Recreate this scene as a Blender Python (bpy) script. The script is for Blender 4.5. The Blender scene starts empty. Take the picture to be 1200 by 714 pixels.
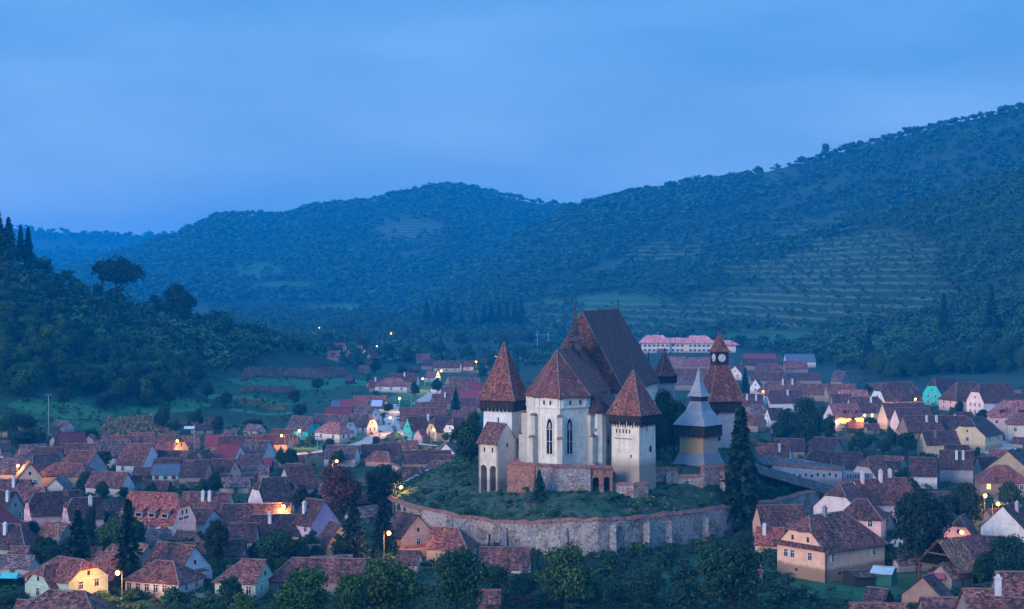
import bpy, bmesh, math, random
import numpy as np
from mathutils import Vector, Matrix

random.seed(7)
RNG = np.random.default_rng(11)
R = math.radians
SC = bpy.context.scene
COL = SC.collection
CAMZ, YH, F = 62.0, 327.0, 1925.0      # camera height, horizon row, focal length in photo pixels

# ------------------------------------------------------------------ camera, sky, light, exposure
cd = bpy.data.cameras.new('camera'); cam = bpy.data.objects.new('camera', cd); COL.objects.link(cam)
cam.location = (0, 0, CAMZ); cam.rotation_euler = (R(90), 0, 0)
cd.sensor_width = 36.0; cd.lens = 36.0 * F / 1200.0; cd.shift_y = -30.0 / 1200.0
cd.clip_start = 1.0; cd.clip_end = 30000.0
SC.camera = cam

SUN_EL, SUN_AZ = 16.0, 224.0           # behind the camera and to the left
w = bpy.data.worlds.new('World'); SC.world = w; w.use_nodes = True
nt = w.node_tree; N = nt.nodes; LK = nt.links
N.clear()
wo = N.new('ShaderNodeOutputWorld'); bg = N.new('ShaderNodeBackground'); LK.new(bg.outputs[0], wo.inputs[0])
sky = N.new('ShaderNodeTexSky'); sky.sky_type = 'NISHITA'; sky.sun_disc = False
sky.sun_elevation = R(SUN_EL); sky.sun_rotation = R(SUN_AZ); sky.air_density = 1.0; sky.dust_density = 1.5; sky.ozone_density = 3.0
# overcast evening: thin blue cloud sheet over the clear sky
tc = N.new('ShaderNodeTexCoord'); mp = N.new('ShaderNodeMapping'); mp.inputs['Scale'].default_value = (1.6, 1.6, 7.0)
mp.inputs['Rotation'].default_value = (0.0, R(14), 0.0)
LK.new(tc.outputs['Generated'], mp.inputs[0])
n1 = N.new('ShaderNodeTexNoise'); n1.inputs['Scale'].default_value = 1.7; n1.inputs['Detail'].default_value = 5; n1.inputs['Roughness'].default_value = .5
LK.new(mp.outputs[0], n1.inputs['Vector'])
rm = N.new('ShaderNodeMapRange'); rm.inputs[1].default_value = .36; rm.inputs[2].default_value = .66; rm.inputs[3].default_value = 0; rm.inputs[4].default_value = 1
LK.new(n1.outputs[0], rm.inputs[0])
cl = N.new('ShaderNodeMix'); cl.data_type = 'RGBA'
cl.inputs[6].default_value = (1.2, 3.9, 8.4, 1); cl.inputs[7].default_value = (2.5, 5.6, 10.5, 1)
LK.new(rm.outputs[0], cl.inputs[0])
mx = N.new('ShaderNodeMix'); mx.data_type = 'RGBA'; mx.inputs[0].default_value = .86
LK.new(sky.outputs[0], mx.inputs[6]); LK.new(cl.outputs[2], mx.inputs[7]); 
# an overcast sky is two to three times brighter overhead than at the skyline
sz = N.new('ShaderNodeSeparateXYZ'); LK.new(tc.outputs['Generated'], sz.inputs[0])
zr = N.new('ShaderNodeMapRange'); zr.inputs[1].default_value = .12; zr.inputs[2].default_value = .9; zr.inputs[3].default_value = 1.0; zr.inputs[4].default_value = 2.3; LK.new(sz.outputs[2], zr.inputs[0])
ov = N.new('ShaderNodeVectorMath'); ov.operation = 'SCALE'; LK.new(mx.outputs[2], ov.inputs[0]); LK.new(zr.outputs[0], ov.inputs['Scale'])

hr_ = N.new('ShaderNodeMapRange'); hr_.inputs[1].default_value = .0; hr_.inputs[2].default_value = .13; LK.new(sz.outputs[2], hr_.inputs[0])
pb = N.new('ShaderNodeMix'); pb.data_type = 'RGBA'; pb.inputs[6].default_value = (2.2, 1.45, 1.12, 1); pb.inputs[7].default_value = (1, 1, 1, 1); LK.new(hr_.outputs[0], pb.inputs[0])
fin = N.new('ShaderNodeVectorMath'); fin.operation = 'MULTIPLY'; LK.new(ov.outputs[0], fin.inputs[0]); LK.new(pb.outputs[2], fin.inputs[1])   # pale band along the skyline
LK.new(fin.outputs[0], bg.inputs[0])
bg.inputs[1].default_value = .046

sl = bpy.data.lights.new('sun', 'SUN'); so = bpy.data.objects.new('sun', sl); COL.objects.link(so)
sl.energy = 1.5; sl.angle = R(24); sl.color = (1.0, .86, .82)
_az = R(SUN_AZ)
_dir = Vector((math.sin(_az) * math.cos(R(SUN_EL)), math.cos(_az) * math.cos(R(SUN_EL)), math.sin(R(SUN_EL))))
so.rotation_euler = _dir.to_track_quat('Z', 'Y').to_euler(); so.location = (0, 0, 300)

vs = SC.view_settings; vs.view_transform = 'Standard'; vs.look = 'None'; vs.exposure = 1.04; vs.gamma = 1.0; vs.use_curve_mapping = False
cy = SC.cycles
cy.max_bounces = 4; cy.diffuse_bounces = 2; cy.glossy_bounces = 2; cy.transmission_bounces = 2; cy.volume_bounces = 1
cy.use_denoising = True; cy.use_adaptive_sampling = True; cy.adaptive_threshold = .02
cy.sample_clamp_indirect = 4.0

# ------------------------------------------------------------------ materials
def newmat(name):
    m = bpy.data.materials.new(name); m.use_nodes = True
    t = m.node_tree; t.nodes.clear()
    o = t.nodes.new('ShaderNodeOutputMaterial'); p = t.nodes.new('ShaderNodeBsdfPrincipled')
    t.links.new(p.outputs[0], o.inputs[0]); p.inputs['Roughness'].default_value = .85
    if 'Specular IOR Level' in p.inputs: p.inputs['Specular IOR Level'].default_value = .25
    return m, t, p
def nd(t, typ, **kw):
    n = t.nodes.new(typ)
    for k, v in kw.items():
        if isinstance(k, str) and k.startswith('i_'): n.inputs[k[2:].replace('_', ' ')].default_value = v
        else: setattr(n, k, v)
    return n
def noise(t, vec, scale, detail=3, rough=.55):
    n = nd(t, 'ShaderNodeTexNoise'); n.inputs['Scale'].default_value = scale; n.inputs['Detail'].default_value = detail
    n.inputs['Roughness'].default_value = rough
    if vec is not None: t.links.new(vec, n.inputs['Vector'])
    return n.outputs[0]
def ramp(t, val, a, b, lo=0., hi=1.):
    n = nd(t, 'ShaderNodeMapRange'); n.inputs[1].default_value = a; n.inputs[2].default_value = b
    n.inputs[3].default_value = lo; n.inputs[4].default_value = hi; t.links.new(val, n.inputs[0]); return n.outputs[0]
def mix(t, fac, a, b, mode='MIX'):
    n = nd(t, 'ShaderNodeMix', data_type='RGBA', blend_type=mode)
    for i, v in ((0, fac), (6, a), (7, b)):
        if hasattr(v, 'links'): t.links.new(v, n.inputs[i])
        elif i == 0: n.inputs[0].default_value = v
        else: n.inputs[i].default_value = (*v, 1) if len(v) == 3 else v
    return n.outputs[2]
def mul(t, a, b, op='MULTIPLY'):
    n = nd(t, 'ShaderNodeMath', operation=op)
    for i, v in ((0, a), (1, b)):
        if hasattr(v, 'links'): t.links.new(v, n.inputs[i])
        else: n.inputs[i].default_value = v
    return n.outputs[0]
def bump(t, p, h, dist=.05, strength=.6):
    b = nd(t, 'ShaderNodeBump'); b.inputs['Distance'].default_value = dist; b.inputs['Strength'].default_value = strength
    t.links.new(h, b.inputs['Height']); t.links.new(b.outputs[0], p.inputs['Normal'])
def vshift(t, vec):                    # every object reads a different piece of the texture
    oi = nd(t, 'ShaderNodeObjectInfo'); k = mul(t, oi.outputs['Random'], 173.0)
    a = nd(t, 'ShaderNodeVectorMath', operation='ADD'); t.links.new(vec, a.inputs[0]); t.links.new(k, a.inputs[1])
    return a.outputs[0], oi

def mat_roof(name, tile=(.5, .34), moss=.5, patch=.35, contrast=.85):
    m, t, p = newmat(name)
    tcn = nd(t, 'ShaderNodeTexCoord'); v, oi = vshift(t, tcn.outputs['UV'])
    br = nd(t, 'ShaderNodeTexBrick'); br.inputs['Scale'].default_value = 1.0
    br.inputs['Color1'].default_value = (.12, .12, .14, 1); br.inputs['Color2'].default_value = (2.7, 2.5, 2.4, 1); br.inputs['Mortar'].default_value = (.4, .4, .4, 1)
    br.inputs['Mortar Size'].default_value = .035; br.inputs['Brick Width'].default_value = tile[0]; br.inputs['Row Height'].default_value = tile[1]
    t.links.new(v, br.inputs['Vector'])
    c = mix(t, contrast, oi.outputs['Color'], br.outputs['Color'], 'MULTIPLY')
    big = noise(t, v, .33, 5, .65)
    c = mix(t, ramp(t, big, .48, .72, 0, moss), c, (.034, .031, .036))
    oth = noise(t, v, .21, 4, .7)
    c = mix(t, ramp(t, oth, .60, .66, 0, patch), c, (.24, .115, .085))
    mv = nd(t, 'ShaderNodeMapping'); mv.inputs['Scale'].default_value = (1.1, .13, 1); t.links.new(v, mv.inputs[0])
    stk = noise(t, mv.outputs[0], 1.0, 5, .7)
    c = mix(t, 1.0, c, mix(t, ramp(t, stk, .34, .66), (.5, .52, .58), (1.35, 1.25, 1.2)), 'MULTIPLY')
    fine = noise(t, v, 1.6, 4, .7)
    c = mix(t, 1.0, c, mix(t, ramp(t, fine, .3, .72), (.45, .45, .48), (1.5, 1.42, 1.38)), 'MULTIPLY')
    t.links.new(c, p.inputs['Base Color']); p.inputs['Roughness'].default_value = .8
    bump(t, p, br.outputs['Fac'], .04, .5)
    return m
def mat_metalroof(name):
    m, t, p = newmat(name)
    tcn = nd(t, 'ShaderNodeTexCoord'); v, oi = vshift(t, tcn.outputs['UV'])
    wv = nd(t, 'ShaderNodeTexWave'); wv.inputs['Scale'].default_value = .9; wv.inputs['Distortion'].default_value = .2
    t.links.new(v, wv.inputs['Vector'])
    n = noise(t, v, .5, 4)
    c = mix(t, 1.0, oi.outputs['Color'], mix(t, ramp(t, n, .35, .7), (.8, .8, .8), (1.15, 1.12, 1.1)), 'MULTIPLY')
    t.links.new(c, p.inputs['Base Color']); p.inputs['Roughness'].default_value = .55
    bump(t, p, wv.outputs['Fac'], .05, .5)
    return m
def mat_plaster(name, stain=.6, stainc=(.17, .13, .11), zlo=.6, zhi=2.0, grime=.45, streak=.35):
    m, t, p = newmat(name)
    tcn = nd(t, 'ShaderNodeTexCoord'); v, oi = vshift(t, tcn.outputs['Object'])
    n = noise(t, v, .55, 5, .65); n2 = noise(t, v, 2.3, 4, .65)
    c = mix(t, 1.0, oi.outputs['Color'], mix(t, ramp(t, n, .35, .7), (.78, .77, .78), (1.06, 1.06, 1.06)), 'MULTIPLY')
    c = mix(t, ramp(t, n2, .56, .72, 0, grime), c, (.22, .2, .19))
    mv = nd(t, 'ShaderNodeMapping'); mv.inputs['Scale'].default_value = (1.3, 1.3, .10); t.links.new(v, mv.inputs[0]); stk = noise(t, mv.outputs[0], 1.0, 5, .7)
    c = mix(t, ramp(t, stk, .52, .70, 0, streak), c, (.24, .22, .20))
    sx = nd(t, 'ShaderNodeSeparateXYZ'); t.links.new(tcn.outputs['Object'], sx.inputs[0])
    hz = mul(t, sx.outputs[2], mul(t, n, 2.2), 'SUBTRACT')
    f = ramp(t, hz, zlo - 1.1, zhi - 1.1, stain, 0)
    c = mix(t, f, c, stainc)
    t.links.new(c, p.inputs['Base Color']); p.inputs['Roughness'].default_value = .92
    bump(t, p, n2, .04, .4)
    return m
def mat_stone(name, ca, cb, cm, scale=.55, brick=True, plaster=None):
    m, t, p = newmat(name)
    tcn = nd(t, 'ShaderNodeTexCoord'); v = tcn.outputs['Object']
    vo = nd(t, 'ShaderNodeTexVoronoi'); vo.inputs['Scale'].default_value = 1 / scale; t.links.new(v, vo.inputs['Vector'])
    n = noise(t, v, .35, 5, .7)
    sx = nd(t, 'ShaderNodeSeparateColor'); t.links.new(vo.outputs['Color'], sx.inputs[0])
    c = mix(t, sx.outputs[0], ca, cb)
    c = mix(t, ramp(t, n, .5, .62, 0, .8), c, cm)
    if plaster:
        n3 = noise(t, v, .27, 7, .75)
        c = mix(t, ramp(t, n3, .45, .50, 0, .95), c, plaster)
    n2 = noise(t, v, 1.9, 4, .7)
    c = mix(t, 1.0, c, mix(t, ramp(t, n2, .35, .65), (.42, .42, .45), (1.25, 1.25, 1.25)), 'MULTIPLY')
    t.links.new(c, p.inputs['Base Color']); bump(t, p, vo.outputs['Distance'], .06, .5)
    return m
def mat_plain(name, c, rough=.7, spread=.25, scale=1.5, emit=0, metal=0):
    m, t, p = newmat(name)
    tcn = nd(t, 'ShaderNodeTexCoord'); n = noise(t, tcn.outputs['Object'], scale, 4)
    cc = mix(t, ramp(t, n, .3, .7), tuple(x * (1 - spread) for x in c), tuple(min(1, x * (1 + spread)) for x in c))
    t.links.new(cc, p.inputs['Base Color']); p.inputs['Roughness'].default_value = rough; p.inputs['Metallic'].default_value = metal
    if emit:
        p.inputs['Emission Color'].default_value = (*c, 1); p.inputs['Emission Strength'].default_value = emit
    return m
def mat_objcol(name, rough=.7):
    m, t, p = newmat(name)
    tcn = nd(t, 'ShaderNodeTexCoord'); v, oi = vshift(t, tcn.outputs['Object']); n = noise(t, v, 1.2, 4)
    c = mix(t, 1.0, oi.outputs['Color'], mix(t, ramp(t, n, .3, .7), (.8, .8, .8), (1.12, 1.12, 1.12)), 'MULTIPLY')
    t.links.new(c, p.inputs['Base Color']); p.inputs['Roughness'].default_value = rough
    return m
def mat_wood(name, c, c2):
    m, t, p = newmat(name)
    tcn = nd(t, 'ShaderNodeTexCoord'); mp_ = nd(t, 'ShaderNodeMapping'); mp_.inputs['Scale'].default_value = (3.2, 3.2, .12)
    t.links.new(tcn.outputs['Object'], mp_.inputs[0]); n = noise(t, mp_.outputs[0], 1.0, 5, .6)
    t.links.new(mix(t, ramp(t, n, .3, .7), c, c2), p.inputs['Base Color']); bump(t, p, n, .03, .5)
    return m
def mat_leaf(name, lo=(.06, .17, .19), hi=(1.25, 2.05, 1.2)):  # default dark and bright tints put leaf self-shade and highlights into the colour
    m, t, p = newmat(name)
    oi = nd(t, 'ShaderNodeObjectInfo'); at_ = nd(t, 'ShaderNodeAttribute'); at_.attribute_name = 'tint'
    c = mix(t, at_.outputs['Fac'], lo, hi)
    c = mix(t, 1.0, oi.outputs['Color'], c, 'MULTIPLY')
    t.links.new(c, p.inputs['Base Color']); p.inputs['Roughness'].default_value = .75
    return m

M = dict(
    tile=mat_roof('roof_tiles', (.5, .34), .6, .45), tileold=mat_roof('old_roof_tiles', (.55, .36), .75, .6), tilenew=mat_roof('new_roof_tiles', (.4, .32), .12, .0),
    tower_tile=mat_roof('tower_tiles', (.42, .31), .4, .25, .72), metal=mat_metalroof('sheet_roof'),
    plaster=mat_plaster('plaster'), peel=mat_plaster('peeling_plaster', .9, (.26, .16, .10), 2.2, 2.9, .2, .12),
    peelhigh=mat_plaster('peeling_tower_plaster', .8, (.24, .18, .15), 5.2, 7.6, .4, .5),
    church=mat_plaster('church_plaster', .45, (.25, .22, .2), .3, 2.8, .6, .55),
    ridge=mat_plain('ridge_mortar', (.22, .155, .15), .9, .3, 2.0), glass=mat_plain('window_glass', (.010, .013, .018), .15, .2),
    frame=mat_objcol('painted_frame', .6), cement=mat_plain('cement', (.55, .56, .6), .9, .25, 2.0),
    stone=mat_stone('rubble_stone', (.15, .135, .125), (.33, .31, .30), (.20, .115, .085), .6, plaster=(.37, .335, .315)),
    brick=mat_stone('old_brick', (.26, .12, .085), (.40, .21, .16), (.17, .12, .1), .4),
    rubble=mat_stone('patched_stone', (.25, .22, .21), (.4, .38, .38), (.27, .13, .10), .5),
    cap=mat_stone('coping_tiles', (.24, .085, .06), (.36, .15, .12), (.14, .07, .06), .35),
    darkwood=mat_wood('dark_timber', (.02, .017, .018), (.045, .038, .036)), wood=mat_wood('timber', (.10, .06, .035), (.17, .11, .065)),
    palewood=mat_wood('new_boards', (.42, .27, .13), (.56, .38, .2)), pinkwood=mat_wood('weathered_boards', (.46, .33, .27), (.6, .44, .37)),
    shingle=mat_roof('grey_shingles', (.35, .45), .3, .0, .5), slate=mat_roof('dark_shingles', (.35, .45), .3, .0),
    iron=mat_plain('iron', (.03, .03, .035), .5, .2), bark=mat_wood('bark', (.03, .022, .018), (.06, .045, .035)),
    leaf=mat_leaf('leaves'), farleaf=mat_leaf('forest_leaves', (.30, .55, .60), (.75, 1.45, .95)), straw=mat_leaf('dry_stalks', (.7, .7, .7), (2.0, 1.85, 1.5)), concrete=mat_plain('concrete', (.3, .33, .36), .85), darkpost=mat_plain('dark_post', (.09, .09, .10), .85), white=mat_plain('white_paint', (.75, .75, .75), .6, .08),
    black=mat_plain('black_paint', (.015, .015, .015), .5), lamp=mat_plain('sodium_lamp', (1.0, .36, .06), .4, 0, 1, 3.2), lit=mat_plain('lit_window', (1.0, .45, .1), .5, .3, 2.5, 1.6),
    objcol=mat_objcol('paint'), solar=mat_plain('solar_panel', (.02, .03, .08), .2), rubber=mat_plain('rubber', (.01, .01, .01), .8),
)

# ------------------------------------------------------------------ mesh helpers
class MB:
    def __init__(s): s.v = []; s.f = []; s.m = []
    def poly(s, pts, mi=0):
        i = len(s.v); s.v += [tuple(p) for p in pts]; s.f.append(tuple(range(i, i + len(pts)))); s.m.append(mi)
    def box(s, c, size, rz=0, mi=0, taper=1.0):
        hx, hy, hz = size[0] / 2, size[1] / 2, size[2] / 2; co, si = math.cos(rz), math.sin(rz); i = len(s.v)
        for z in (-hz, hz):
            k = taper if z > 0 else 1
            for x, y in ((-hx, -hy), (hx, -hy), (hx, hy), (-hx, hy)):
                x2, y2 = x * k, y * k
                s.v.append((c[0] + x2 * co - y2 * si, c[1] + x2 * si + y2 * co, c[2] + z))
        for q in ((0, 3, 2, 1), (4, 5, 6, 7), (0, 1, 5, 4), (1, 2, 6, 5), (2, 3, 7, 6), (3, 0, 4, 7)):
            s.f.append(tuple(i + k for k in q)); s.m.append(mi)
    def beam(s, p, q, w_, h_, mi=0):
        p, q = Vector(p), Vector(q); d = (q - p)
        if d.length < 1e-6: return
        d.normalize(); side = d.cross(Vector((0, 0, 1)))
        if side.length < 1e-4: side = Vector((1, 0, 0))
        side.normalize(); up = side.cross(d); i = len(s.v)
        for b in (p, q):
            for a, c in ((-1, -1), (1, -1), (1, 1), (-1, 1)): s.v.append(tuple(b + side * a * w_ / 2 + up * c * h_ / 2))
        for k in ((3, 2, 1, 0), (4, 5, 6, 7), (0, 1, 5, 4), (1, 2, 6, 5), (2, 3, 7, 6), (3, 0, 4, 7)):
            s.f.append(tuple(i + j for j in k)); s.m.append(mi)
    def loft(s, rings, mi=0, capb=True, capt=True):
        n = len(rings[0]); i0 = len(s.v)
        for r in rings: s.v += [tuple(p) for p in r]
        for a in range(len(rings) - 1):
            for k in range(n):
                k2 = (k + 1) % n
                s.f.append((i0 + a * n + k, i0 + a * n + k2, i0 + (a + 1) * n + k2, i0 + (a + 1) * n + k)); s.m.append(mi)
        if capb: s.f.append(tuple(i0 + k for k in reversed(range(n)))); s.m.append(mi)
        if capt: s.f.append(tuple(i0 + (len(rings) - 1) * n + k for k in range(n))); s.m.append(mi)
    def prism(s, pts, z0, z1, mi=0): s.loft([[(x, y, z0) for x, y in pts], [(x, y, z1) for x, y in pts]], mi)
    def tube(s, pts, rad, n=8, mi=0):
        rings = []
        for k, p in enumerate(pts):
            p = Vector(p); d = (Vector(pts[min(k + 1, len(pts) - 1)]) - Vector(pts[max(k - 1, 0)])).normalized()
            a = d.cross(Vector((.31, .17, .93)));
            if a.length < .05: a = d.cross(Vector((1, 0, 0)))
            a.normalize(); b = d.cross(a); r_ = rad[k] if isinstance(rad, (list, tuple)) else rad
            rings.append([tuple(p + (a * math.cos(u) + b * math.sin(u)) * r_) for u in [2 * math.pi * j / n for j in range(n)]])
        s.loft(rings, mi)
    def mesh(s, name, mats, uv=False, smooth=False):
        me = bpy.data.meshes.new(name); me.from_pydata(s.v, [], s.f)
        for m in (mats if isinstance(mats, (list, tuple)) else [mats]): me.materials.append(m)
        me.polygons.foreach_set('material_index', s.m)
        if smooth: me.polygons.foreach_set('use_smooth', [True] * len(s.f))
        if uv: slope_uv(me)
        me.update(); return me
    def build(s, name, mats, parent=None, color=None, uv=False, smooth=False, world=False):
        if world and parent is not None:
            L = parent.location; s.v = [(x - L[0], y - L[1], z - L[2]) for x, y, z in s.v]
        return link(name, s.mesh(name, mats, uv, smooth), parent, color)
def slope_uv(me):
    me.update(); uvl = me.uv_layers.new(name='UVMap')
    for p in me.polygons:
        n = p.normal; u = Vector((0, 0, 1)).cross(n)
        if u.length < .05: u = Vector((1, 0, 0))
        u.normalize(); vv = n.cross(u)
        for li in p.loop_indices:
            co = me.vertices[me.loops[li].vertex_index].co; uvl.data[li].uv = (co.dot(u), co.dot(vv))
def link(name, me, parent=None, color=None):
    o = bpy.data.objects.new(name, me); COL.objects.link(o)
    if parent is not None: o.parent = parent
    if color is not None: o.color = (*color[:3], 1)
    return o
def tag(o, label, cat, group=None, kind=None):
    if label: o['label'] = label
    if cat: o['category'] = cat
    if group: o['group'] = group
    if kind: o['kind'] = kind
    return o
def empty(name, loc, rz=0, label=None, cat=None, group=None):
    o = bpy.data.objects.new(name, None); COL.objects.link(o); o.location = loc; o.rotation_euler = (0, 0, rz); o.empty_display_size = .5
    return tag(o, label, cat, group)
def struct(o): o['kind'] = 'structure'; return o

# ------------------------------------------------------------------ terrain
def sstep(a, b, x): t = np.clip((x - a) / (b - a), 0, 1); return t * t * (3 - 2 * t)
_ND = [(RNG.uniform(0, 6.28), RNG.uniform(0, 6.28), 2 ** RNG.uniform(0, 3.4)) for _ in range(22)]
def snoise(x, y, wl):
    s = np.zeros_like(np.asarray(x, float)); tot = 0
    for th, ph, k in _ND:
        a = 1 / k ** .9; s = s + a * np.sin((x * math.cos(th) + y * math.sin(th)) * k * 2 * math.pi / wl + ph); tot += a * a
    return s / math.sqrt(tot / 2) * .5
def crest(pts, tree=9.0):               # (photo column, photo row, distance) -> columns, distances, heights
    px = [p[0] for p in pts]; d = [p[2] for p in pts]; z = [CAMZ + (YH - p[1]) * p[2] / F - tree for p in pts]
    return np.array(px, float), np.array(d, float), np.array(z, float)
HILLS = [   # crest, foot (column, distance), fall-off behind, profile power
    (crest([(-500, 215, 880), (-300, 225, 880), (-100, 240, 900), (0, 272, 900), (50, 300, 910), (100, 327, 930), (150, 342, 945), (200, 354, 960), (250, 366, 980), (300, 378, 1000), (350, 391, 1050), (400, 405, 1100), (450, 412, 1150), (480, 420, 1200)], 11),
     ([-500, 0, 100, 200, 300, 400, 480], [480, 600, 632, 668, 728, 960, 1150]), 600, 1.35),
    (crest([(640, 372, 2050), (700, 358, 2050), (750, 345, 2020), (800, 330, 2000), (850, 315, 1950), (900, 300, 1900), (950, 280, 1850), (1000, 262, 1800), (1040, 256, 1760), (1100, 236, 1700), (1150, 220, 1650), (1200, 205, 1600), (1500, 120, 1400), (1800, 60, 1300)], 8),
     ([600, 700, 800, 900, 1000, 1200, 1500], [1700, 1600, 1480, 1330, 1080, 960, 800]), 500, 1.1),
    (crest([(440, 364, 2450), (500, 340, 2500), (550, 310, 2600), (600, 280, 2700), (640, 256, 2750), (670, 240, 2800), (700, 231, 2780), (760, 222, 2750), (800, 216, 2700), (850, 209, 2650), (900, 198, 2600), (940, 188, 2550), (1000, 172, 2500), (1100, 149, 2400), (1200, 125, 2300), (1500, 60, 2100), (1800, 20, 2000)], 9),
     ([440, 600, 700, 1200, 1800], [2150, 1750, 1650, 1500, 1200]), 900, 1.15),
    (crest([(-100, 335, 3700), (60, 318, 3700), (150, 290, 3700), (210, 271, 3700), (250, 250, 3700), (270, 248, 3700), (330, 250, 3700), (370, 239, 3700), (440, 232, 3700), (490, 219, 3700), (525, 213, 3700), (570, 222, 3700), (630, 234, 3700), (665, 238, 3700), (720, 248, 3700), (800, 275, 3700), (1000, 300, 3700)], 8),
     ([-200, 1000], [2450, 2500]), 1200, 1.05),
    (crest([(-500, 240, 5800), (-200, 255, 5800), (20, 265, 5800), (60, 270, 5800), (100, 270, 5800), (150, 274, 5800), (210, 272, 5800), (300, 282, 5800), (500, 290, 5800), (1200, 280, 5800), (1800, 260, 5800)], 8),
     ([-500, 1800], [4300, 4300]), 1500, 1.0),
]
def ground(x, y):
    x = np.asarray(x, float); y = np.asarray(y, float)
    px = x / np.maximum(y, 150) * F + 600
    fl = .018 * np.maximum(0, y - 1300) + np.maximum(0, 305 - y) * .155
    fl = fl + 4 * sstep(550, 720, y) * sstep(950, 1080, px) + 5 * sstep(800, 1250, y) * sstep(660, 780, px)
    fl = fl + .5 * snoise(x, y, 160) * sstep(300, 360, y)
    acc = np.zeros_like(fl)
    for i, ((cp, cd_, cz), (fp, fd), back, pw) in enumerate(HILLS):
        dc = np.interp(px, cp, cd_); zc = np.interp(px, cp, cz); df = np.interp(px, fp, fd)
        base = .018 * np.maximum(0, dc - 1300)
        h = np.maximum(0, zc - base)
        if i in (1, 2): h = h * sstep(cp[0] - 60, cp[0] + 60, px)
        if i == 0: h = h * (1 - sstep(430, 490, px))
        if i == 3: h = h * sstep(-300, 100, px + 200)
        t = np.clip((y - df) / (dc - df), 0, 1); fr = t ** pw
        fr = fr * (1 - .0) ; bk = 1 - sstep(0, 1, (y - dc) / back)
        prof = np.where(y <= dc, fr, bk)
        hh = h * prof
        rel = snoise(x + 311 * i, y * 1.0 + 97 * i, 420 + 180 * i) * .055 * h * np.sin(np.pi * np.clip(t, 0, 1)) ** 1 
        hh = np.maximum(0, hh + rel * (y <= dc))
        acc = acc + hh ** 4
    return fl + acc ** .25
def g1(x, y): return float(ground(np.array([x]), np.array([y]))[0])

# citadel mound: ring polygon under the outer wall, plateau behind the inner wall
def P(px, d): return ((px - 600) / F * d, d)
def zof(py, d): return CAMZ + (YH - py) * d / F
RING = [(452, 452, 577), (457, 438, 582), (464, 426, 587), (478, 413, 592), (497, 402, 597), (530, 393, 604), (570, 385, 611), (605, 378, 613), (640, 372, 612), (670, 370, 611), (700, 369.5, 610), (730, 373, 608), (760, 378, 606), (800, 386, 602), (830, 394, 598), (858, 403, 594), (885, 409, 592), (925, 420, 583), (960, 433, 575), (995, 448, 566)]
RINGW = [P(a, b) + (zof(c, b),) for a, b, c in RING]
RINGB = [P(1000, 470) + (6,), P(950, 505) + (6,), P(850, 530) + (6,), P(720, 535) + (6,), P(600, 520) + (6,), P(500, 490) + (5,)]
POLY = RINGW[:17] + [P(905, 424) + (5.0,), P(915, 440) + (6.0,), P(912, 470) + (6.0,), P(900, 510) + (6.0,)] + RINGB[2:]
PLAT = [P(603, 410), P(610, 404), P(629, 387), P(691, 386.8), P(692, 390.5), P(719, 391), P(721, 396), P(742, 394.5), P(766, 403), P(800, 404), P(822, 404), P(862, 411), P(880, 425), P(885, 460), P(850, 495), P(750, 510), P(650, 505), P(580, 480), P(562, 445), P(572, 414)]
MC = (24.0, 430.0)
def ray_poly(th, poly):
    dx, dy = math.cos(th), math.sin(th); best = None
    for k in range(len(poly)):
        a, b = poly[k], poly[(k + 1) % len(poly)]
        ex, ey = b[0] - a[0], b[1] - a[1]; den = dx * ey - dy * ex
        if abs(den) < 1e-9: continue
        ax, ay = a[0] - MC[0], a[1] - MC[1]
        t = (ax * ey - ay * ex) / den; u = (ax * dy - ay * dx) / den
        if t > 0 and -1e-6 <= u <= 1 + 1e-6:
            z = a[2] + (b[2] - a[2]) * u if len(a) > 2 else 0
            if best is None or t > best[0]: best = (t, z)
    return best
NTH = 400
_TR = [ray_poly(-math.pi + 2 * math.pi * k / NTH, POLY) for k in range(NTH)]
_TP = [ray_poly(-math.pi + 2 * math.pi * k / NTH, PLAT)[0] for k in range(NTH)]
def mound(x, y):
    dx, dy = x - MC[0], y - MC[1]; r = math.hypot(dx, dy); th = math.atan2(dy, dx)
    k = (th + math.pi) / (2 * math.pi) * NTH; k0 = int(k) % NTH; k1 = (k0 + 1) % NTH; u = k - int(k)
    Rr = _TR[k0][0] * (1 - u) + _TR[k1][0] * u; zr = _TR[k0][1] * (1 - u) + _TR[k1][1] * u - .7
    Rp = _TP[k0] * (1 - u) + _TP[k1] * u
    if r > Rr: return None
    if r < Rp: return 15.6
    if r < Rp + .5: return 15.6 + (12.4 - 15.6) * (r - Rp) / .5
    t = (r - Rp - .5) / max(.5, Rr - Rp - .5)
    return 12.4 + (zr - 12.4) * t ** 1.5 + .35 * math.sin(x * .9 + y * .4) * math.sin(y * .7) * math.sin(math.pi * min(1, t))
def gz(x, y):
    m = mound(x, y); g = g1(x, y)
    return g if m is None else max(g, m)
_DG = np.geomspace(180., 6000., 700)
def at(px, py, h=0.0):                 # the point where the sight line through a photo pixel is h above the ground
    k = (px - 600) / F; f_ = CAMZ + (YH - py) * _DG / F - ground(k * _DG, _DG) - h
    i = int(np.argmax(f_ <= 0)) if (f_ <= 0).any() else len(_DG) - 1
    if i == 0: return (k * _DG[0], float(_DG[0]))
    a, b = _DG[i - 1], _DG[i]; u = f_[i - 1] / (f_[i - 1] - f_[i]) if f_[i - 1] != f_[i] else 1.0
    d = float(a + (b - a) * min(1, max(0, u))); return (k * d, d)

def proj(x, y, z): return 600 + x / y * F, YH - (z - CAMZ) / y * F

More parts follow.
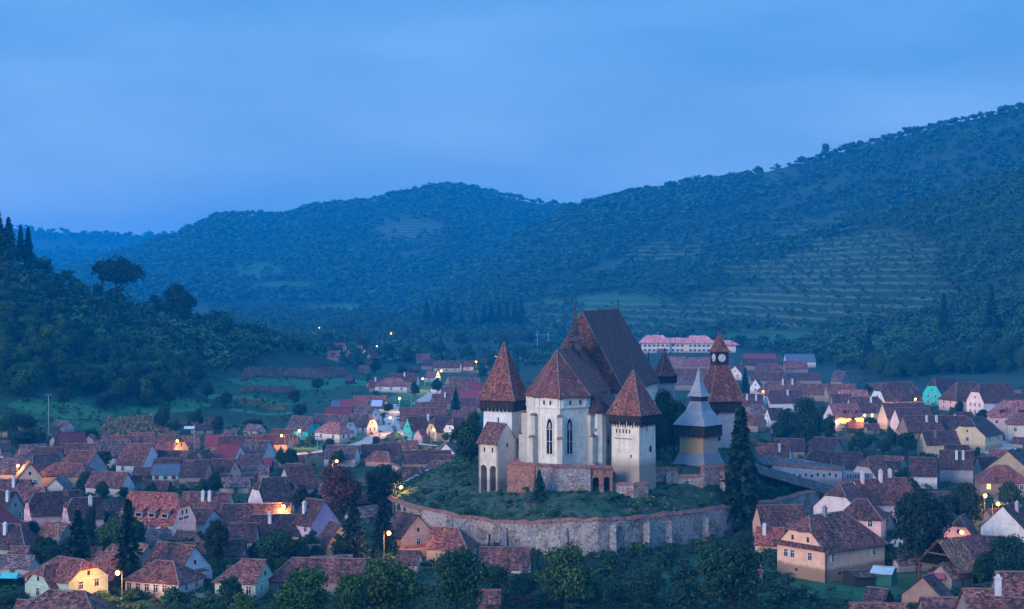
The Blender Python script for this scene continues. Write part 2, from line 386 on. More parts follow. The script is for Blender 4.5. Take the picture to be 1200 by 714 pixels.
# ground sheet
def build_ground():
    nt_, nd_ = 460, 520
    tt = np.linspace(-.58, .58, nt_); dd = np.concatenate([np.linspace(-400, 250, 50)[:-1], np.geomspace(250, 7600, nd_ - 49)])
    T, D = np.meshgrid(tt, dd); X = T * (np.maximum(D, 0) + 420); Y = D
    Z = ground(X.ravel(), Y.ravel()).reshape(X.shape)
    Z = Z + np.where(Y < 0, Y * -.02, 0)
    px = X / np.maximum(Y, 150) * F + 600; py = YH - (Z - CAMZ) / np.maximum(Y, 1) * F
    # terraces cut into the old vineyard slopes
    def blob(cx, cy_, rx, ry): return np.clip(1.3 - ((px - cx) / rx) ** 2 - ((py - cy_) / ry) ** 2, 0, 1)
    ter = np.maximum.reduce([blob(960, 300, 180, 40), blob(1000, 345, 140, 45), blob(590, 278, 90, 46), blob(780, 300, 60, 22), blob(720, 375, 120, 28), blob(900, 360, 110, 30), blob(480, 270, 60, 20)]) * (Y > 1250)
    stepz = np.floor(Z / 6.0) * 6 + 6 * np.clip((Z / 6.0 - np.floor(Z / 6.0) - .55) / .45, 0, 1)
    Z = np.where(ter > 0, Z + (stepz - Z) * np.clip(ter * 1.5, 0, 1) * .75, Z)
    mead = np.maximum.reduce([blob(890, 396, 95, 11), blob(300, 318, 45, 14), blob(330, 335, 60, 8), blob(450, 358, 90, 6), blob(510, 352, 80, 8), blob(720, 350, 90, 10), blob(100, 475, 110, 18), blob(60, 500, 110, 18), .6 * blob(325, 458, 100, 26), blob(860, 680, 110, 34), blob(1000, 680, 90, 30), blob(520, 470, 60, 30)])
    V = np.stack([X.ravel(), Y.ravel(), Z.ravel()], 1)
    idx = np.arange(nt_ * nd_).reshape(nd_, nt_)
    Fq = np.stack([idx[:-1, :-1], idx[:-1, 1:], idx[1:, 1:], idx[1:, :-1]], -1).reshape(-1, 4)
    me = npmesh('ground', V, Fq)
    for nm, arr in (('terrace', ter), ('meadow', mead)):
        a = me.attributes.new(nm, 'FLOAT', 'POINT'); a.data.foreach_set('value', arr.ravel().astype(np.float32))
    me.polygons.foreach_set('use_smooth', [True] * len(me.polygons))
    m, t, p = newmat('hill_grass'); gp = nd(t, 'ShaderNodeNewGeometry'); pos = gp.outputs['Position']
    n_a = noise(t, pos, .012, 6, .62); n_b = noise(t, pos, .11, 5, .65); n_c = noise(t, pos, .6, 4, .7)
    c = mix(t, ramp(t, n_a, .35, .65), (.008, .034, .024), (.018, .058, .030))
    c = mix(t, ramp(t, n_b, .5, .72, 0, .75), c, (.03, .042, .034))
    at1 = nd(t, 'ShaderNodeAttribute'); at1.attribute_name = 'meadow'
    c = mix(t, mul(t, at1.outputs['Fac'], .75), c, mix(t, ramp(t, n_b, .35, .65), (.012, .085, .040), (.03, .125, .05)))
    at2 = nd(t, 'ShaderNodeAttribute'); at2.attribute_name = 'terrace'
    sx = nd(t, 'ShaderNodeSeparateXYZ'); t.links.new(pos, sx.inputs[0])
    zz = mul(t, mul(t, sx.outputs[2], mul(t, n_b, 1.1), 'ADD'), 1 / 6.0); fr = mul(t, zz, 0, 'FRACT')
    band = mul(t, ramp(t, fr, .55, .72), ramp(t, n_a, .22, .42))
    c = mix(t, mul(t, mul(t, band, ramp(t, n_c, .35, .65, .25, .8)), at2.outputs['Fac']), c, (.13, .16, .05))
    c = mix(t, 1.0, c, mix(t, ramp(t, n_c, .3, .7), (.65, .65, .65), (1.3, 1.3, 1.25)), 'MULTIPLY')
    t.links.new(c, p.inputs['Base Color']); p.inputs['Roughness'].default_value = 1.0; bump(t, p, n_c, .3, .6)
    me.materials.append(m); o = link('ground', me); struct(o)
def npmesh(name, V, Fq):
    me = bpy.data.meshes.new(name); nv, nf, k = len(V), len(Fq), Fq.shape[1]
    me.vertices.add(nv); me.vertices.foreach_set('co', V.astype(np.float32).ravel())
    me.loops.add(nf * k); me.loops.foreach_set('vertex_index', Fq.astype(np.int32).ravel())
    me.polygons.add(nf); me.polygons.foreach_set('loop_start', np.arange(0, nf * k, k, dtype=np.int32))
    try: me.polygons.foreach_set('loop_total', np.full(nf, k, dtype=np.int32))
    except Exception: pass
    me.update(calc_edges=True); return me
build_ground()

def build_mound():
    nr = 44; V = []; Fq = []
    for k in range(NTH):
        th = -math.pi + 2 * math.pi * k / NTH; Rr = _TR[k][0]; Rp = _TP[k]
        rs = list(np.linspace(0, Rp, 10)) + [Rp + .5] + list(np.linspace(Rp + .5, Rr - .05, nr - 12)[1:])
        for r in rs: x, y = MC[0] + math.cos(th) * r, MC[1] + math.sin(th) * r; V.append((x, y, mound(x, y) or 6))
        x, y = MC[0] + math.cos(th) * Rr, MC[1] + math.sin(th) * Rr; V.append((x, y, -2.5))
    n = len(V) // NTH
    for k in range(NTH):
        k2 = (k + 1) % NTH
        for j in range(n - 1): Fq.append((k * n + j, k * n + j + 1, k2 * n + j + 1, k2 * n + j))
    me = npmesh('citadel_hill', np.array(V), np.array(Fq)); me.polygons.foreach_set('use_smooth', [True] * len(me.polygons))
    m, t, p = newmat('mound_grass'); gp = nd(t, 'ShaderNodeNewGeometry'); pos = gp.outputs['Position']
    n_a = noise(t, pos, .09, 5, .65); n_b = noise(t, pos, .5, 5, .7)
    c = mix(t, ramp(t, n_a, .38, .62), (.006, .036, .024), (.018, .07, .034))
    c = mix(t, ramp(t, n_b, .47, .62, 0, .85), c, (.085, .08, .08))
    t.links.new(c, p.inputs['Base Color']); p.inputs['Roughness'].default_value = 1; bump(t, p, n_b, .25, .7)
    me.materials.append(m); struct(link('citadel_hill', me))
build_mound()
# ------------------------------------------------------------------ the fortified church
CH_PLASTER = (.78, .74, .62); AX = Vector((.285, .958, 0)); PX_ = Vector((.958, -.285, 0))
def ngon(cx, cy_, z, r, n=4, rot=0.): return [(cx + r * math.cos(rot + 2 * math.pi * k / n), cy_ + r * math.sin(rot + 2 * math.pi * k / n), z) for k in range(n)]
def rings(cx, cy_, prof, n=4, rot=0.): return [ngon(cx, cy_, z, r, n, rot) for z, r in prof]
def facing(o, x, y, z, nx, ny): o.location = (x, y, z); o.rotation_euler = (0, 0, math.atan2(nx, -ny)); return o
_WC = {}
def win_mesh(kind, w_, h_, mats):
    key = (kind, round(w_, 2), round(h_, 2), mats)
    if key in _WC: return _WC[key]
    a = MB()
    if kind == 'pane': a.box((0, -.015, h_ / 2), (w_ - .06, .05, h_ - .06)); a = a.mesh('window', M[mats])
    elif kind == 'frame':
        t_ = .11
        for sx in (-1, 1): a.box((sx * (w_ / 2), -.04, h_ / 2), (t_, .14, h_ + t_))
        a.box((0, -.04, 0), (w_ + t_, .18, t_)); a.box((0, -.04, h_), (w_ + t_, .14, t_))
        a.box((0, -.045, h_ / 2), (.07, .07, h_ - .05)); a.box((0, -.043, h_ * .66), (w_ - .05, .06, .07)); a = a.mesh('frame', M[mats])
    elif kind == 'slit': a.box((0, -.01, h_ / 2), (w_, .06, h_)); a = a.mesh('window', M[mats])
    _WC[key] = a; return a
def window(parent, x, y, z, nx, ny, w_=.9, h_=1.3, frame=(.7, .7, .7), lit=False):
    o = link('window', win_mesh('pane', w_, h_, 'lit' if lit else 'glass'), parent); facing(o, x, y, z, nx, ny)
    if frame is not None:
        f = link('frame', win_mesh('frame', w_, h_, 'frame'), o, frame)
    return o
def slit(parent, x, y, z, nx, ny, w_=.35, h_=.9): return facing(link('window', win_mesh('slit', w_, h_, 'black'), parent), x, y, z, nx, ny)

def lancet(parent, x, y, z, nx, ny, w_, h_):          # pointed window: pane with mullion, pale surround as its frame
    def outline(w2, z0, top, spring):
        pts = [(-w2, z0), (w2, z0)]
        for k in range(0, 7): u = k / 6; pts.append((w2 * math.cos(u * math.pi / 2) ** .8, spring + (top - spring) * math.sin(u * math.pi / 2)))
        for k in range(5, -1, -1): u = k / 6; pts.append((-w2 * math.cos(u * math.pi / 2) ** .8, spring + (top - spring) * math.sin(u * math.pi / 2)))
        return pts
    a = MB(); o_ = outline(w_ / 2, 0, h_, h_ * .72); a.loft([[(p, -.05, q) for p, q in o_], [(p, .05, q) for p, q in o_]])
    pane = facing(link('window', a.mesh('window', M['glass']), parent), x, y, z, nx, ny)
    b = MB(); o2 = outline(w_ / 2 + .35, -.3, h_ + .45, h_ * .72)
    n = len(o_)
    for k in range(n):
        k2 = (k + 1) % n
        b.loft([[(o_[k][0], -.16, o_[k][1]), (o_[k2][0], -.16, o_[k2][1]), (o2[k2][0], -.16, o2[k2][1]), (o2[k][0], -.16, o2[k][1])],
                [(o_[k][0], .04, o_[k][1]), (o_[k2][0], .04, o_[k2][1]), (o2[k2][0], .04, o2[k2][1]), (o2[k][0], .04, o2[k][1])]])
    b.box((0, -.1, h_ * .42), (.14, .1, h_ * .84)); b.box((0, -.098, h_ * .36), (w_, .08, .1)); b.box((0, -.098, h_ * .7), (w_, .08, .1))
    b.beam((-w_ / 4, -.1, h_ * .72), (0, -.1, h_ * .9), .1, .1); b.beam((w_ / 4, -.1, h_ * .72), (0, -.1, h_ * .9), .1, .1)
    link('frame', b.mesh('frame', M['frame']), pane, (.62, .6, .56))
def out_n(a, b, c):                                   # outward normal of edge a-b away from c
    dx, dy = b[0] - a[0], b[1] - a[1]; l = math.hypot(dx, dy); nx, ny = dy / l, -dx / l
    if nx * ((a[0] + b[0]) / 2 - c[0]) + ny * ((a[1] + b[1]) / 2 - c[1]) < 0: nx, ny = -nx, -ny
    return nx, ny
def roof_mesh(name, faces, caps, mats, parent, color, thick=.3, world=True):
    a = MB()
    bm = bmesh.new(); vs_ = {}
    def gv(p):
        k = (round(p[0], 3), round(p[1], 3), round(p[2], 3))
        if k not in vs_: vs_[k] = bm.verts.new(p)
        return vs_[k]
    for f in faces: bm.faces.new([gv(p) for p in f])
    bmesh.ops.recalc_face_normals(bm, faces=bm.faces)
    if sum(f.normal.z * f.calc_area() for f in bm.faces) < 0: bmesh.ops.reverse_faces(bm, faces=bm.faces)
    sag(bm)
    r_ = bmesh.ops.extrude_face_region(bm, geom=list(bm.faces))
    low = [e for e in r_['geom'] if isinstance(e, bmesh.types.BMVert)]
    for v in low: v.co.z -= thick
    bmesh.ops.recalc_face_normals(bm, faces=bm.faces)
    bm.verts.index_update()
    for f in bm.faces: a.f.append(tuple(v.index for v in f.verts)); a.m.append(0)
    a.v = [tuple(v.co) for v in bm.verts]; bm.free()
    for p, q in caps: a.beam((p[0], p[1], p[2] + .04), (q[0], q[1], q[2] + .04), .2, .14, 1)
    return a.build(name, mats, parent, color, uv=True, world=world)
_SAGN = random.Random(3)
def sag(bm, step=2.2, amp=.11):
    xs = [v.co.x for v in bm.verts]; ys = [v.co.y for v in bm.verts]
    for lo, hi, no in ((min(xs), max(xs), (1, 0, 0)), (min(ys), max(ys), (0, 1, 0))):
        n = min(14, int((hi - lo) / step))
        for k in range(1, n):
            c = lo + (hi - lo) * k / n
            bmesh.ops.bisect_plane(bm, geom=list(bm.verts) + list(bm.edges) + list(bm.faces), plane_co=(c if no[0] else 0, c if no[1] else 0, 0), plane_no=no)
    p1, p2 = _SAGN.uniform(0, 6), _SAGN.uniform(0, 6)
    for v in bm.verts:
        x, y = v.co.x, v.co.y
        v.co.z += amp * (math.sin(x * .8 + p1) + math.sin(y * 1.1 + p2) + math.sin(x * 2.1 + y * 1.7 + p1)) * .6

def build_church():
    C0 = Vector((17.6, 423.1, 0)); root = empty('fortified_church', (17.6, 415, 15.6), 0, 'large fortified church with steep brown roofs in the middle of the walled hill', 'church')
    B = 13.0; EN, RN = 33.6, 53.6
    # nave
    a = C0 + PX_ * 11; b = C0 - PX_ * 11; c = b + AX * 45; d = a + AX * 45
    m = MB(); m.prism([(p.x, p.y) for p in (a, d, c, b)], B, EN + .05); m.build('nave_wall', M['church'], root, CH_PLASTER, world=True)
    def e(p, z): return (p.x, p.y, z)
    o = .7
    A, Bb, Cc, D = a + PX_ * o - AX * o, b - PX_ * o - AX * o, c - PX_ * o + AX * o, d + PX_ * o + AX * o
    r0 = C0 + AX * 1.6; r1 = C0 + AX * 43.8
    ez = EN - .4
    roof = roof_mesh('nave_roof', [[e(A, ez), e(D, ez), e(r1, RN), e(r0, RN)], [e(Cc, ez), e(Bb, ez), e(r0, RN), e(r1, RN)], [e(Bb, ez), e(A, ez), e(r0, RN)], [e(D, ez), e(Cc, ez), e(r1, RN)]],
              [(e(r0, RN), e(r1, RN)), (e(r0, RN), e(A, ez)), (e(r0, RN), e(Bb, ez))], [M['tower_tile'], M['ridge']], root, (.105, .047, .046), .4)
    g = MB(); g.tube([e(r1, RN), e(r1, RN + 2.6)], .12); g.box((r1.x, r1.y, RN + 1.2), (.5, .5, .5)); g.box((r1.x, r1.y, RN + 2), (1.1, .15, .15)); g.build('finial', M['iron'], root, world=True)
    for k in range(5):
        q = a + AX * (4 + 9 * k) + PX_ * .9
        m = MB(); m.box((q.x, q.y, (B + 29) / 2), (1.8, 1.4, 29 - B), math.atan2(PX_.y, PX_.x)); m.build('buttress', M['church'], root, CH_PLASTER, world=True)
    # choir with its three-sided apse
    ap = [P(617, 403), P(627.5, 395), P(656, 390.5), P(690, 396), P(695.5, 403)]
    bl = (ap[0][0] + AX.x * 22, ap[0][1] + AX.y * 22); br = (ap[4][0] + AX.x * 22, ap[4][1] + AX.y * 22)
    plan = ap + [br, bl]; EC = 34.0
    m = MB(); m.prism(plan, B, EC + .02)
    m.build('choir_wall', M['church'], root, CH_PLASTER, world=True)
    cc = (sum(p[0] for p in ap) / 5, sum(p[1] for p in ap) / 5 + 6)
    def off(p, k=.6):
        dx, dy = p[0] - cc[0], p[1] - cc[1]; l = math.hypot(dx, dy); return (p[0] + dx / l * k, p[1] + dy / l * k, EC - .15)
    apx = P(652.5, 401) + (44.8,); ridge_b = (C0.x + AX.x * 3, C0.y + AX.y * 3, 44.8)
    E = [off(p) for p in ap]; EB = (br[0] + .6, br[1], EC - .15); EL = (bl[0] - .6, bl[1], EC - .15)
    rf = roof_mesh('choir_roof', [[E[0], E[1], apx], [E[1], E[2], apx], [E[2], E[3], apx], [E[3], E[4], apx], [E[4], EB, ridge_b, apx], [EL, E[0], apx, ridge_b]],
              [(apx, E[1]), (apx, E[2]), (apx, E[3]), (apx, ridge_b)], [M['tower_tile'], M['ridge']], root, (.17, .066, .058), .35)
    # cornice band, corner strips, slits and lancets on the visible facets
    m = MB()
    for i in range(4):
        p, q = ap[i], ap[i + 1]; nx, ny = out_n(p, q, cc)
        for z in (EC - .35, 31.2): m.beam((p[0] + nx * .12, p[1] + ny * .12, z), (q[0] + nx * .12, q[1] + ny * .12, z), .28, .4 if z > 32 else .22)
        for t_ in (.12, .88):
            x, y = p[0] + (q[0] - p[0]) * t_ + nx * .1, p[1] + (q[1] - p[1]) * t_ + ny * .1
            m.box((x, y, 32.4), (.9, .3, 2.4), math.atan2(ny, nx) + math.pi / 2)
    m.build('cornice', M['church'], root, (.74, .72, .68), world=True)
    L = root.location
    def rel(x, y, z): return x - L[0], y - L[1], z - L[2]
    for (i, ts) in ((1, (.36, .62)), (2, (.35, .7))):
        p, q = ap[i], ap[i + 1]; nx, ny = out_n(p, q, cc)
        for t_ in ts: slit(root, *rel(p[0] + (q[0] - p[0]) * t_ + nx * .05, p[1] + (q[1] - p[1]) * t_ + ny * .05, 31.9), nx, ny, .5, 1.0)
    for i, t_ in ((1, .60), (2, .32)):
        p, q = ap[i], ap[i + 1]; nx, ny = out_n(p, q, cc)
        lancet(root, *rel(p[0] + (q[0] - p[0]) * t_ + nx * .06, p[1] + (q[1] - p[1]) * t_ + ny * .06, 20.2), nx, ny, 1.7, 8.4)
    for i in range(0, 5):
        p = ap[i]; dx, dy = p[0] - cc[0], p[1] - cc[1]; l = math.hypot(dx, dy); dx /= l; dy /= l
        m = MB(); rz = math.atan2(dy, dx)
        for z0, z1, ln in ((12.2, 17.5, 2.9), (17.5, 24, 2.2), (24, 29.2, 1.5)):
            m.box((p[0] + dx * (ln / 2 - .3), p[1] + dy * (ln / 2 - .3), (z0 + z1) / 2), (ln, 1.25, z1 - z0), rz)
        bt = m.build('buttress', M['church'], root, (.58, .55, .5), world=True)
        for z1, ln in ((17.5, 2.9), (24, 2.2), (29.2, 1.5)):
            c_ = MB(); x, y = p[0] + dx * (ln - .75), p[1] + dy * (ln - .75); c_.box((x - L[0], y - L[1], z1 + .3 - L[2]), (1.3, 1.45, .55), rz, taper=.6)
            c_.build('weathering', M['cap'], bt)
    m = MB()                                           # plinth
    for i in range(4):
        p, q = ap[i], ap[i + 1]; nx, ny = out_n(p, q, cc); m.beam((p[0] + nx * .2, p[1] + ny * .2, 16.2), (q[0] + nx * .2, q[1] + ny * .2, 16.2), .5, 1.6)
    m.build('plinth', M['church'], root, (.6, .6, .62), world=True)
    # ridge turret (needle spire over the choir)
    tx, ty = P(674, 416); m = MB(); m.prism([(tx + i, ty + j) for i, j in ((-1.6, -1.6), (1.6, -1.6), (1.6, 1.6), (-1.6, 1.6))], 41, 46.2); m.box((tx, ty, 46.3), (3.9, 3.9, .5)); 
    st = m.build('ridge_turret', M['slate'], root, (.07, .075, .09), uv=True, world=True)
    m = MB(); m.loft(rings(tx, ty, [(46.2, 2.6), (48, 1.5), (52, .8), (55.2, .25)], 4, math.pi / 4)); m.tube([(tx, ty, 54), (tx, ty, 58)], [.16, .06], 6); m.box((tx, ty, 56.3), (.45, .45, .45)); m.build('spire', M['slate'], root, (.06, .062, .075), uv=True, world=True)
    # stair turret and sacristy
    sx, sy = P(699, 398); m = MB(); m.loft(rings(sx, sy, [(B, 2.5), (30, 2.5)], 12)); m.build('stair_turret', M['church'], root, CH_PLASTER, world=True)
    m = MB(); m.loft(rings(sx, sy, [(29.6, 3.0), (31, 2.3), (33.4, 1.2), (34.6, .12)], 12)); m.build('turret_cap', M['slate'], root, (.06, .03, .035), uv=True, world=True)
    for z in (20.5, 25.3): slit(root, *rel(sx - .3, sy - 2.52, z), -.1, -1, .3, .7)
    p1, p2 = P(704, 402), P(718, 403); p3 = (p2[0] + AX.x * 14, p2[1] + AX.y * 14); p4 = (p1[0] - 3 + AX.x * 14, p1[1] + AX.y * 14); p1 = (p1[0] - 2.5, p1[1])
    m = MB(); m.loft([[(*p1, B), (*p2, B), (*p3, B), (*p4, B)], [(*p1, 34), (*p2, 29.3), (*p3, 29.3), (*p4, 34)]]); m.build('sacristy_wall', M['church'], root, (.58, .57, .53), world=True)
    roof_mesh('sacristy_roof', [[(p1[0] - .6, p1[1] - .5, 35.3), (p2[0] + .9, p2[1] - .5, 28.9), (p3[0] + .9, p3[1], 28.9), (p4[0] - .6, p4[1], 35.3)]], [((p1[0] - .6, p1[1] - .45, 35.3), (p2[0] + .9, p2[1] - .45, 28.9))], [M['tile'], M['ridge']], root, (.10, .05, .05), .3)
    window(root, *rel(p1[0] + 4.2, p1[1] - .0, 21.5), 0, -1, 1.0, 2.0)
    for t_ in (.25, .95):
        m = MB(); x, y = p1[0] + (p2[0] - p1[0]) * t_ + 1, p1[1] - .5; m.box((x, y, 20), (1.1, 1.6, 14)); m.build('buttress', M['church'], root, (.52, .5, .48), world=True)
build_church()

def tower(name, label, px, d, rot, body, base, gal, roof, bodymat, bodycol, roofmat='tower_tile', roofcol=(.19, .075, .06), n=4, finial=2.2, windows=()):
    cx, cy_ = P(px, d); root = empty(name, (cx, cy_, base), rot, label, 'tower')
    q = math.sqrt(2); r4 = math.pi / 4
    m = MB(); m.loft(rings(0, 0, [(-2.5, body[0] * q), (gal[0] - base, body[1] * q)], 4, r4)); m.build('wall', M[bodymat], root, bodycol)
    # timber gallery under the eaves: boards with gaps, carried on brackets
    m = MB(); g0, g1_, gw = gal[0] - base, gal[1] - base, gal[2]
    m.loft(rings(0, 0, [(g0, gw * q), (g1_, gw * q)], 4, r4))
    for s in range(4):
        a = s * math.pi / 2; co, si = math.cos(a), math.sin(a)
        nb = 9
        for k in range(nb):
            u = -gw * .92 + 1.84 * gw * k / (nb - 1)
            x, y = u, -(gw + .05); m.box((x * co - y * si, x * si + y * co, (g0 + g1_) / 2 - .05), (.16, .16, g1_ - g0), a)
            y2 = -(body[1] + (gw - body[1]) / 2); m.box((x * co - y2 * si, x * si + y2 * co, g0 - .38), (.28, gw - body[1] + .3, .8), a)
        for z in (g0 + .1, (g0 + g1_) / 2): 
            y = -(gw + .1); m.box((-y * si, y * co, z), (2 * gw + .2, .14, .2), a)
    m.build('gallery', M['darkwood'], root)
    prof = [(z - base, r * q) for z, r in roof]
    m = MB(); m.loft(rings(0, 0, prof, n, r4 if n == 4 else math.pi / n))
    for s in range(n):
        for k in range(len(prof) - 1):
            a = (r4 if n == 4 else math.pi / n) + 2 * math.pi * s / n
            m.beam((prof[k][1] * math.cos(a), prof[k][1] * math.sin(a), prof[k][0]), (prof[k + 1][1] * math.cos(a), prof[k + 1][1] * math.sin(a), prof[k + 1][0]), .2, .15, 1)
    ro = m.build('roof', [M[roofmat], M['ridge'] if roofmat == 'tower_tile' else M[roofmat]], root, roofcol, uv=True)
    if finial:
        z = prof[-1][0]; m = MB(); m.tube([(0, 0, z - .4), (0, 0, z + finial)], .08, 6); m.box((0, 0, z + finial * .45), (.5, .5, .5)); m.build('finial', M['iron'], root)
    for side, u, z, w_, h_ in windows:
        a = side * math.pi / 2; half = body[0] + (body[1] - body[0]) * (z - base) / (gal[0] - base) + .05
        x, y = u, -half; slit(root, x * math.cos(a) - y * math.sin(a), x * math.sin(a) + y * math.cos(a), z - base, math.sin(a), -math.cos(a), w_, h_)
    return root
WH = (.78, .77, .77)
t1 = tower('wall_tower', 'white square tower with tall pointed brown roof left of the church', 591, 416, R(-25), (4.1, 3.9), 14, (29.5, 31.9, 4.6), [(31.5, 5.4), (33.8, 4.2), (38.4, 2.55), (46.0, .06)], 'plaster', WH, windows=((0, .2, 26, .35, 1.2), (0, .8, 22.4, .9, .8), (1, -.2, 19, 1.2, 3.0)), finial=0)
t2 = tower('wall_tower', 'cream tower with peeling base and pyramid roof right of the church apse', 742.5, 395, R(-35), (3.9, 3.8), 12, (28.0, 29.8, 4.35), [(29.5, 4.85), (30.6, 4.3), (40.2, .06)], 'peelhigh', (.78, .70, .58),
           windows=[(0, -2.4 + .9 * k, 25.2, .3, .9) for k in range(5)] + [(0, -1.9, 27.2, .35, .5), (1, -.3, 25.6, .3, .8), (1, 1.4, 20.6, .9, 1.4), (0, 1.6, 19.5, .35, .6)])
m = MB()
for s in range(2):
    a = s * math.pi / 2; co, si = math.cos(a), math.sin(a)
    for k in range(11):
        u = -3.4 + .68 * k; y = -3.88; m.box((u * co - y * si, u * si + y * co, 15.45 - (k % 3) * .12), (.22, .16, 1.3), a, taper=1.5)
m.build('machicolation', M['black'], t2)
m = MB(); m.box((-.6, -3.95, 11.9), (5.0, .16, .14)); m.build('string_course', M['brick'], t2)
# shingled gate tower: skirt, board storey, main roof, lantern and spire
def shingle_tower():
    cx, cy_ = P(819, 411); root = empty('bell_tower', (cx, cy_, 11.1), R(-39), 'wooden tower with two tiers of grey shingle roof right of the cream tower', 'tower')
    q = math.sqrt(2); r4 = math.pi / 4
    root.scale = (1.038, 1.038, 1.038)
    def part(nm, prof, mt, col, uv=False):
        m = MB(); m.loft(rings(0, 0, [(z - 13, r * q) for z, r in prof], 4, r4)); return m.build(nm, M[mt], root, col, uv=uv)
    part('base_wall', [(11, 3.9), (18.0, 3.9)], 'plaster', (.62, .52, .36))
    part('skirt_roof', [(17.6, 4.5), (18.8, 3.95), (20.4, 3.4)], 'metal', (.21, .235, .28), True)
    part('board_wall', [(20.3, 3.3), (25.3, 3.3)], 'pinkwood', None)
    m = MB()
    for k in range(14): m.box((-3.02 + .465 * k, -3.36, 9.75), (.42, .1, 4.9))
    m.build('board_front', M['palewood'], root)
    m = MB(); m.loft(rings(0, 0, [(11.9, 3.95 * q), (14.2, 3.95 * q)], 4, r4))
    for s in range(4):
        a = s * math.pi / 2; co, si = math.cos(a), math.sin(a)
        for k in range(12):
            x, y = -3.8 + .69 * k, -4.0; m.box((x * co - y * si, x * si + y * co, 12.6 - (k % 2) * .2), (.5, .12, 2.6), a)
    m.build('gallery', M['darkwood'], root)
    part('main_roof', [(27.0, 4.55), (27.7, 4.1), (30.4, 2.3), (32.6, 1.55)], 'metal', (.23, .26, .31), True)
    part('lantern', [(32.4, 1.5), (34.0, 1.5)], 'darkwood', None)
    part('spire', [(33.8, 2.1), (34.6, 1.6), (37.4, .75), (40.6, .05)], 'metal', (.28, .30, .35), True)
shingle_tower()
def clock_tower():
    root = tower('clock_tower', 'clock tower with flared brown tile roof and small pointed cap behind the wooden tower', 843, 455, R(18), (4.2, 4.0), 14, (26.0, 28.6, 4.6), [(28.4, 5.6), (30.2, 4.7), (38.3, 1.75)], 'plaster', (.4, .39, .4), finial=0)
    q = math.sqrt(2); r4 = math.pi / 4
    m = MB(); m.loft(rings(0, 0, [(24.2, 1.6 * q), (28.1, 1.6 * q)], 4, r4))
    for s in range(4):
        a = r4 + s * math.pi / 2; m.box((1.75 * q * math.cos(a), 1.75 * q * math.sin(a), 26.2), (.3, .3, 4))
    m.box((0, 0, 24.4), (3.9, 3.9, .35)); m.build('clock_lantern', M['darkwood'], root)
    m = MB(); m.loft(rings(0, 0, [(27.8, 2.5 * q), (28.8, 1.75 * q), (33.4, .06)], 4, r4)); m.build('cap_roof', M['tower_tile'], root, (.19, .075, .06), uv=True)
    m = MB(); m.tube([(0, 0, 33), (0, 0, 36)], .09, 6); m.box((0, 0, 34.2), (.5, .5, .5)); m.build('finial', M['iron'], root)
    for a in (0, math.pi / 2, -math.pi / 2):
        m = MB(); n = 28; m.loft([[(1.1 * math.cos(2 * math.pi * k / n), 0.06, 1.1 * math.sin(2 * math.pi * k / n)) for k in range(n)], [(1.1 * math.cos(2 * math.pi * k / n), -.06, 1.1 * math.sin(2 * math.pi * k / n)) for k in range(n)]])
        dl = m.build('clock_dial', M['white'], root); x, y = 0, -1.72; dl.location = (x * math.cos(a) - y * math.sin(a), x * math.sin(a) + y * math.cos(a), 26.2); dl.rotation_euler = (0, 0, a)
        m = MB()
        for k in range(12): t_ = k * math.pi / 6; m.beam((.82 * math.sin(t_), -.08, .82 * math.cos(t_)), (1.0 * math.sin(t_), -.08, 1.0 * math.cos(t_)), .12, .1)
        m.build('hour_marks', M['black'], dl)
        m = MB(); t_ = R(38); m.beam((0, -.12, 0), (.55 * math.sin(t_), -.12, .55 * math.cos(t_)), .15, .06); m.build('hour_hand', M['black'], dl)
        m = MB(); t_ = R(218); m.beam((0, -.16, 0), (.85 * math.sin(t_), -.16, .85 * math.cos(t_)), .13, .05); m.build('minute_hand', M['black'], dl)
clock_tower()
tower('wall_tower', 'small far tower whose brown pointed roof shows between church roof and trees', 779, 472, R(20), (2.3, 2.2), 14, (33.0, 34.5, 2.6), [(34.2, 3.0), (35.6, 2.0), (38.2, 1.2), (41.4, .06)], 'plaster', (.4, .4, .42), finial=.8)

# ------------------------------------------------------------------ walls
def arch_bay(m, p, q, z0, zs, zt, wd, depth, piers=.55, n=8):
    """open arch between p and q (plan points of the outer face): two pier halves and a spandrel, DEPTH thick behind the face"""
    p, q = Vector((*p, 0)), Vector((*q, 0)); u = (q - p); ln = u.length; u.normalize(); nrm = Vector((-u.y, u.x, 0))
    if nrm.y < 0: nrm = -nrm
    def pt(s, z, k): r_ = p + u * s + nrm * (depth * k); return (r_.x, r_.y, z)
    hw = (ln - 2 * piers) / 2; mid = ln / 2
    for s0, s1 in ((0, piers), (ln - piers, ln)):
        m.loft([[pt(s0, z0, 0), pt(s1, z0, 0), pt(s1, z0, 1), pt(s0, z0, 1)], [pt(s0, zt, 0), pt(s1, zt, 0), pt(s1, zt, 1), pt(s0, zt, 1)]])
    rise = min(hw, zt - zs - .3)
    for k in range(n):
        a0, a1 = math.pi - math.pi * k / n, math.pi - math.pi * (k + 1) / n
        s0, s1 = mid + hw * math.cos(a0), mid + hw * math.cos(a1); h0, h1 = zs + rise * math.sin(a0), zs + rise * math.sin(a1)
        m.loft([[pt(s0, h0, 0), pt(s1, h1, 0), pt(s1, h1, 1), pt(s0, h0, 1)], [pt(s0, zt, 0), pt(s1, zt, 0), pt(s1, zt, 1), pt(s0, zt, 1)]])
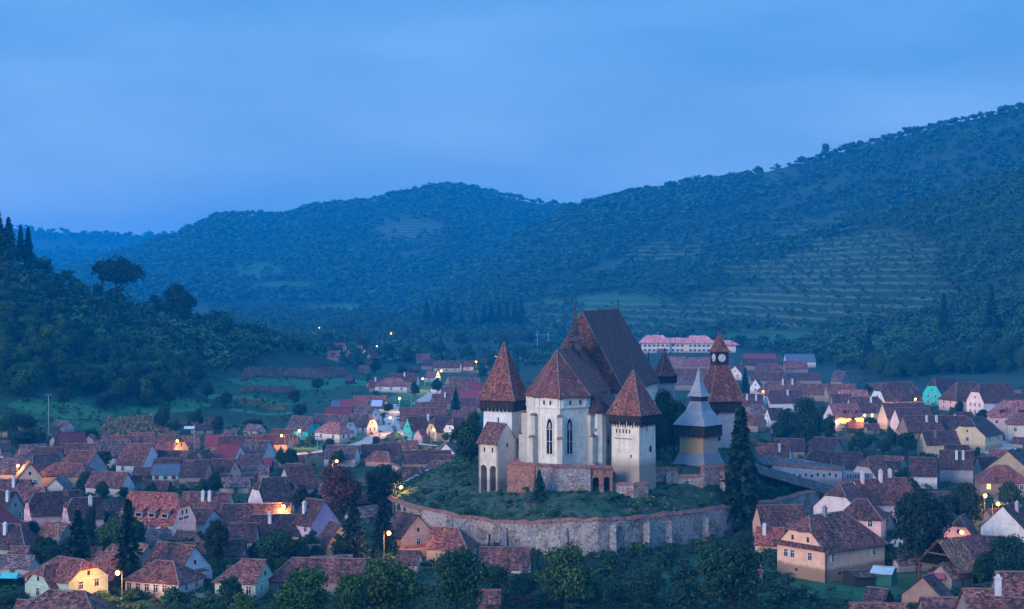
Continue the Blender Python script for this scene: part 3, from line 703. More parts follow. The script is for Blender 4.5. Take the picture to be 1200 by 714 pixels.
def wall_run(m, pts, th, zf, jit=0., cap=None, rnd=random.Random(5)):
    """pts: (x, y, top); a wall of thickness TH about the line, in short pieces with an uneven top; CAP collects the coping"""
    line = []
    for a, b in zip(pts[:-1], pts[1:]):
        ln = math.hypot(b[0] - a[0], b[1] - a[1]); n = max(1, int(ln / 2.2))
        for k in range(n): line.append([a[j] + (b[j] - a[j]) * k / n for j in range(3)])
    line.append(list(pts[-1]))
    for p in line: p[2] += rnd.uniform(-jit, jit)
    ofs = []
    for k in range(len(line)):
        a = line[max(0, k - 1)]; b = line[min(len(line) - 1, k + 1)]; dx, dy = b[0] - a[0], b[1] - a[1]; l = math.hypot(dx, dy); ofs.append((-dy / l * th / 2, dx / l * th / 2))
    def ring(k, e=0., z0=None, dz=0.):
        x, y, z = line[k]; ox, oy = ofs[k]; s = 1 + e / (th / 2)
        return [(x - ox * s, y - oy * s, zf if z0 is None else z + z0), (x + ox * s, y + oy * s, zf if z0 is None else z + z0), (x + ox * s, y + oy * s, z + dz), (x - ox * s, y - oy * s, z + dz)]
    m.loft([ring(k) for k in range(len(line))])
    if cap is not None:
        rr = []
        for k in range(len(line)):
            x, y, z = line[k]; ox, oy = ofs[k]; s = 1.35
            rr.append([(x - ox * s, y - oy * s, z - .05), (x + ox * s, y + oy * s, z - .05), (x, y, z + .65 + rnd.uniform(-jit, jit) * .5)])
        cap.loft(rr)
def outer_wall():
    pts = RINGW[4:16]; root = empty('ring_wall', (pts[6][0], pts[6][1], 0), 0, 'long pale rubble ring wall with broken tile coping along the foot of the church hill', 'wall')
    m = MB(); c = MB(); wall_run(m, pts, 1.3, -2.5, .28, c); m.build('masonry', M['stone'], root, world=True); c.build('coping', M['cap'], root, world=True)
    for k, (px, d, h) in enumerate(((527, 393, 4.6), (547, 389, 4.2), (590, 380, 4.6), (622, 375, 5.0), (661, 370.4, 6), (718, 371, 6.6), (757, 377, 6.2), (783, 382.5, 5.8), (826, 392.5, 5))):
        x, y = P(px, d); m = MB(); m.loft([[(x - .8, y - 2.0, -2), (x + .8, y - 2.0, -2), (x + .8, y, -2), (x - .8, y, -2)], [(x - .7, y - 1.1, h), (x + .7, y - 1.1, h), (x + .7, y, h), (x - .7, y, h)]])
        m.build('buttress', M['rubble'], root, world=True)
    x, y = P(576, 384); m = MB(); m.box((x, y - .75, 1.6), (1.4, .3, 1.9)); m.build('opening', M['black'], root, world=True)
    # arched stretch turning back on the left
    pts = RINGW[0:5]; root = empty('ring_wall', (pts[3][0], pts[3][1], 0), 0, 'curved ring wall with blind arches behind the dark spruces', 'wall')
    m = MB(); c = MB(); inner = [(x + .9, y + 1.0, z) for x, y, z in pts]; wall_run(m, inner, .9, -2.5, 0); m.build('masonry', M['stone'], root, world=True)
    m = MB(); wall_run(MB(), pts, 1.9, 0, .08, c); c.build('coping', M['cap'], root, world=True)
    segs = []
    for a, b in zip(pts[:-1], pts[1:]):
        n = 2
        for k in range(n): segs.append(([a[j] + (b[j] - a[j]) * k / n for j in range(3)], [a[j] + (b[j] - a[j]) * (k + 1) / n for j in range(3)]))
    for a, b in segs: arch_bay(m, (a[0], a[1]), (b[0], b[1]), -2.5, 1.6, min(a[2], b[2]), 0, 1.3, .7)
    m.build('arcade', M['stone'], root, world=True)
    pts = [P(867, 405) + (5.7,)] + RINGW[16:]; root = empty('ring_wall', (pts[2][0], pts[2][1], 0), 0, 'ruined low wall with sagging tile coping right of the tall spruce', 'wall')
    m = MB(); c = MB(); wall_run(m, pts, 1.2, -2.5, .4, c); m.build('masonry', M['stone'], root, world=True); c.build('coping', M['cap'], root, world=True)
    root = empty('ring_wall', (RINGB[3][0], RINGB[3][1], 0), 0, 'back stretch of the ring wall behind the church', 'wall')
    m = MB(); wall_run(m, [RINGW[-1]] + RINGB + [RINGW[0]], 1.2, -2.5, .2); m.build('masonry', M['stone'], root, world=True)
outer_wall()
def inner_wall():
    base = 10.5
    root = empty('terrace_wall', (*P(660, 386), 12), 0, 'red coped terrace wall of brick and stone below the church apse', 'wall')
    z0 = 18.0
    m = MB(); wall_run(m, [P(596, 396) + (17.6,), P(628, 385.5) + (18.1,)], 1.0, base, .05); m.build('brick_masonry', M['brick'], root, world=True)
    m = MB(); wall_run(m, [P(628, 385.4) + (18.1,), P(692, 386) + (17.6,)], 1.0, base, .05); m.build('masonry', M['rubble'], root, world=True)
    m = MB(); pp = [P(692, 386), P(705, 386.2), P(718, 386.6)]
    for a, b in zip(pp[:-1], pp[1:]): arch_bay(m, a, b, base, 14.6, 17.4, 0, 1.6, .5)
    m.build('arcade', M['brick'], root, world=True)
    m = MB(); wall_run(m, [P(691, 388.6) + (17.4,), P(718, 389.2) + (17.4,)], .5, base); m.build('back_wall', M['darkwood'], root, world=True)
    c = MB(); wall_run(MB(), [P(596, 396) + (17.6,), P(628, 385.5) + (18.1,), P(692, 386) + (17.6,), P(718, 387) + (17.4,)], 1.15, 0, .04, c); c.build('coping', M['cap'], root, world=True)
    root = empty('terrace_wall', (*P(800, 402), 11), 0, 'patched stone terrace wall between the cream tower and the wooden tower', 'wall')
    m = MB(); c = MB(); pts = [P(757, 396) + (15.6,), P(768, 401) + (15.5,), P(793, 402) + (15.2,), P(796, 402) + (13.6,), P(820, 402) + (13.6,), P(823, 402) + (15.8,), P(862, 409) + (15.6,), P(876, 420) + (14.5,)]
    wall_run(m, pts, 1.0, base - 1, .1, c); m.build('masonry', M['rubble'], root, world=True); c.build('coping', M['cap'], root, world=True)
    for px in (783, 846): x, y = P(px, 401.4 if px < 800 else 405.5); m = MB(); m.box((x, y - .7, 12.2), (1.4, 1.2, 5.0), taper=.8); m.build('buttress', M['rubble'], root, world=True)
    root = empty('terrace_wall', (*P(731, 388), 11), 0, 'low rubble plinth wall under the cream tower', 'wall')
    m = MB(); c = MB(); wall_run(m, [P(718, 388.5) + (13.4,), P(742, 386.5) + (13.4,), P(758, 388.5) + (13.6,)], 1.2, 9, .15, c); m.build('masonry', M['rubble'], root, world=True); c.build('coping', M['cap'], root, world=True)
inner_wall()
def arcade_house():
    a, b, c_ = P(561, 402.5), P(583.5, 398), P(605, 403); u = (b[0] - a[0], b[1] - a[1]); 
    d_ = (c_[0] + a[0] - b[0], c_[1] + a[1] - b[1])
    root = empty('gatehouse', (*b, 12), 0, 'pale gatehouse with two tall arches and small tiled roof below the left tower', 'gatehouse')
    m = MB(); mid = ((a[0] + b[0]) / 2, (a[1] + b[1]) / 2); E = 22.2
    arch_bay(m, a, mid, 9, 15.4, E, 0, .7, .45); arch_bay(m, mid, b, 9, 15.4, E, 0, .7, .45)
    v = (c_[0] - b[0], c_[1] - b[1]); l = math.hypot(*v); v = (v[0] / l, v[1] / l); up = (u[0] / math.hypot(*u), u[1] / math.hypot(*u))
    # gable side (right) and back
    rz = 26.4; mr = ((b[0] + c_[0]) / 2, (b[1] + c_[1]) / 2); ml = ((a[0] + d_[0]) / 2, (a[1] + d_[1]) / 2)
    m.loft([[(*b, 9), (*c_, 9), (*c_, E), (*mr, rz), (*b, E)], [(b[0] - up[0] * .7, b[1] - up[1] * .7, 9), (c_[0] - up[0] * .7, c_[1] - up[1] * .7, 9), (c_[0] - up[0] * .7, c_[1] - up[1] * .7, E), (mr[0] - up[0] * .7, mr[1] - up[1] * .7, rz), (b[0] - up[0] * .7, b[1] - up[1] * .7, E)]])
    m.loft([[(*a, 9), (*d_, 9), (*d_, E), (*ml, rz), (*a, E)], [(a[0] + up[0] * .7, a[1] + up[1] * .7, 9), (d_[0] + up[0] * .7, d_[1] + up[1] * .7, 9), (d_[0] + up[0] * .7, d_[1] + up[1] * .7, E), (ml[0] + up[0] * .7, ml[1] + up[1] * .7, rz), (a[0] + up[0] * .7, a[1] + up[1] * .7, E)]])
    m.loft([[(*d_, 9), (*c_, 9), (*c_, E), (*d_, E)], [(d_[0] - v[0] * .7, d_[1] - v[1] * .7, 9), (c_[0] - v[0] * .7, c_[1] - v[1] * .7, 9), (c_[0] - v[0] * .7, c_[1] - v[1] * .7, E), (d_[0] - v[0] * .7, d_[1] - v[1] * .7, E)]])
    m.build('wall', M['plaster'], root, (.66, .58, .5), world=True)
    def ex(p, k, j, z): return (p[0] + up[0] * k + v[0] * j, p[1] + up[1] * k + v[1] * j, z)
    roof_mesh('roof', [[ex(a, -.4, -.6, E - .3), ex(b, -.1, -.6, E - .3), ex(mr, -.1, 0, rz + .35), ex(ml, -.4, 0, rz + .35)], [ex(d_, -.4, .6, E - .3), ex(c_, -.1, .6, E - .3), ex(mr, -.1, 0, rz + .35), ex(ml, -.4, 0, rz + .35)]],
              [(ex(ml, -.4, 0, rz + .35), ex(mr, -.1, 0, rz + .35))], [M['tile'], M['ridge']], root, (.15, .075, .065), .25)
    L = root.location
    for t_ in (.3, .72):
        x, y = a[0] + u[0] * t_, a[1] + u[1] * t_; nx, ny = out_n(a, b, (b[0], b[1] + 9)); slit(root, x + nx * .05 - L[0], y + ny * .05 - L[1], 19.8 - L[2], nx, ny, .45, 1.1)
    x, y = mr; nx, ny = out_n(b, c_, a); slit(root, x + nx * .05 - L[0], y + ny * .05 - L[1], 21 - L[2], nx, ny, .5, 1.0)
arcade_house()
def covered_stairs():
    root = empty('covered_stairway', (*P(930, 430), 8), 0, 'long covered stairway with grey shingle roof descending right from the church hill', 'stairway')
    p, q = P(884, 424), P(980, 436); z0, z1 = zof(541, 428), zof(571, 436)
    dx, dy = q[0] - p[0], q[1] - p[1]; l = math.hypot(dx, dy); n = (-dy / l, dx / l)
    def e(b, k, z): return (b[0] + n[0] * k, b[1] + n[1] * k, z)
    roof_mesh('roof', [[e(p, -2.2, z0 - 2.4), e(q, -2.2, z1 - 2.6), e(q, 0, z1), e(p, 0, z0)], [e(p, 2.2, z0 - 2.4), e(q, 2.2, z1 - 2.6), e(q, 0, z1), e(p, 0, z0)]], [], [M['shingle'], M['shingle']], root, (.085, .09, .10), .2)
    m = MB()
    for s in (-1.5, 1.5):
        for k in range(13):
            t_ = k / 12; x, y = p[0] + dx * t_ + n[0] * s, p[1] + dy * t_ + n[1] * s; zt = z0 + (z1 - z0) * t_ - 1.7; zb = max(zt - 5, -1); m.box((x, y, (zt + zb) / 2), (.22, .22, zt - zb))
    m.build('posts', M['darkwood'], root, world=True)
    m = MB(); m.loft([[e(p, -1.4, z0 - 5.2), e(p, 1.4, z0 - 5.2), e(p, 1.4, z0 - 4.8), e(p, -1.4, z0 - 4.8)], [e(q, -1.4, z1 - 5.2), e(q, 1.4, z1 - 5.2), e(q, 1.4, z1 - 4.8), e(q, -1.4, z1 - 4.8)]]); m.build('steps', M['wood'], root, world=True)
    m = MB(); m.loft([[e(p, 1.5, z0 - 6), e(p, 1.7, z0 - 6), e(p, 1.7, z0 - 1.9), e(p, 1.5, z0 - 1.9)], [e(q, 1.5, z1 - 6), e(q, 1.7, z1 - 6), e(q, 1.7, z1 - 1.9), e(q, 1.5, z1 - 1.9)]]); m.build('back_boards', M['darkwood'], root, world=True)
    root = empty('battlement_wall', (*P(950, 448), 6), 0, 'whitewashed wall with red coping and loopholes behind the covered stairway', 'wall')
    pts = [P(905, 446) + (zof(545, 446),), P(946, 448) + (zof(549, 448),), P(986, 450) + (zof(552, 450),)]
    m = MB(); c = MB(); wall_run(m, pts, .9, -1, .03, c); m.build('masonry', M['plaster'], root, (.5, .5, .54), world=True); c.build('coping', M['cap'], root, world=True)
    L = root.location
    for k in range(8):
        px = 930 + k * 7; x, y = P(px, 448.0 + (px - 946) * .05); slit(root, x - L[0], y - .5 - L[1], zof(558 + (k % 2) * 1.5, 448) - L[2], 0, -1, .5, .8)
    root = empty('wall_walk', (*P(940, 458), 6), 0, 'grey board roofed wall walk above the whitewashed wall', 'wall walk')
    p, q = P(884, 455), P(990, 462); z0, z1 = zof(532, 455), zof(547, 462)
    roof_mesh('roof', [[(p[0], p[1] - 3, z0 - 2.2), (q[0], q[1] - 3, z1 - 1.6), (q[0], q[1] + 1, z1), (p[0], p[1] + 1, z0)]], [], [M['shingle'], M['shingle']], root, (.12, .125, .135), .2)
    m = MB(); wall_run(m, [(p[0], p[1], z0 - 1.2), (q[0], q[1], z1 - 1.0)], .8, -1); m.build('masonry', M['stone'], root, world=True)
    root = empty('battlement_wall', (*P(1000, 452), 6), 0, 'grey wall with narrow slits right of the covered stairway', 'wall')
    m = MB(); wall_run(m, [P(987, 452) + (zof(552, 452),), P(1022, 456) + (zof(555, 456),)], .9, -1, .03); m.build('masonry', M['plaster'], root, (.4, .4, .44), world=True)
    L = root.location
    for k in range(9): x, y = P(993 + 3 * k, 452.4 + k * .35); slit(root, x - L[0], y - .6 - L[1], zof(561, 452) - L[2], 0, -1, .22, 1.2)
covered_stairs()
# ------------------------------------------------------------------ village houses
ROOF = dict(brown=('tile', (.15, .072, .06)), dark=('tileold', (.085, .05, .053)), red=('tilenew', (.34, .105, .08)), rust=('tile', (.23, .10, .08)), maroon=('metal', (.17, .03, .04)),
            crimson=('metal', (.30, .045, .06)), pink=('tilenew', (.40, .17, .15)), grey=('tileold', (.17, .12, .125)), patch=('tileold', (.19, .085, .07)), blue=('metal', (.12, .17, .24)),
            umber=('tile', (.12, .06, .056)), school=('tilenew', (.62, .26, .27)), whitemetal=('metal', (.55, .62, .62)), teal=('metal', (.05, .42, .45)))
WALL = dict(white=(.78, .78, .78), cream=(.75, .62, .48), pink=(.72, .45, .46), peach=(.70, .45, .34), orange=(.86, .49, .35), yellow=(.80, .57, .34), teal=(.06, .62, .52), lilac=(.62, .42, .62),
            grey=(.40, .38, .38), stone=(.30, .26, .23), green=(.42, .56, .44), palepink=(.78, .66, .66), blue=(.60, .62, .66), aqua=(.25, .66, .66), ochre=(.48, .36, .22), wood=None, brick=(.36, .22, .17))
HOUSES = []
def roof_faces(L, W, he, hr, kl, kr, ov):
    """local roof planes, ridge along x; kl / kr: g gable, k half hip, h hip at the left / right end"""
    sl_ = (hr - he) / (W / 2); wv = W / 2 + ov; ze = he - ov * sl_; X = L / 2 + (.25)
    hh = he + (hr - he) * .52
    F_, B_, ridge, caps, ends = [], [], [], [], []
    def end(s, k):
        x = s * X
        if k == 'g': return [(x, -wv, ze), None, (x, 0, hr), None, (x, wv, ze)]
        if k == 'k': yk = (hr - hh) / sl_; return [(x, -wv, ze), (x, -yk, hh), (s * (L / 2 - (hr - hh) / (sl_ * 1.25)), 0, hr), (x, yk, hh), (x, wv, ze)]
        return [(s * (L / 2 + ov), -wv, ze), None, (s * max(.3, L / 2 - W * .42), 0, hr), None, (s * (L / 2 + ov), wv, ze)]
    l, r_ = end(-1, kl), end(1, kr)
    faces = [[p for p in (l[0], r_[0], r_[1], r_[2], l[2], l[1]) if p], [p for p in (r_[4], l[4], l[3], l[2], r_[2], r_[3]) if p]]
    for e_, k in ((l, kl), (r_, kr)):
        if k == 'k': faces.append([e_[1], e_[3], e_[2]]); caps += [(e_[2], e_[1]), (e_[2], e_[3])]
        if k == 'h': faces.append([e_[0], e_[4], e_[2]]); caps += [(e_[2], e_[0]), (e_[2], e_[4])]
    caps.append((l[2], r_[2]))
    return faces, caps, hh
def wall_prism(L, W, he, hr, kl, kr, hh, drop=.16, zb=-1.6):
    sl_ = (hr - he) / (W / 2); h2 = W / 2; e = he - drop; a = MB()
    def end(x, k):
        if k == 'g': return [(x, -h2, zb), (x, h2, zb), (x, h2, e), (x, 0, hr - drop - .04), (x, -h2, e)]
        if k == 'k': yk = (hr - hh) / sl_; return [(x, -h2, zb), (x, h2, zb), (x, h2, e), (x, yk, hh - drop), (x, -yk, hh - drop), (x, -h2, e)]
        return [(x, -h2, zb), (x, h2, zb), (x, h2, e), (x, -h2, e)]
    l, r_ = end(-L / 2, kl), end(L / 2, kr)
    a.poly(list(reversed(l))); a.poly(r_)
    a.poly([(-L / 2, -h2, zb), (L / 2, -h2, zb), (L / 2, -h2, e), (-L / 2, -h2, e)]); a.poly([(L / 2, h2, zb), (-L / 2, h2, zb), (-L / 2, h2, e), (L / 2, h2, e)])
    return a
def chimney(roof, x, y, z0, z1, col=(.66, .66, .7), s=.75):
    m = MB(); m.box((x, y, (z0 + z1) / 2), (s, s, z1 - z0)); m.box((x, y, z1 + .08), (s + .2, s + .2, .16)); m.box((x, y, z1 + .35), (s * .55, s * .55, .4))
    return m.build('chimney', M['plaster'], roof, col)
def H(cx, py, rl, ang, kind, roof, wall, label, hr=8.5, W=8.0, he=None, ch=(), name='house', cat=None, sw=None, gw=None, frame=(.7, .7, .7), shut=None, lit=0, d=None, attic=True, doors=0, ov=.45, wmat=None, chim=(.66, .66, .7), chh=1.5, L=None, group=None):
    he = he or hr * .45; rm, rc = ROOF[roof]
    k_ = _SAGN.uniform(.5, .82); rc = (rc[0] * k_, rc[1] * k_ * 1.02, rc[2] * k_ * 1.12)
    kind = (kind * 2)[:2] if len(kind) == 1 else kind
    if d is None: x, y = at(cx, py, hr)
    else: x, y = P(cx, d)
    gzv = zof(py, y) - hr
    s = F / y; an = R(ang); rlm = rl / s / max(.3, math.cos(an))
    ins = {'g': .0, 'h': W * .42, 'k': (hr - he) * .48 / ((hr - he) / (W / 2) * 1.25)}
    if L is None: L = rlm + ins[kind[0]] + ins[kind[1]]
    L = max(L, 4.0)
    # keep the two edges of the ridge where the photo shows them
    root = empty(name, (x, y, gzv), an, label, cat or name.replace('_', ' '), group)
    faces, caps, hh = roof_faces(L, W, he, hr, kind[0], kind[1], ov)
    wp = wall_prism(L, W, he, hr, kind[0], kind[1], hh)
    if wall == 'wood' or wmat == 'darkwood': wp.build('wall', M[wmat or 'darkwood'], root)
    else: wp.build('wall', M[wmat or 'plaster'], root, WALL[wall])
    ro = roof_mesh('roof', faces, caps, [M[rm], M['ridge'] if rm != 'metal' else M['metal']], root, rc, .14, world=False)
    sl_ = (hr - he) / (W / 2)
    for c_ in ch:
        t_, yy = c_[0], c_[1]; z = hr - abs(yy) * W / 2 * sl_; chimney(ro, t_ * L / 2, yy * W / 2, z - .6, z + chh + abs(yy) * 1.0, chim)
    barn = wall == 'wood' or name in ('barn', 'shed')
    if sw is None: sw = 0 if barn else (int(L / 3.6) if y < 900 else min(3, int(L / 4)))
    if gw is None: gw = 0 if barn else 2
    two = he > 5.2
    rows = [max(1.1, he - 2.3)] if not two else [1.0, he * .5 + .75]
    wh = 1.5 if he > 2.9 else 1.0
    for k in range(sw):
        u = -L / 2 + L * (k + .5) / sw
        if doors and k == sw - 1:
            m = MB(); m.box((0, -.03, 1.0), (1.0, .1, 2.1)); o = m.build('door', M['wood'], root); o.location = (u, -W / 2, 0); continue
        for z in rows:
            if z + wh < he - .3: window(root, u, -W / 2 - .02, z, 0, -1, 1.1, wh, frame, lit > 0 and k < lit)
    s_ = -1 if ang > 0 else 1; ek = kind[0] if s_ < 0 else kind[1]
    if abs(ang) > 8:
        for k in range(gw):
            u = -W / 2 + W * (k + .5 + (.0)) / gw if gw > 1 else 0
            u *= .8
            for z in rows:
                if z + wh < he + .2: window(root, s_ * (L / 2 + .02), u, z, s_, 0, 1.1, wh, frame)
        if attic and gw and ek != 'h':
            slit(root, s_ * (L / 2 + .02), 0, he + (hr - he) * .16, s_, 0, .6, .85)
        if ek in 'gk' and gw and not barn:                         # string course under the gable
            m = MB(); m.box((s_ * (L / 2 + .04), 0, he - .1), (.16, W + .1, .18)); m.build('cornice', M['frame'], root, tuple(min(.75, c * 1.1) for c in WALL.get(wall) or (.5, .5, .5)))
    HOUSES.append((root, x, y, an, L, W, hr, gzv, cx, py)); return root, ro, L, W, he, hr

def village():
    # --- left: lower rows
    r_, ro, L, W, he, hr = H(184, 577, 58, -17, 'gk', 'red', 'blue', 'white two storey guesthouse with bright red roof and four dormers', hr=11.5, W=11.5, he=5.1, sw=3, gw=0, name='guesthouse', attic=False, frame=(.25, .07, .05))
    for k in range(4):
        x = -L * .37 + L * .235 * k; m = MB(); y = -W / 2 * .55; m.box((x, y - .9, hr - 4.7), (1.7, 2.4, 1.2)); o = m.build('dormer', M['plaster'], ro, (.5, .5, .55))
        m = MB(); m.loft([[(x - 1.2, y - 2.4, hr - 4.05), (x + 1.2, y - 2.4, hr - 4.05), (x + 1.0, y + 1.8, hr - 2.7), (x - 1.0, y + 1.8, hr - 2.7)], [(x - 1.2, y - 2.4, hr - 3.9), (x + 1.2, y - 2.4, hr - 3.9), (x + 1.0, y + 1.8, hr - 2.55), (x - 1.0, y + 1.8, hr - 2.55)]])
        m.box((x, y - 2.12, hr - 4.7), (1.3, .08, .8), mi=1); m.build('dormer_roof', [M['tilenew'], M['glass']], ro, (.34, .105, .08), uv=True)
    for u in (-1.0, 1.0): window(r_, L / 2 + .03, u, 6.6, 1, 0, .7, 1.1, None)
    m = MB(); 
    for k, (a, b) in enumerate(((-2.6, -.9), (-.2, 1.9))): m.box((L / 2 + .05, (a + b) / 2, 5.75), (.08, b - a, .5))
    m.build('sign_lettering', M['iron'], r_)
    H(232, 596, 38, -17, 'gg', 'red', 'blue', 'low red roofed annex against the right end of the guesthouse', hr=6, W=9, he=3.4, sw=1, gw=0, name='annex')
    H(243, 577, 58, -10, 'gg', 'patch', 'aqua', 'long brown house with two pale chimneys right of the red guesthouse', hr=8.6, ch=((-.1, -.35), (.18, -.35)), sw=0)
    H(63, 576, 46, 28, 'kg', 'dark', 'pink', 'pink house with white trimmed gable and two windows under a dark roof', hr=9.6, W=8.5, he=4.9, sw=0)
    H(97, 583, 28, 28, 'kg', 'dark', 'pink', 'second pink gabled house, behind the tall spruce, with street lamp in front', hr=9.0, W=8, he=4.6, ch=((.35, -.4),), sw=0)
    H(-2, 592, 22, 35, 'gh', 'maroon', 'stone', 'wide maroon hipped roof cut by the left edge of the photo', hr=9, W=11, sw=0)
    H(14, 614, 40, -14, 'gh', 'dark', 'grey', 'dark roofed house with one pale chimney at the left edge', hr=8, W=9, ch=((-.1, -.4),), sw=2)
    H(24, 640, 20, -10, 'g', 'patch', 'stone', 'ruined shed with sagging patchy tile roof at the left', hr=4.6, W=6, name='shed')
    H(14, 562, 46, -6, 'g', 'brown', 'stone', 'long brown roof with small blue chimney at the left edge', hr=8, ch=((.2, -.35),), sw=0)
    H(5, 575, 30, -20, 'g', 'dark', 'grey', 'dark gable roof with pale chimney in front of the long brown roof', hr=8.4, W=8, ch=((.7, -.45),), sw=0)
    H(46, 571, 24, -12, 'gh', 'rust', 'stone', 'small reddish hip roof above the pink gable', hr=6.4, W=6.5, sw=0, name='shed')
    H(78, 653, 34, -35, 'hk', 'red', 'green', 'mint green house with red cross roof and white windows', hr=8.6, W=9.5, he=5.3, sw=1, gw=2)
    H(58, 662, 14, 50, 'kg', 'red', 'green', 'left gabled wing of the mint green house', hr=7.6, W=7.5, he=4.4, sw=0, gw=1, name='house_wing')
    H(78, 692, 44, -10, 'hh', 'patch', 'stone', 'mossy brown hip roof at the bottom left below the green house', hr=6.2, W=9, sw=0)
    H(34, 703, 14, -8, 'g', 'rust', 'blue', 'small shed with red coping beside the mossy hip roof', hr=3.4, W=4, name='shed')
    H(128, 650, 26, -25, 'hg', 'red', 'wood', 'smooth red hip roof behind the lit street lamp', hr=6.8, W=8.5, sw=0)
    H(133, 638, 20, -20, 'hg', 'rust', 'stone', 'short rusty roof above the smooth red hip roof', hr=7.2, W=7, sw=0)
    H(207, 637, 50, -35, 'gg', 'patch', 'blue', 'white gabled house with mottled brown roof below the guesthouse', hr=8.0, W=8.8, he=3.6, sw=0)
    H(193, 657, 22, -20, 'hh', 'patch', 'blue', 'hip roofed house with glazed white verandah', hr=6.4, W=9.5, he=3.2, sw=6, gw=2)
    H(287, 655, 26, -14, 'hg', 'patch', 'green', 'brown house with lighter tile stripes at the lower left centre', hr=7, W=9.5, he=3.4, sw=3)
    H(375, 654, 86, -7, 'hg', 'patch', 'stone', 'long weathered roof half hidden behind the green trees at the bottom', hr=6.5, W=8.5, sw=0)
    H(370, 585, 24, -42, 'gg', 'brown', 'lilac', 'lilac pink gabled house with tall chimney and steep brown roof', hr=10.5, W=9, he=5.4, ch=((-.35, -.55),), sw=2, gw=0, attic=False)
    H(393, 612, 16, -62, 'g', 'umber', 'ochre', 'steep lean-to roofed annex against the lilac gable', hr=7.4, W=6.5, sw=1, gw=1, name='annex')
    H(302, 590, 76, 4, 'g', 'dark', 'grey', 'long dark roof, upper of the two dark barn roofs left of the lilac house', hr=7.5, W=8, sw=0)
    H(322, 603, 56, 6, 'g', 'dark', 'peach', 'dark roof with white stepped gable edge, lower of the two dark barn roofs', hr=7.2, W=7, ch=((-.2, -.4),), sw=0)
    H(286, 613, 30, 0, 'g', 'dark', 'grey', 'dark low roof behind the round reddish tree', hr=6.2, W=7, sw=0)
    H(276, 632, 22, 4, 'g', 'dark', 'stone', 'dark shed roof between garden trees', hr=5, W=6, name='shed')
    H(318, 560, 26, 35, 'kg', 'dark', 'palepink', 'white half hipped gable house with dark bluish roof', hr=10, W=9, he=4.6, sw=0, gw=0)
    H(349, 546, 28, 38, 'gg', 'brown', 'grey', 'reddish brown roof with bare grey gable behind the reddish tree', hr=9.4, W=8, sw=0, gw=0)
    H(478, 601, 26, -52, 'gg', 'umber', 'peach', 'peach gabled house with steep dark roof against the ring wall', hr=8.5, W=9, he=4, gw=1)
    H(530, 618, 30, -16, 'gh', 'patch', 'stone', 'brown hip roof touching the pale ring wall', hr=7, W=8, sw=0)
    H(592, 641, 58, -3, 'g', 'patch', 'white', 'long brown roof with white right gable below the ring wall', hr=6.5, W=8, sw=0)
    H(480, 645, 24, -8, 'g', 'rust', 'palepink', 'low pinkish roof below the peach gabled house', hr=4.2, W=6, sw=1, name='shed')
    H(573, 691, 24, 0, 'g', 'rust', 'brick', 'small brick shed at the bottom centre behind a garden', hr=3.4, W=4.5, name='shed')
    # --- left: upper rows
    H(83, 507, 26, 32, 'g', 'maroon', 'wood', 'barn with maroon metal roof and dark boarded gable at the field edge', hr=8, W=9, name='barn')
    H(92, 520, 42, 0, 'g', 'brown', 'stone', 'brown roof in front of the maroon barn', hr=7.4, W=7, sw=0)
    H(94, 528, 30, -28, 'hg', 'brown', 'grey', 'tall brown house with blank grey gable on its right', hr=9.6, W=10, sw=0, gw=0)
    H(80, 543, 32, -10, 'hh', 'rust', 'ochre', 'reddish hip roof on rough stone walls in front of the grey gable', hr=6.6, W=9, he=3.6, sw=0)
    H(57, 524, 30, -4, 'g', 'brown', 'stone', 'plain brown roof behind the white walled house', hr=7.6, W=8, sw=0)
    H(50, 533, 20, 55, 'kg', 'umber', 'white', 'white walled house with windows beside the maroon gate', hr=8.4, W=9, sw=3, gw=0)
    H(34, 541, 10, -70, 'gg', 'umber', 'peach', 'small lamp lit peach gable at the far left street', hr=8.4, W=7.2, he=4.2, gw=2)
    H(4, 537, 58, -4, 'g', 'grey', 'peach', 'long greyish roof behind the left star bright street lamp', hr=7, W=8, sw=3)
    H(131, 516, 38, -3, 'g', 'grey', 'white', 'greyish roofed barn with white lintel over a dark opening', hr=8.6, W=9, sw=0, name='barn')
    H(136, 510, 32, -3, 'g', 'rust', 'stone', 'rusty roof strip behind the greyish barn', hr=7.5, W=7, sw=0)
    H(129, 553, 44, -14, 'g', 'rust', 'blue', 'reddish roof with bluish right gable above the stone yard', hr=6.6, W=8, sw=0, gw=0)
    H(163, 520, 34, -20, 'gg', 'rust', 'white', 'wide reddish roof with white wall and grey gable', hr=9.6, W=11, he=3.8, sw=2, gw=0)
    H(167, 507, 30, -6, 'g', 'rust', 'stone', 'red brown roof behind the wide reddish roof', hr=8, W=8, sw=0)
    H(199, 509, 26, -30, 'gk', 'brown', 'yellow', 'yellow gabled house lit by a lamp at the village edge', hr=8.2, W=7.5, sw=2, gw=1)
    H(250, 510, 16, -4, 'g', 'crimson', 'stone', 'small red roof beside the garden bushes', hr=5.5, W=6, sw=0, name='shed')
    H(283, 511, 50, -2, 'g', 'dark', 'stone', 'long dark roof right of the small red roof', hr=6.5, W=7, sw=0)
    H(270, 521, 26, -28, 'gg', 'crimson', 'white', 'bright crimson roof with small white gable', hr=7.4, W=7, sw=0, gw=1)
    H(302, 516, 30, -20, 'gg', 'grey', 'blue', 'greyish pink roof with pale blue gable', hr=8, W=9, sw=0, gw=0)
    H(207, 528, 44, -2, 'g', 'dark', 'stone', 'long dark ridge below the yellow house', hr=7.2, W=7, sw=0)
    H(238, 528, 8, 75, 'g', 'brown', 'brick', 'tiny brown gable between two dark ridges', hr=6.2, W=7, sw=0, gw=0, name='shed')
    H(196, 537, 30, -4, 'g', 'brown', 'stone', 'low brown roof in front of the long dark ridge', hr=6, W=6, sw=0)
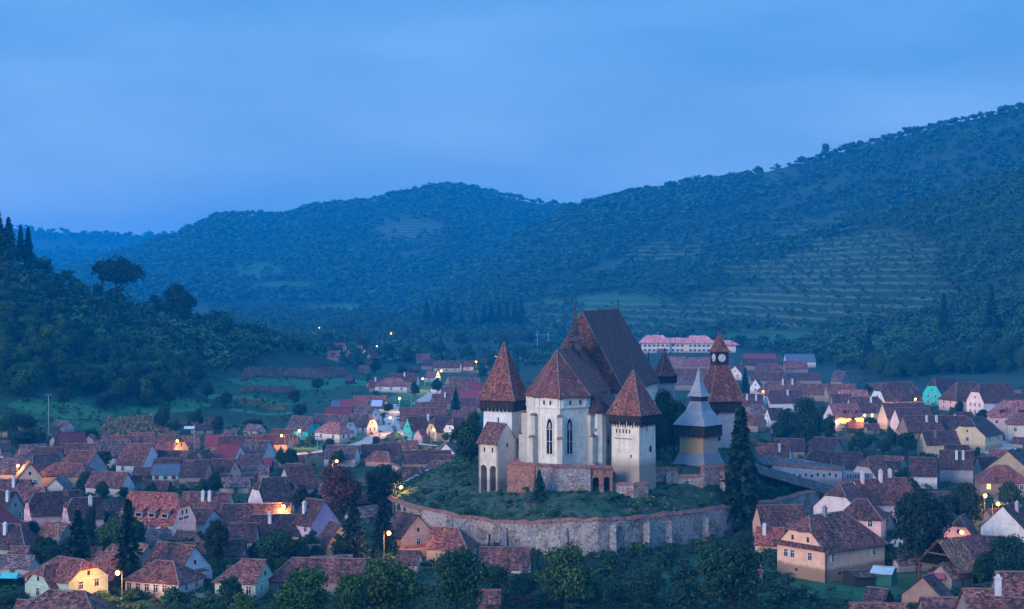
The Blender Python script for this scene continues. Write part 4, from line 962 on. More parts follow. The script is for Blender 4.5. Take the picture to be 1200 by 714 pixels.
    H(196, 544, 30, 0, 'g', 'blue', 'aqua', 'low house with pale blue metal roof and white wall with red framed windows', hr=5.4, W=6, he=2.9, sw=3, frame=(.4, .08, .08))
    H(230, 539, 30, -4, 'g', 'dark', 'stone', 'broad dark barn roof in the middle of the left rows', hr=7.6, W=10, sw=0, name='barn')
    H(262, 538, 28, -18, 'g', 'umber', 'grey', 'reddish dark roof beside the broad barn roof', hr=7, W=8, sw=0)
    H(293, 533, 24, -10, 'g', 'dark', 'grey', 'bluish dark roof above the white tarps', hr=6.5, W=7, sw=0)
    H(232, 556, 12, -4, 'g', 'dark', 'white', 'tiny white walled shed at the edge of the corn strip', hr=3.6, W=4, name='shed')
    H(262, 555, 14, -4, 'g', 'dark', 'brick', 'tiny brick shed next to the white tarps', hr=3.4, W=4, name='shed')
    H(184, 563, 30, -6, 'g', 'umber', 'wood', 'low open woodshed with rusty roof behind the guesthouse', hr=3.6, W=5, name='shed')
    # --- street with the turquoise house
    H(356, 488, 26, -38, 'gk', 'grey', 'teal', 'bright turquoise house with white trimmed gable', hr=8.6, W=8, sw=2)
    H(390, 486, 40, -32, 'gk', 'grey', 'white', 'white gabled house with long roof right of the turquoise house', hr=9, W=8, sw=0)
    H(391, 495, 15, -35, 'hh', 'pink', 'white', 'white house with small pinkish hip roof between turquoise and white gables', hr=7.2, W=7.5, he=3.7, sw=2)
    H(397, 477, 30, -6, 'g', 'maroon', 'stone', 'maroon metal roof behind the white gabled house', hr=7, W=8, sw=0)
    H(423, 485, 24, -30, 'gk', 'grey', 'white', 'white house with four windows farther up the green street', hr=8, W=7.5)
    H(430, 476, 22, -35, 'gg', 'grey', 'white', 'farthest white house of the street row by the bend', hr=8.2, W=8, sw=0)
    H(318, 509, 44, -8, 'g', 'umber', 'peach', 'peach walled low house beside two street lamps', hr=6.2, W=7, he=3.4, sw=3)
    H(330, 503, 24, -10, 'g', 'umber', 'stone', 'plain brown roof left of the turquoise house', hr=6.6, W=7, sw=0)
    H(401, 522, 36, -8, 'gg', 'grey', 'white', 'long low pinkish grey roof with white gable edge below the street', hr=6.6, W=8, sw=0, gw=0)
    H(436, 521, 24, 4, 'g', 'dark', 'stone', 'dark roof right of the white gable edge', hr=6, W=8, sw=0)
    H(456, 519, 24, -4, 'g', 'umber', 'stone', 'brown roof at the bend of the sandy road', hr=6, W=8, sw=0)
    H(447, 529, 16, -24, 'h', 'rust', 'pink', 'little rusty hip roof under the dark roofs', hr=4.8, W=5, sw=0, name='shed')
    H(310, 537, 18, 0, 'g', 'crimson', 'wood', 'small shed with bright red roof left of the garden tree', hr=4, W=5, name='shed')
    # --- street right of the road
    H(490, 478, 42, 4, 'g', 'rust', 'stone', 'long reddish roof above the teal walled house', hr=8.4, W=9, sw=0)
    H(505, 471, 36, 4, 'g', 'rust', 'stone', 'rusty roof behind the long reddish roof', hr=7.6, W=8, sw=0)
    H(495, 488, 34, 28, 'gg', 'brown', 'teal', 'teal walled house at the road fork', hr=8.6, W=8, sw=3, ch=((.3, -.3),))
    H(519, 489, 22, 32, 'kg', 'brown', 'yellow', 'yellow lit house with the star bright lamp at its gable', hr=8.8, W=8, sw=0, gw=2)
    H(535, 490, 12, 45, 'kg', 'umber', 'white', 'white gabled house beside the large dark tree', hr=8.8, W=8, sw=1, gw=2)
    H(493, 503, 5, 60, 'g', 'pink', 'pink', 'narrow pink gabled gatehouse between teal and yellow houses', hr=4.8, W=4, sw=0, gw=0, name='gatehouse')
    H(500, 528, 56, 6, 'g', 'dark', 'stone', 'long low dark barn roof below the road fork', hr=6, W=8, sw=0, name='barn')
    H(521, 540, 26, -10, 'hh', 'grey', 'palepink', 'hip roofed house with pinkish white wall left of the church hill', hr=7.2, W=10, he=3.6, sw=4)
    H(545, 545, 16, -20, 'hg', 'rust', 'stone', 'rusty side wing at the right of the hip roofed house', hr=6, W=7, sw=0, name='house_wing')
    H(481, 547, 20, -18, 'hh', 'dark', 'peach', 'dark hip roof with pinkish eaves near the ring wall bend', hr=6.6, W=8, he=3.2, sw=1)
    H(520, 533, 22, 4, 'g', 'umber', 'stone', 'small dark roof just behind the hip roofed house', hr=5.6, W=6, sw=0)
    H(526, 519, 6, 70, 'g', 'grey', 'white', 'small white triangular gable under the yellow house', hr=5.4, W=6, gw=0)
    H(538, 481, 18, 0, 'g', 'rust', 'stone', 'rusty roof strip just left of the large dark tree', hr=6.6, W=7, sw=0)
    # --- far centre
    H(395, 402, 20, -6, 'g', 'crimson', 'white', 'far small white house with red roof by the wooded slope', hr=7.5, W=9)
    H(391, 411, 14, 0, 'g', 'pink', 'pink', 'far small pink house below the red roofed white one', hr=6.5, W=8)
    H(411, 410, 5, 65, 'g', 'umber', 'stone', 'far small house with dark open gable', hr=7, W=8, sw=0, gw=0)
    H(420, 405, 10, 0, 'g', 'rust', 'stone', 'far reddish roof in the trees left of the bright far lamp', hr=6.5, W=8)
    H(432, 409, 9, 40, 'g', 'dark', 'blue', 'far bluish gabled house under the bright far lamp', hr=8, W=9)
    H(437, 414, 9, 40, 'g', 'dark', 'grey', 'far grey house beside the bluish gabled house', hr=7, W=8)
    H(496, 415, 16, 0, 'g', 'rust', 'stone', 'far rusty roof among dark trees', hr=7, W=9)
    H(503, 421, 13, -20, 'g', 'dark', 'stone', 'far dark roof right of the rusty roof', hr=7, W=9)
    H(525, 423, 30, -8, 'g', 'rust', 'cream', 'far long house with red roof and lamp lit cream wall', hr=7.5, W=9)
    H(507, 435, 12, -25, 'g', 'pink', 'aqua', 'far small turquoise fronted house beside a street lamp', hr=6.5, W=8)
    H(549, 423, 12, 0, 'g', 'rust', 'white', 'far little house left of the tall pointed tower', hr=6.5, W=8)
    H(473, 438, 34, -8, 'g', 'umber', 'palepink', 'far brown roofed house with pinkish wall and white chimney', hr=7.6, W=9, ch=((.1, -.3),))
    H(461, 443, 18, -10, 'h', 'pink', 'white', 'white house with pink hip roof and dark windows in the far centre', hr=7.6, W=11, he=3.6)
    H(441, 445, 16, 0, 'g', 'maroon', 'brick', 'far dark red roof with white chimney left of the pink hip roof', hr=6.4, W=8, ch=((-.1, -.2),), sw=0)
    H(410, 441, 8, -10, 'g', 'maroon', 'wood', 'dark red field hut by the corn strip', hr=4.5, W=6, name='shed')
    H(434, 464, 38, -4, 'g', 'rust', 'stone', 'long reddish roof with a solar panelled neighbour', hr=7, W=8, sw=0)
    H(409, 468, 18, 8, 'g', 'crimson', 'stone', 'orange red roof beside the blue roof', hr=6.4, W=8, sw=0)
    H(396, 469, 14, 0, 'g', 'blue', 'stone', 'blue metal roof beside the orange red roof', hr=5.4, W=7, sw=0)
    r2 = H(442, 468, 20, -6, 'g', 'grey', 'white', 'house with bluish solar panels on its roof', hr=6.6, W=8, sw=0)
    m = MB(); _, ro2, L2, W2, he2, hr2 = r2; sl2 = (hr2 - he2) / (W2 / 2)
    a_ = [(-L2 * .3, -W2 * .42), (L2 * .35, -W2 * .42), (L2 * .35, -W2 * .08), (-L2 * .3, -W2 * .08)]
    m.loft([[(x, y, hr2 - abs(y) * sl2 + .03) for x, y in a_], [(x, y, hr2 - abs(y) * sl2 + .2) for x, y in a_]]); m.build('solar_panel', M['whitepanel'], ro2)
    H(545, 443, 34, 4, 'g', 'rust', 'stone', 'pinkish roof ridge left of the tall pointed tower', hr=7.6, W=9, sw=0)
    H(560, 449, 20, 4, 'g', 'crimson', 'stone', 'crimson roof close to the left of the tall pointed tower', hr=6.6, W=8, sw=0)
    H(531, 453, 26, 6, 'g', 'rust', 'stone', 'rusty roof behind the small village spruce', hr=7.4, W=9, sw=0)
    H(550, 458, 22, 4, 'g', 'crimson', 'stone', 'crimson roof, lower of the two near the pointed tower', hr=6.6, W=8, sw=0)
    H(517, 462, 20, 10, 'g', 'rust', 'stone', 'rusty roof left of the small village spruce', hr=7, W=8, ch=((.4, -.3),), sw=0)
    H(552, 466, 24, 2, 'g', 'umber', 'stone', 'brown roof right of the small village spruce', hr=7, W=8, sw=0)
    H(550, 477, 16, 2, 'g', 'rust', 'stone', 'low rusty roof at the foot of the small village spruce', hr=5, W=6, sw=0)
    # --- behind the church
    H(822, 419, 28, 0, 'h', 'pink', 'brick', 'far pinkish hip roof left of the clock', hr=9, W=13)
    H(793, 418, 20, 0, 'g', 'pink', 'stone', 'far pale pink roof below the school', hr=7.5, W=10, sw=0)
    H(808, 432, 40, 2, 'g', 'rust', 'stone', 'far long rusty roof behind the wooden tower spire', hr=7.8, W=10, sw=0)
    H(800, 441, 34, 0, 'g', 'grey', 'stone', 'far greyish roof row behind the grove', hr=7.4, W=10, sw=0)
    H(852, 421, 12, 50, 'g', 'grey', 'white', 'far white building right of the clock', hr=9, W=10, sw=2)
    H(866, 428, 12, 55, 'g', 'rust', 'palepink', 'far pale gabled house at the start of the roof rows', hr=8.5, W=9)
    H(890, 415, 36, 0, 'g', 'crimson', 'stone', 'far long roof with bright red ridge', hr=7, W=8, sw=0)
    H(892, 420, 46, -2, 'g', 'umber', 'stone', 'far long brown roof under the red ridge', hr=7.6, W=11, sw=0)
    H(902, 426, 24, -6, 'gh', 'rust', 'stone', 'far reddish half hip in the roof rows', hr=7.4, W=10, sw=0)
    H(932, 423, 26, 0, 'g', 'rust', 'stone', 'far maroon block roof at the end of the rows', hr=8, W=10, sw=0)
    H(937, 415, 34, 0, 'g', 'blue', 'blue', 'far bluish industrial shed at the edge of the village', hr=8.5, W=12, sw=0)
    H(900, 436, 42, -2, 'g', 'umber', 'stone', 'far brown roof row right of the village spruce', hr=7.6, W=10, sw=0)
    H(944, 437, 34, -2, 'g', 'umber', 'stone', 'far dark roof among orchard trees', hr=6.6, W=9, sw=0)
    H(887, 444, 5, 62, 'g', 'grey', 'white', 'little white pointed gable beside a street lamp', hr=7.8, W=6, gw=1)
    H(985, 435, 12, -35, 'g', 'grey', 'stone', 'tent shaped greyish roof standing alone below the wood', hr=9.5, W=11, sw=0, gw=0)
    # --- right village, upper
    H(918, 447, 38, 2, 'h', 'rust', 'cream', 'reddish roof with two tall white chimneys', hr=9, W=10, ch=((-.05, -.3), (.35, -.3)), sw=0, chh=2.2)
    H(918, 457, 38, 14, 'kg', 'umber', 'white', 'dark roofed house with white gable and white chimney', hr=10, W=10, he=4.6, ch=((.15, -.4),), sw=0)
    H(950, 450, 32, -10, 'hg', 'rust', 'stone', 'reddish brown roof right of the two white chimneys', hr=8.6, W=9, sw=0)
    H(985, 450, 34, 4, 'g', 'rust', 'stone', 'pink ridged roof with dark patches', hr=8.6, W=9, sw=0)
    H(1000, 457, 32, 0, 'g', 'pink', 'white', 'pale pinkish roof behind the restaurant', hr=8, W=8, sw=0)
    H(986, 462, 24, 4, 'g', 'umber', 'stone', 'dark brown roof directly behind the restaurant roof', hr=8, W=7, sw=0)
    H(878, 462, 30, -4, 'g', 'umber', 'stone', 'brown roof with two small white chimneys right of the clock tower', hr=8.6, W=9, ch=((-.2, -.5), (.5, -.5)), sw=0)
    H(888, 474, 16, -4, 'g', 'grey', 'grey', 'grey walled house below the two small white chimneys', hr=8, W=7, he=5, sw=0)
    H(881, 485, 22, -30, 'g', 'rust', 'stone', 'twin rusty roof near the tall spruce top', hr=7, W=9, sw=0, gw=0)
    H(908, 478, 18, 14, 'g', 'dark', 'white', 'small dark roofed white house left of the large dark trees', hr=8, W=7, sw=1)
    H(928, 488, 12, 45, 'g', 'umber', 'stone', 'slanting brown shed roof under the dark trees', hr=6, W=6, sw=0, name='shed')
    r_, ro, L, W, he, hr = H(988, 473, 34, 14, 'gg', 'pink', 'palepink', 'restaurant with terracotta roof and brightly lit terrace', hr=10.5, W=11, he=5.2, sw=0, gw=1, name='restaurant')
    for k in (-.12, .3):
        m = MB(); y = -W * .27; z = hr - 2.9; m.box((k * L, y - .6, z), (1.8, 2.0, 1.3)); m.box((k * L, y - 1.62, z - .05), (1.2, .08, .8), mi=1); m.beam((k * L - 1.15, y - .5, z + .62), (k * L + 1.15, y - .5, z + .62), 2.6, .16); m.build('dormer', [M['tilenew'], M['glass']], ro, (.28, .13, .12), uv=True)
    m = MB(); m.box((1.5, -W / 2 - 2, 2.9), (L - 1, 4, .2)); 
    for k in range(7): m.box((-L / 2 + 2.2 + k * (L - 2) / 6, -W / 2 - 3.9, 1.2), (.18, .18, 3.4 + 2.2))
    m.box((1.5, -W / 2 - 3.95, 3.6), (L - 1, .1, .12)); m.build('terrace', M['wood'], r_)
    for k in range(7): window(r_, -L / 2 + 2.6 + k * (L - 3) / 6, -W / 2 - .03, 3.3, 0, -1, 1.3, 1.5, (.5, .3, .15), lit=True)
    m = MB(); m.box((1.5, -W / 2 - 2.0, 5.45), (L - .5, 4.2, .12)); m.build('terrace_roof', M['wood'], r_)
    for k in range(3):
        lp = bpy.data.lights.new('terrace_light', 'POINT'); lp.energy = 900; lp.color = (1, .5, .15); lp.shadow_soft_size = .3; lo = bpy.data.objects.new('terrace_light', lp); COL.objects.link(lo); lo.parent = r_; lo.location = (-L / 2 + 3 + k * (L - 5) / 2, -W / 2 - 1.8, 4.9)
    H(1018, 465, 34, 2, 'gh', 'umber', 'cream', 'large dark roof with pale chimney right of the restaurant', hr=10.4, W=11, he=4.6, ch=((.05, -.35),), sw=3, lit=2)
    H(1050, 448, 36, 20, 'kk', 'dark', 'white', 'big dark half hipped house with white gable at the wood edge', hr=13, W=12, he=5.6, sw=2)
    H(1058, 472, 50, 12, 'gg', 'umber', 'grey', 'dark brown barn roof with grey left gable', hr=9.8, W=9, sw=0, gw=0)
    H(1069, 478, 42, 12, 'gg', 'umber', 'palepink', 'dark roof with pale bluish left gable, middle of three stacked barns', hr=9.6, W=9, sw=0, gw=0)
    H(1079, 487, 44, 12, 'gg', 'umber', 'brick', 'dark roof with beige brick gable and two blue chimneys', hr=9.6, W=9.5, sw=0, gw=0, ch=((.2, -.4), (.75, -.4)))
    H(1105, 443, 28, 38, 'kg', 'dark', 'teal', 'tall bright teal gabled house at the wood edge', hr=12.5, W=10.5, he=5.8, sw=0, gw=2)
    H(1132, 448, 24, 22, 'hh', 'brown', 'pink', 'pink walled house with broad hip roof right of the teal house', hr=12.5, W=12, he=5.4, sw=4)
    H(1163, 449, 40, 22, 'kg', 'umber', 'palepink', 'big dark roof house with pale pink three window gable', hr=13.5, W=11.5, he=6.2, sw=0, gw=3)
    H(1192, 461, 24, 5, 'g', 'umber', 'grey', 'dark roof strip at the right edge behind the magenta roof', hr=9, W=9, sw=0)
    r_, ro, L, W, he, hr = H(1192, 469, 30, -10, 'hh', 'pink', 'pink', 'large pink town house with rosy dormered roof at the right edge', hr=13, W=13, he=7.2, sw=5, gw=0, name='town_house')
    for k in (-.3, .05, .4):
        m = MB(); y = -W * .34; z = he + 2.0; m.box((k * L, y - .5, z), (2.6, 1.8, 1.1)); m.box((k * L, y - 1.42, z - .05), (1.9, .08, .7), mi=1); m.beam((k * L - 1.6, y - .4, z + .6), (k * L + 1.6, y - .4, z + .6), 2.5, .16); m.build('dormer', [M['tilenew'], M['glass']], ro, (.30, .13, .14), uv=True)
    H(1206, 484, 24, -12, 'h', 'pink', 'cream', 'cream and ochre town house cut by the right edge', hr=11, W=10, he=7.4, sw=3, gw=0, name='town_house')
    H(1144, 489, 20, 50, 'kk', 'dark', 'yellow', 'yellow house with wide half hipped gable and dark slate roof', hr=11, W=13.5, he=5.2, sw=2, gw=1)
    H(1100, 505, 40, 6, 'gg', 'umber', 'yellow', 'long yellow walled wing left of the wide yellow gable', hr=8.8, W=9, he=4.8, sw=0, gw=0, ch=((-.35, -.5),), name='house_wing', chim=(.3, .2, .18))
    H(1114, 487, 34, -12, 'hh', 'umber', 'stone', 'brown hip roof behind the yellow wing', hr=9, W=9, sw=0)
    H(1121, 528, 36, -16, 'gg', 'umber', 'grey', 'dark roof with two white chimneys and blue grey blank gable', hr=9.4, W=9.5, he=4.6, ch=((.0, -.45), (.4, -.45)), sw=0, gw=0)
    H(1121, 521, 26, -14, 'g', 'dark', 'grey', 'dark roof just behind the two white chimneys', hr=8.6, W=8, sw=0)
    H(1156, 535, 22, 10, 'g', 'dark', 'stone', 'dark shed roof between blue grey gable and beige gable', hr=7, W=7, sw=0, name='shed')
    H(1184, 527, 14, 62, 'gg', 'dark', 'ochre', 'beige plastered gable with dark roof at the right', hr=10.5, W=14, he=4.5, sw=0, gw=0)
    H(1174, 545, 14, -8, 'hh', 'red', 'brick', 'dull red hip roof with glowing window above the twin street lamps', hr=8.6, W=12, he=4.6, sw=3, lit=1)
    H(1082, 536, 30, -14, 'gg', 'umber', 'white', 'brown roof with white gable end behind the big dark tree', hr=8.6, W=9, sw=0, gw=0)
    H(1022, 535, 18, 34, 'kg', 'rust', 'palepink', 'pale pink half hipped gable with reddish roof', hr=9.4, W=10.5, he=4, sw=0, gw=2)
    H(992, 530, 36, -2, 'g', 'umber', 'stone', 'low brown roof left of the pale pink gable', hr=7, W=8, sw=0)
    H(907, 520, 36, -18, 'gg', 'rust', 'white', 'reddish roof with white right gable above the covered stairway', hr=7.8, W=8, sw=0, gw=0, ch=((.4, -.5),))
    H(958, 528, 26, -8, 'hg', 'umber', 'stone', 'brown roof under the dark trees above the stairway wall', hr=7, W=8, sw=0)
    H(968, 513, 24, -40, 'g', 'dark', 'stone', 'dark slanting roof behind the brown roof under the trees', hr=7.4, W=8, sw=0, gw=0)
    H(925, 514, 34, -6, 'g', 'dark', 'stone', 'dark ridge behind the reddish roof with white gable', hr=6.4, W=7, sw=0)
    # --- right village, lower
    H(1032, 561, 66, 20, 'gg', 'patch', 'palepink', 'long patchy brown roof with three large white chimneys', hr=10.6, W=11, he=5.2, ch=((-.75, -.1), (-.05, -.1), (.4, .1)), sw=0, chh=2.4, gw=0)
    H(989, 567, 18, 48, 'kg', 'umber', 'palepink', 'pinkish white half hipped gable right of the ruined wall', hr=11, W=12.5, he=5.4, sw=0, gw=0)
    H(1010, 585, 12, -20, 'hh', 'umber', 'pink', 'pink wing with narrow windows right of the orange house', hr=9.4, W=9, he=5.6, sw=2, gw=1, name='house_wing')
    r_, ro, L, W, he, hr = H(974, 601, 48, 38, 'kh', 'patch', 'orange', 'large orange house with white windows and mossy brown roof', hr=12.6, W=13, he=6.6, sw=0, gw=0, ch=((-.25, -.05),), chim=(.3, .27, .3), wmat='peel', ov=.7)
    for u in (-.74, .62): window(r_, u * L / 2, -W / 2 - .02, 3.9, 0, -1, 1.1, 1.6)
    for u in (-.52, .2): slit(r_, u * L / 2, -W / 2 - .02, 1.1, 0, -1, .7, .5)
    for u in (4.0, 2.2, -2.6): window(r_, -L / 2 - .02, u, 3.9, -1, 0, 1.1, 1.6)
    for u in (2.2, -2.0): slit(r_, -L / 2 - .02, u, 7.6, -1, 0, .6, 1.0)
    slit(r_, -L / 2 - .02, 1.2, 1.3, -1, 0, .7, .5)
    m = MB(); m.beam((-L / 2 - .5, -W / 2 - .3, 6.7), (-L / 2 - .5, W / 2 + .3, 6.7), .5, 1.0); m.build('pent_roof', M['tileold'], r_, (.12, .06, .055), uv=True)
    m = MB(); m.tube([(-L / 2 + .3, -W / 2 - .15, 6.3), (-L / 2 + .3, -W / 2 - .15, -.5)], .1, 6); m.build('downpipe', M['iron'], r_)
    H(914, 592, 54, 8, 'gg', 'brown', 'peach', 'long brown barn roof between tall spruce and orange house', hr=7.8, W=8, sw=1, gw=0)
    H(903, 618, 30, -16, 'gg', 'red', 'yellow', 'low reddish roof with yellow gable end beside the orange house', hr=5.8, W=7, sw=0, gw=0, ch=((-.4, -.4),))
    H(1127, 604, 10, 58, 'kg', 'umber', 'pink', 'small pink gable with two dark windows behind the open barn', hr=8.8, W=7, he=4.4, gw=2)
    H(1182, 591, 22, 52, 'gg', 'umber', 'white', 'white blank gabled house below the twin street lamps', hr=9.6, W=10.5, he=4.6, sw=0, gw=0, ch=((.3, -.3),), chim=(.5, .42, .4))
    H(1087, 674, 16, 50, 'gg', 'dark', 'brick', 'dark roof with brick gable in the bottom right', hr=6.6, W=8.5, he=3, sw=0, gw=0)
    H(1101, 700, 42, -2, 'g', 'patch', 'stone', 'low patched roof at the bottom right edge', hr=5, W=7, sw=0)
    H(1149, 690, 38, -3, 'gg', 'rust', 'stone', 'reddish tile roof with white chimney in the bottom right corner', hr=7.2, W=11, sw=0, ch=((.92, -.25),), chh=2.4)
    H(1190, 670, 44, -3, 'g', 'rust', 'stone', 'tall reddish tile roof cut by the bottom right edge', hr=9, W=11, sw=0)
    H(1182, 700, 28, -14, 'g', 'patch', 'stone', 'mossy roof filling the bottom right corner', hr=6.2, W=9, sw=0)
    H(1028, 707, 62, -4, 'g', 'rust', 'stone', 'reddish roof ridge along the bottom edge', hr=4.4, W=6, sw=0)
    H(1029, 689, 12, -36, 'g', 'dark', 'wood', 'little dark shed in front of the garden carport', hr=4.0, W=4.5, name='shed')
    r_, ro, L, W, he, hr = H(1036, 664, 20, -24, 'g', 'whitemetal', 'teal', 'green garden shed with pale corrugated roof', hr=3.4, W=5.5, he=2.6, name='shed', wmat='greenwall')
    H(1005, 668, 18, 18, 'g', 'dark', 'wood', 'low dark lean-to beside the green garden shed', hr=2.9, W=5, he=2.2, name='shed')
M['greenwall'] = mat_plain('green_boards', (.03, .13, .10), .7)
M['whitepanel'] = mat_plain('bright_panel', (.35, .42, .6), .2, .1)
village()

OUT = []
def outbuildings():
    # small sheds and stables that fill the yards between the houses
    r = random.Random(77); protos = []
    for k in range(5):
        L, W, hr = 5 + k * .9, 4 + (k % 3) * .6, 3.9 + .4 * (k % 3); he = hr * .52; rn = ('brown', 'umber', 'rust', 'dark', 'grey')[k]
        root = empty('outbuilding', (0, 0, 0), 0, 'small weathered outbuilding with tiled roof in the yards between the houses', 'outbuilding', 'outbuildings in the village yards')
        faces, caps, hh = roof_faces(L, W, he, hr, 'g', 'g', .35); m = wall_prism(L, W, he, hr, 'g', 'g', hh)
        m.build('wall', M['darkwood'] if k == 1 else M['plaster'], root, (.33, .29, .27) if k < 3 else (.55, .52, .5)); roof_mesh('roof', faces, caps, [M['tileold'], M['ridge']], root, tuple(c * .85 for c in ROOF[rn][1]), .12, world=False)
        d_ = MB(); d_.box((.6, -W / 2 - .03, .95), (1.1, .1, 1.9)); d_.build('door', M['wood'], root); protos.append((root, L, W, hr))
    RP = [at(*q) for q in ((335, 534), (354, 532), (372, 530), (388, 527), (405, 525), (415, 523), (425, 520), (432, 517), (440, 513), (446, 508), (452, 503), (456, 497), (460, 492), (461, 484), (470, 507), (480, 515), (494, 521), (492, 474), (502, 466), (511, 458), (1150, 533), (1168, 526), (1184, 520))]
    used = [False] * 5; n = 0; tries = 0
    while n < 125 and tries < 4000:
        tries += 1; px, py = (r.uniform(-5, 450), r.uniform(505, 700)) if r.random() < .5 else ((r.uniform(860, 1205), r.uniform(455, 690)) if r.random() < .7 else (r.uniform(420, 575), r.uniform(425, 560)))
        x, y = at(px, py); k = r.randrange(5); p, L, W, hr = protos[k]
        if mound(x, y) is not None or x * x + (y - 430) ** 2 < 0: continue
        if any(abs(x - h[1]) < 26 and abs(y - h[2]) < 26 and math.hypot(x - h[1], y - h[2]) < (h[4] + h[5]) / 4 + 4.5 for h in HOUSES): continue
        if any(math.hypot(x - a, y - b) < 11 for a, b in RP): continue
        if not used[k]: o = p; used[k] = True; chs = list(p.children)
        else:
            o = p.copy(); COL.objects.link(o)
            for c in list(p.children): c2 = c.copy(); COL.objects.link(c2); c2.parent = o
        an = R(r.choice((0, 90, 20, -20, -35, 50)) + r.uniform(-8, 8)); o.location = (x, y, g1(x, y) - .1); o.rotation_euler = (0, 0, an); HOUSES.append((o, x, y, an, L, W, hr, 0, px, py)); n += 1
outbuildings()

def open_barn():
    x, y = at(1124, 629, 9.0); z = zof(629, y) - 9.0; root = empty('open_barn', (x, y, z), R(36), 'timber barn with open front, posts and brown shingle roof', 'barn')
    L, W, he, hr = 13.5, 10.5, 3.6, 9.0
    faces, caps, hh = roof_faces(L, W, he, hr, 'g', 'g', .6)
    def cut(f, lo):      # left third shingled, the rest old tile
        x0 = -L * .5 - .25; xm = -L * .02; x1 = L * .5 + .25
        a, b = (x0, xm) if lo else (xm + .02, x1)
        return [(a if p[0] < 0 else b, p[1], p[2]) for p in f]
    roof_mesh('shingle_roof', [cut(f, True) for f in faces], [], [M['tile'], M['ridge']], root, (.22, .12, .075), .16, world=False)
    roof_mesh('tile_roof', [cut(f, False) for f in faces], [], [M['tileold'], M['ridge']], root, (.15, .06, .055), .16, world=False)
    m = MB(); xb = L / 2 - .3
    for k in range(4):
        for yy in (-W / 2 + .3, W / 2 - .3, 0) if k == 0 else (-W / 2 + .3, W / 2 - .3):
            px_ = -L / 2 + .3 + k * (L - .6) / 3; m.box((px_, yy, he / 2 - .2), (.35, .35, he))
            if k < 3: m.beam((px_, yy, he - 1.1), (px_ + 1.1, yy, he - .1), .2, .2)
    m.beam((-L / 2 + .3, -W / 2, he), (-L / 2 + .3, W / 2, he), .3, .35); m.beam((-L / 2 + .3, -W / 4, he + 2.5), (-L / 2 + .3, W / 4, he + 2.5), .25, .3)
    for s in (-1, 1): m.beam((-L / 2 + .3, s * W / 2, he), (-L / 2 + .3, 0, hr - .2), .25, .3); m.beam((-L / 2, s * (W / 2 - .3), he), (L / 2, s * (W / 2 - .3), he), .3, .3)
    m.build('timber_frame', M['wood'], root)
    m = MB(); m.box((L * .28, 0, he / 2 - .2), (L * .4, W - 1.2, he)); m.build('back_room', M['darkwood'], root)
    m = MB(); m.box((-1, 0, -.3), (L, W, .5)); m.build('floor', M['concrete'], root)
    m = MB()
    for k in range(3): m.beam((-L / 2 + .2, -W / 2 + .4, .5 + k * .4), (-L / 2 + .2, W / 2 - .4, .5 + k * .4), .08, .12)
    m.build('railing', M['wood'], root)
open_barn()

def school():
    d = 1270.; x, y = P(806, d); g = g1(x, y); s = F / d
    root = empty('school', (x, y, g), R(-4), 'long white two storey school with pink hip roofs in the distance', 'school')
    w_ = 1 / s
    def X(px): return (px - 806) * w_
    def Z(py): return zof(py, d) - g
    B0 = -1.5; ez = Z(401.5)
    m = MB()
    for a, b, y0 in ((752, 785, -2), (784, 806, 0), (805, 836, -2), (835, 862, 1)): m.prism([(X(a), y0), (X(b), y0), (X(b), 13), (X(a), 13)], B0, ez - (0 if b < 840 else 1.2))
    m.build('wall', M['plaster'], root, (.72, .68, .6))
    def hip(a, b, y0, y1, e, rz, l, r_):
        A = (X(a), y0, e); B = (X(b), y0, e); C_ = (X(b), y1, e); D = (X(a), y1, e); ym = (y0 + y1) / 2; P0 = (X(l), ym, rz); P1 = (X(r_), ym, rz)
        return [[A, B, P1, P0], [C_, D, P0, P1], [D, A, P0], [B, C_, P1]]
    for nm, args in (('roof', (749, 788, -3.2, 14, ez - .3, Z(393), 758, 777)), ('roof', (783, 808, -1.5, 13.5, ez - .35, Z(396.2), 776, 815)), ('roof', (801, 839, -3.2, 14, ez - .3, Z(393.6), 809, 828)), ('roof', (832, 866, -1.5, 14, ez - 1.6, Z(399), 832, 856))):
        roof_mesh(nm, hip(*args), [], [M['tilenew'], M['tilenew']], root, (.66, .27, .28), .3, world=False)
    for a, b, y0 in ((754, 785, -2), (787, 803, 0), (807, 833, -2)):
        k = a + 2.0
        while k < b - 1:
            for zz in (1.0, 4.6): window(root, X(k), y0 - .03, zz, 0, -1, 2.2, 1.7, (.7, .7, .7))
            k += 5.2
    m = MB(); m.box((X(775), -2.3, 1.4), (7, .5, 3.2)); m.build('entrance', M['wood'], root)
school()
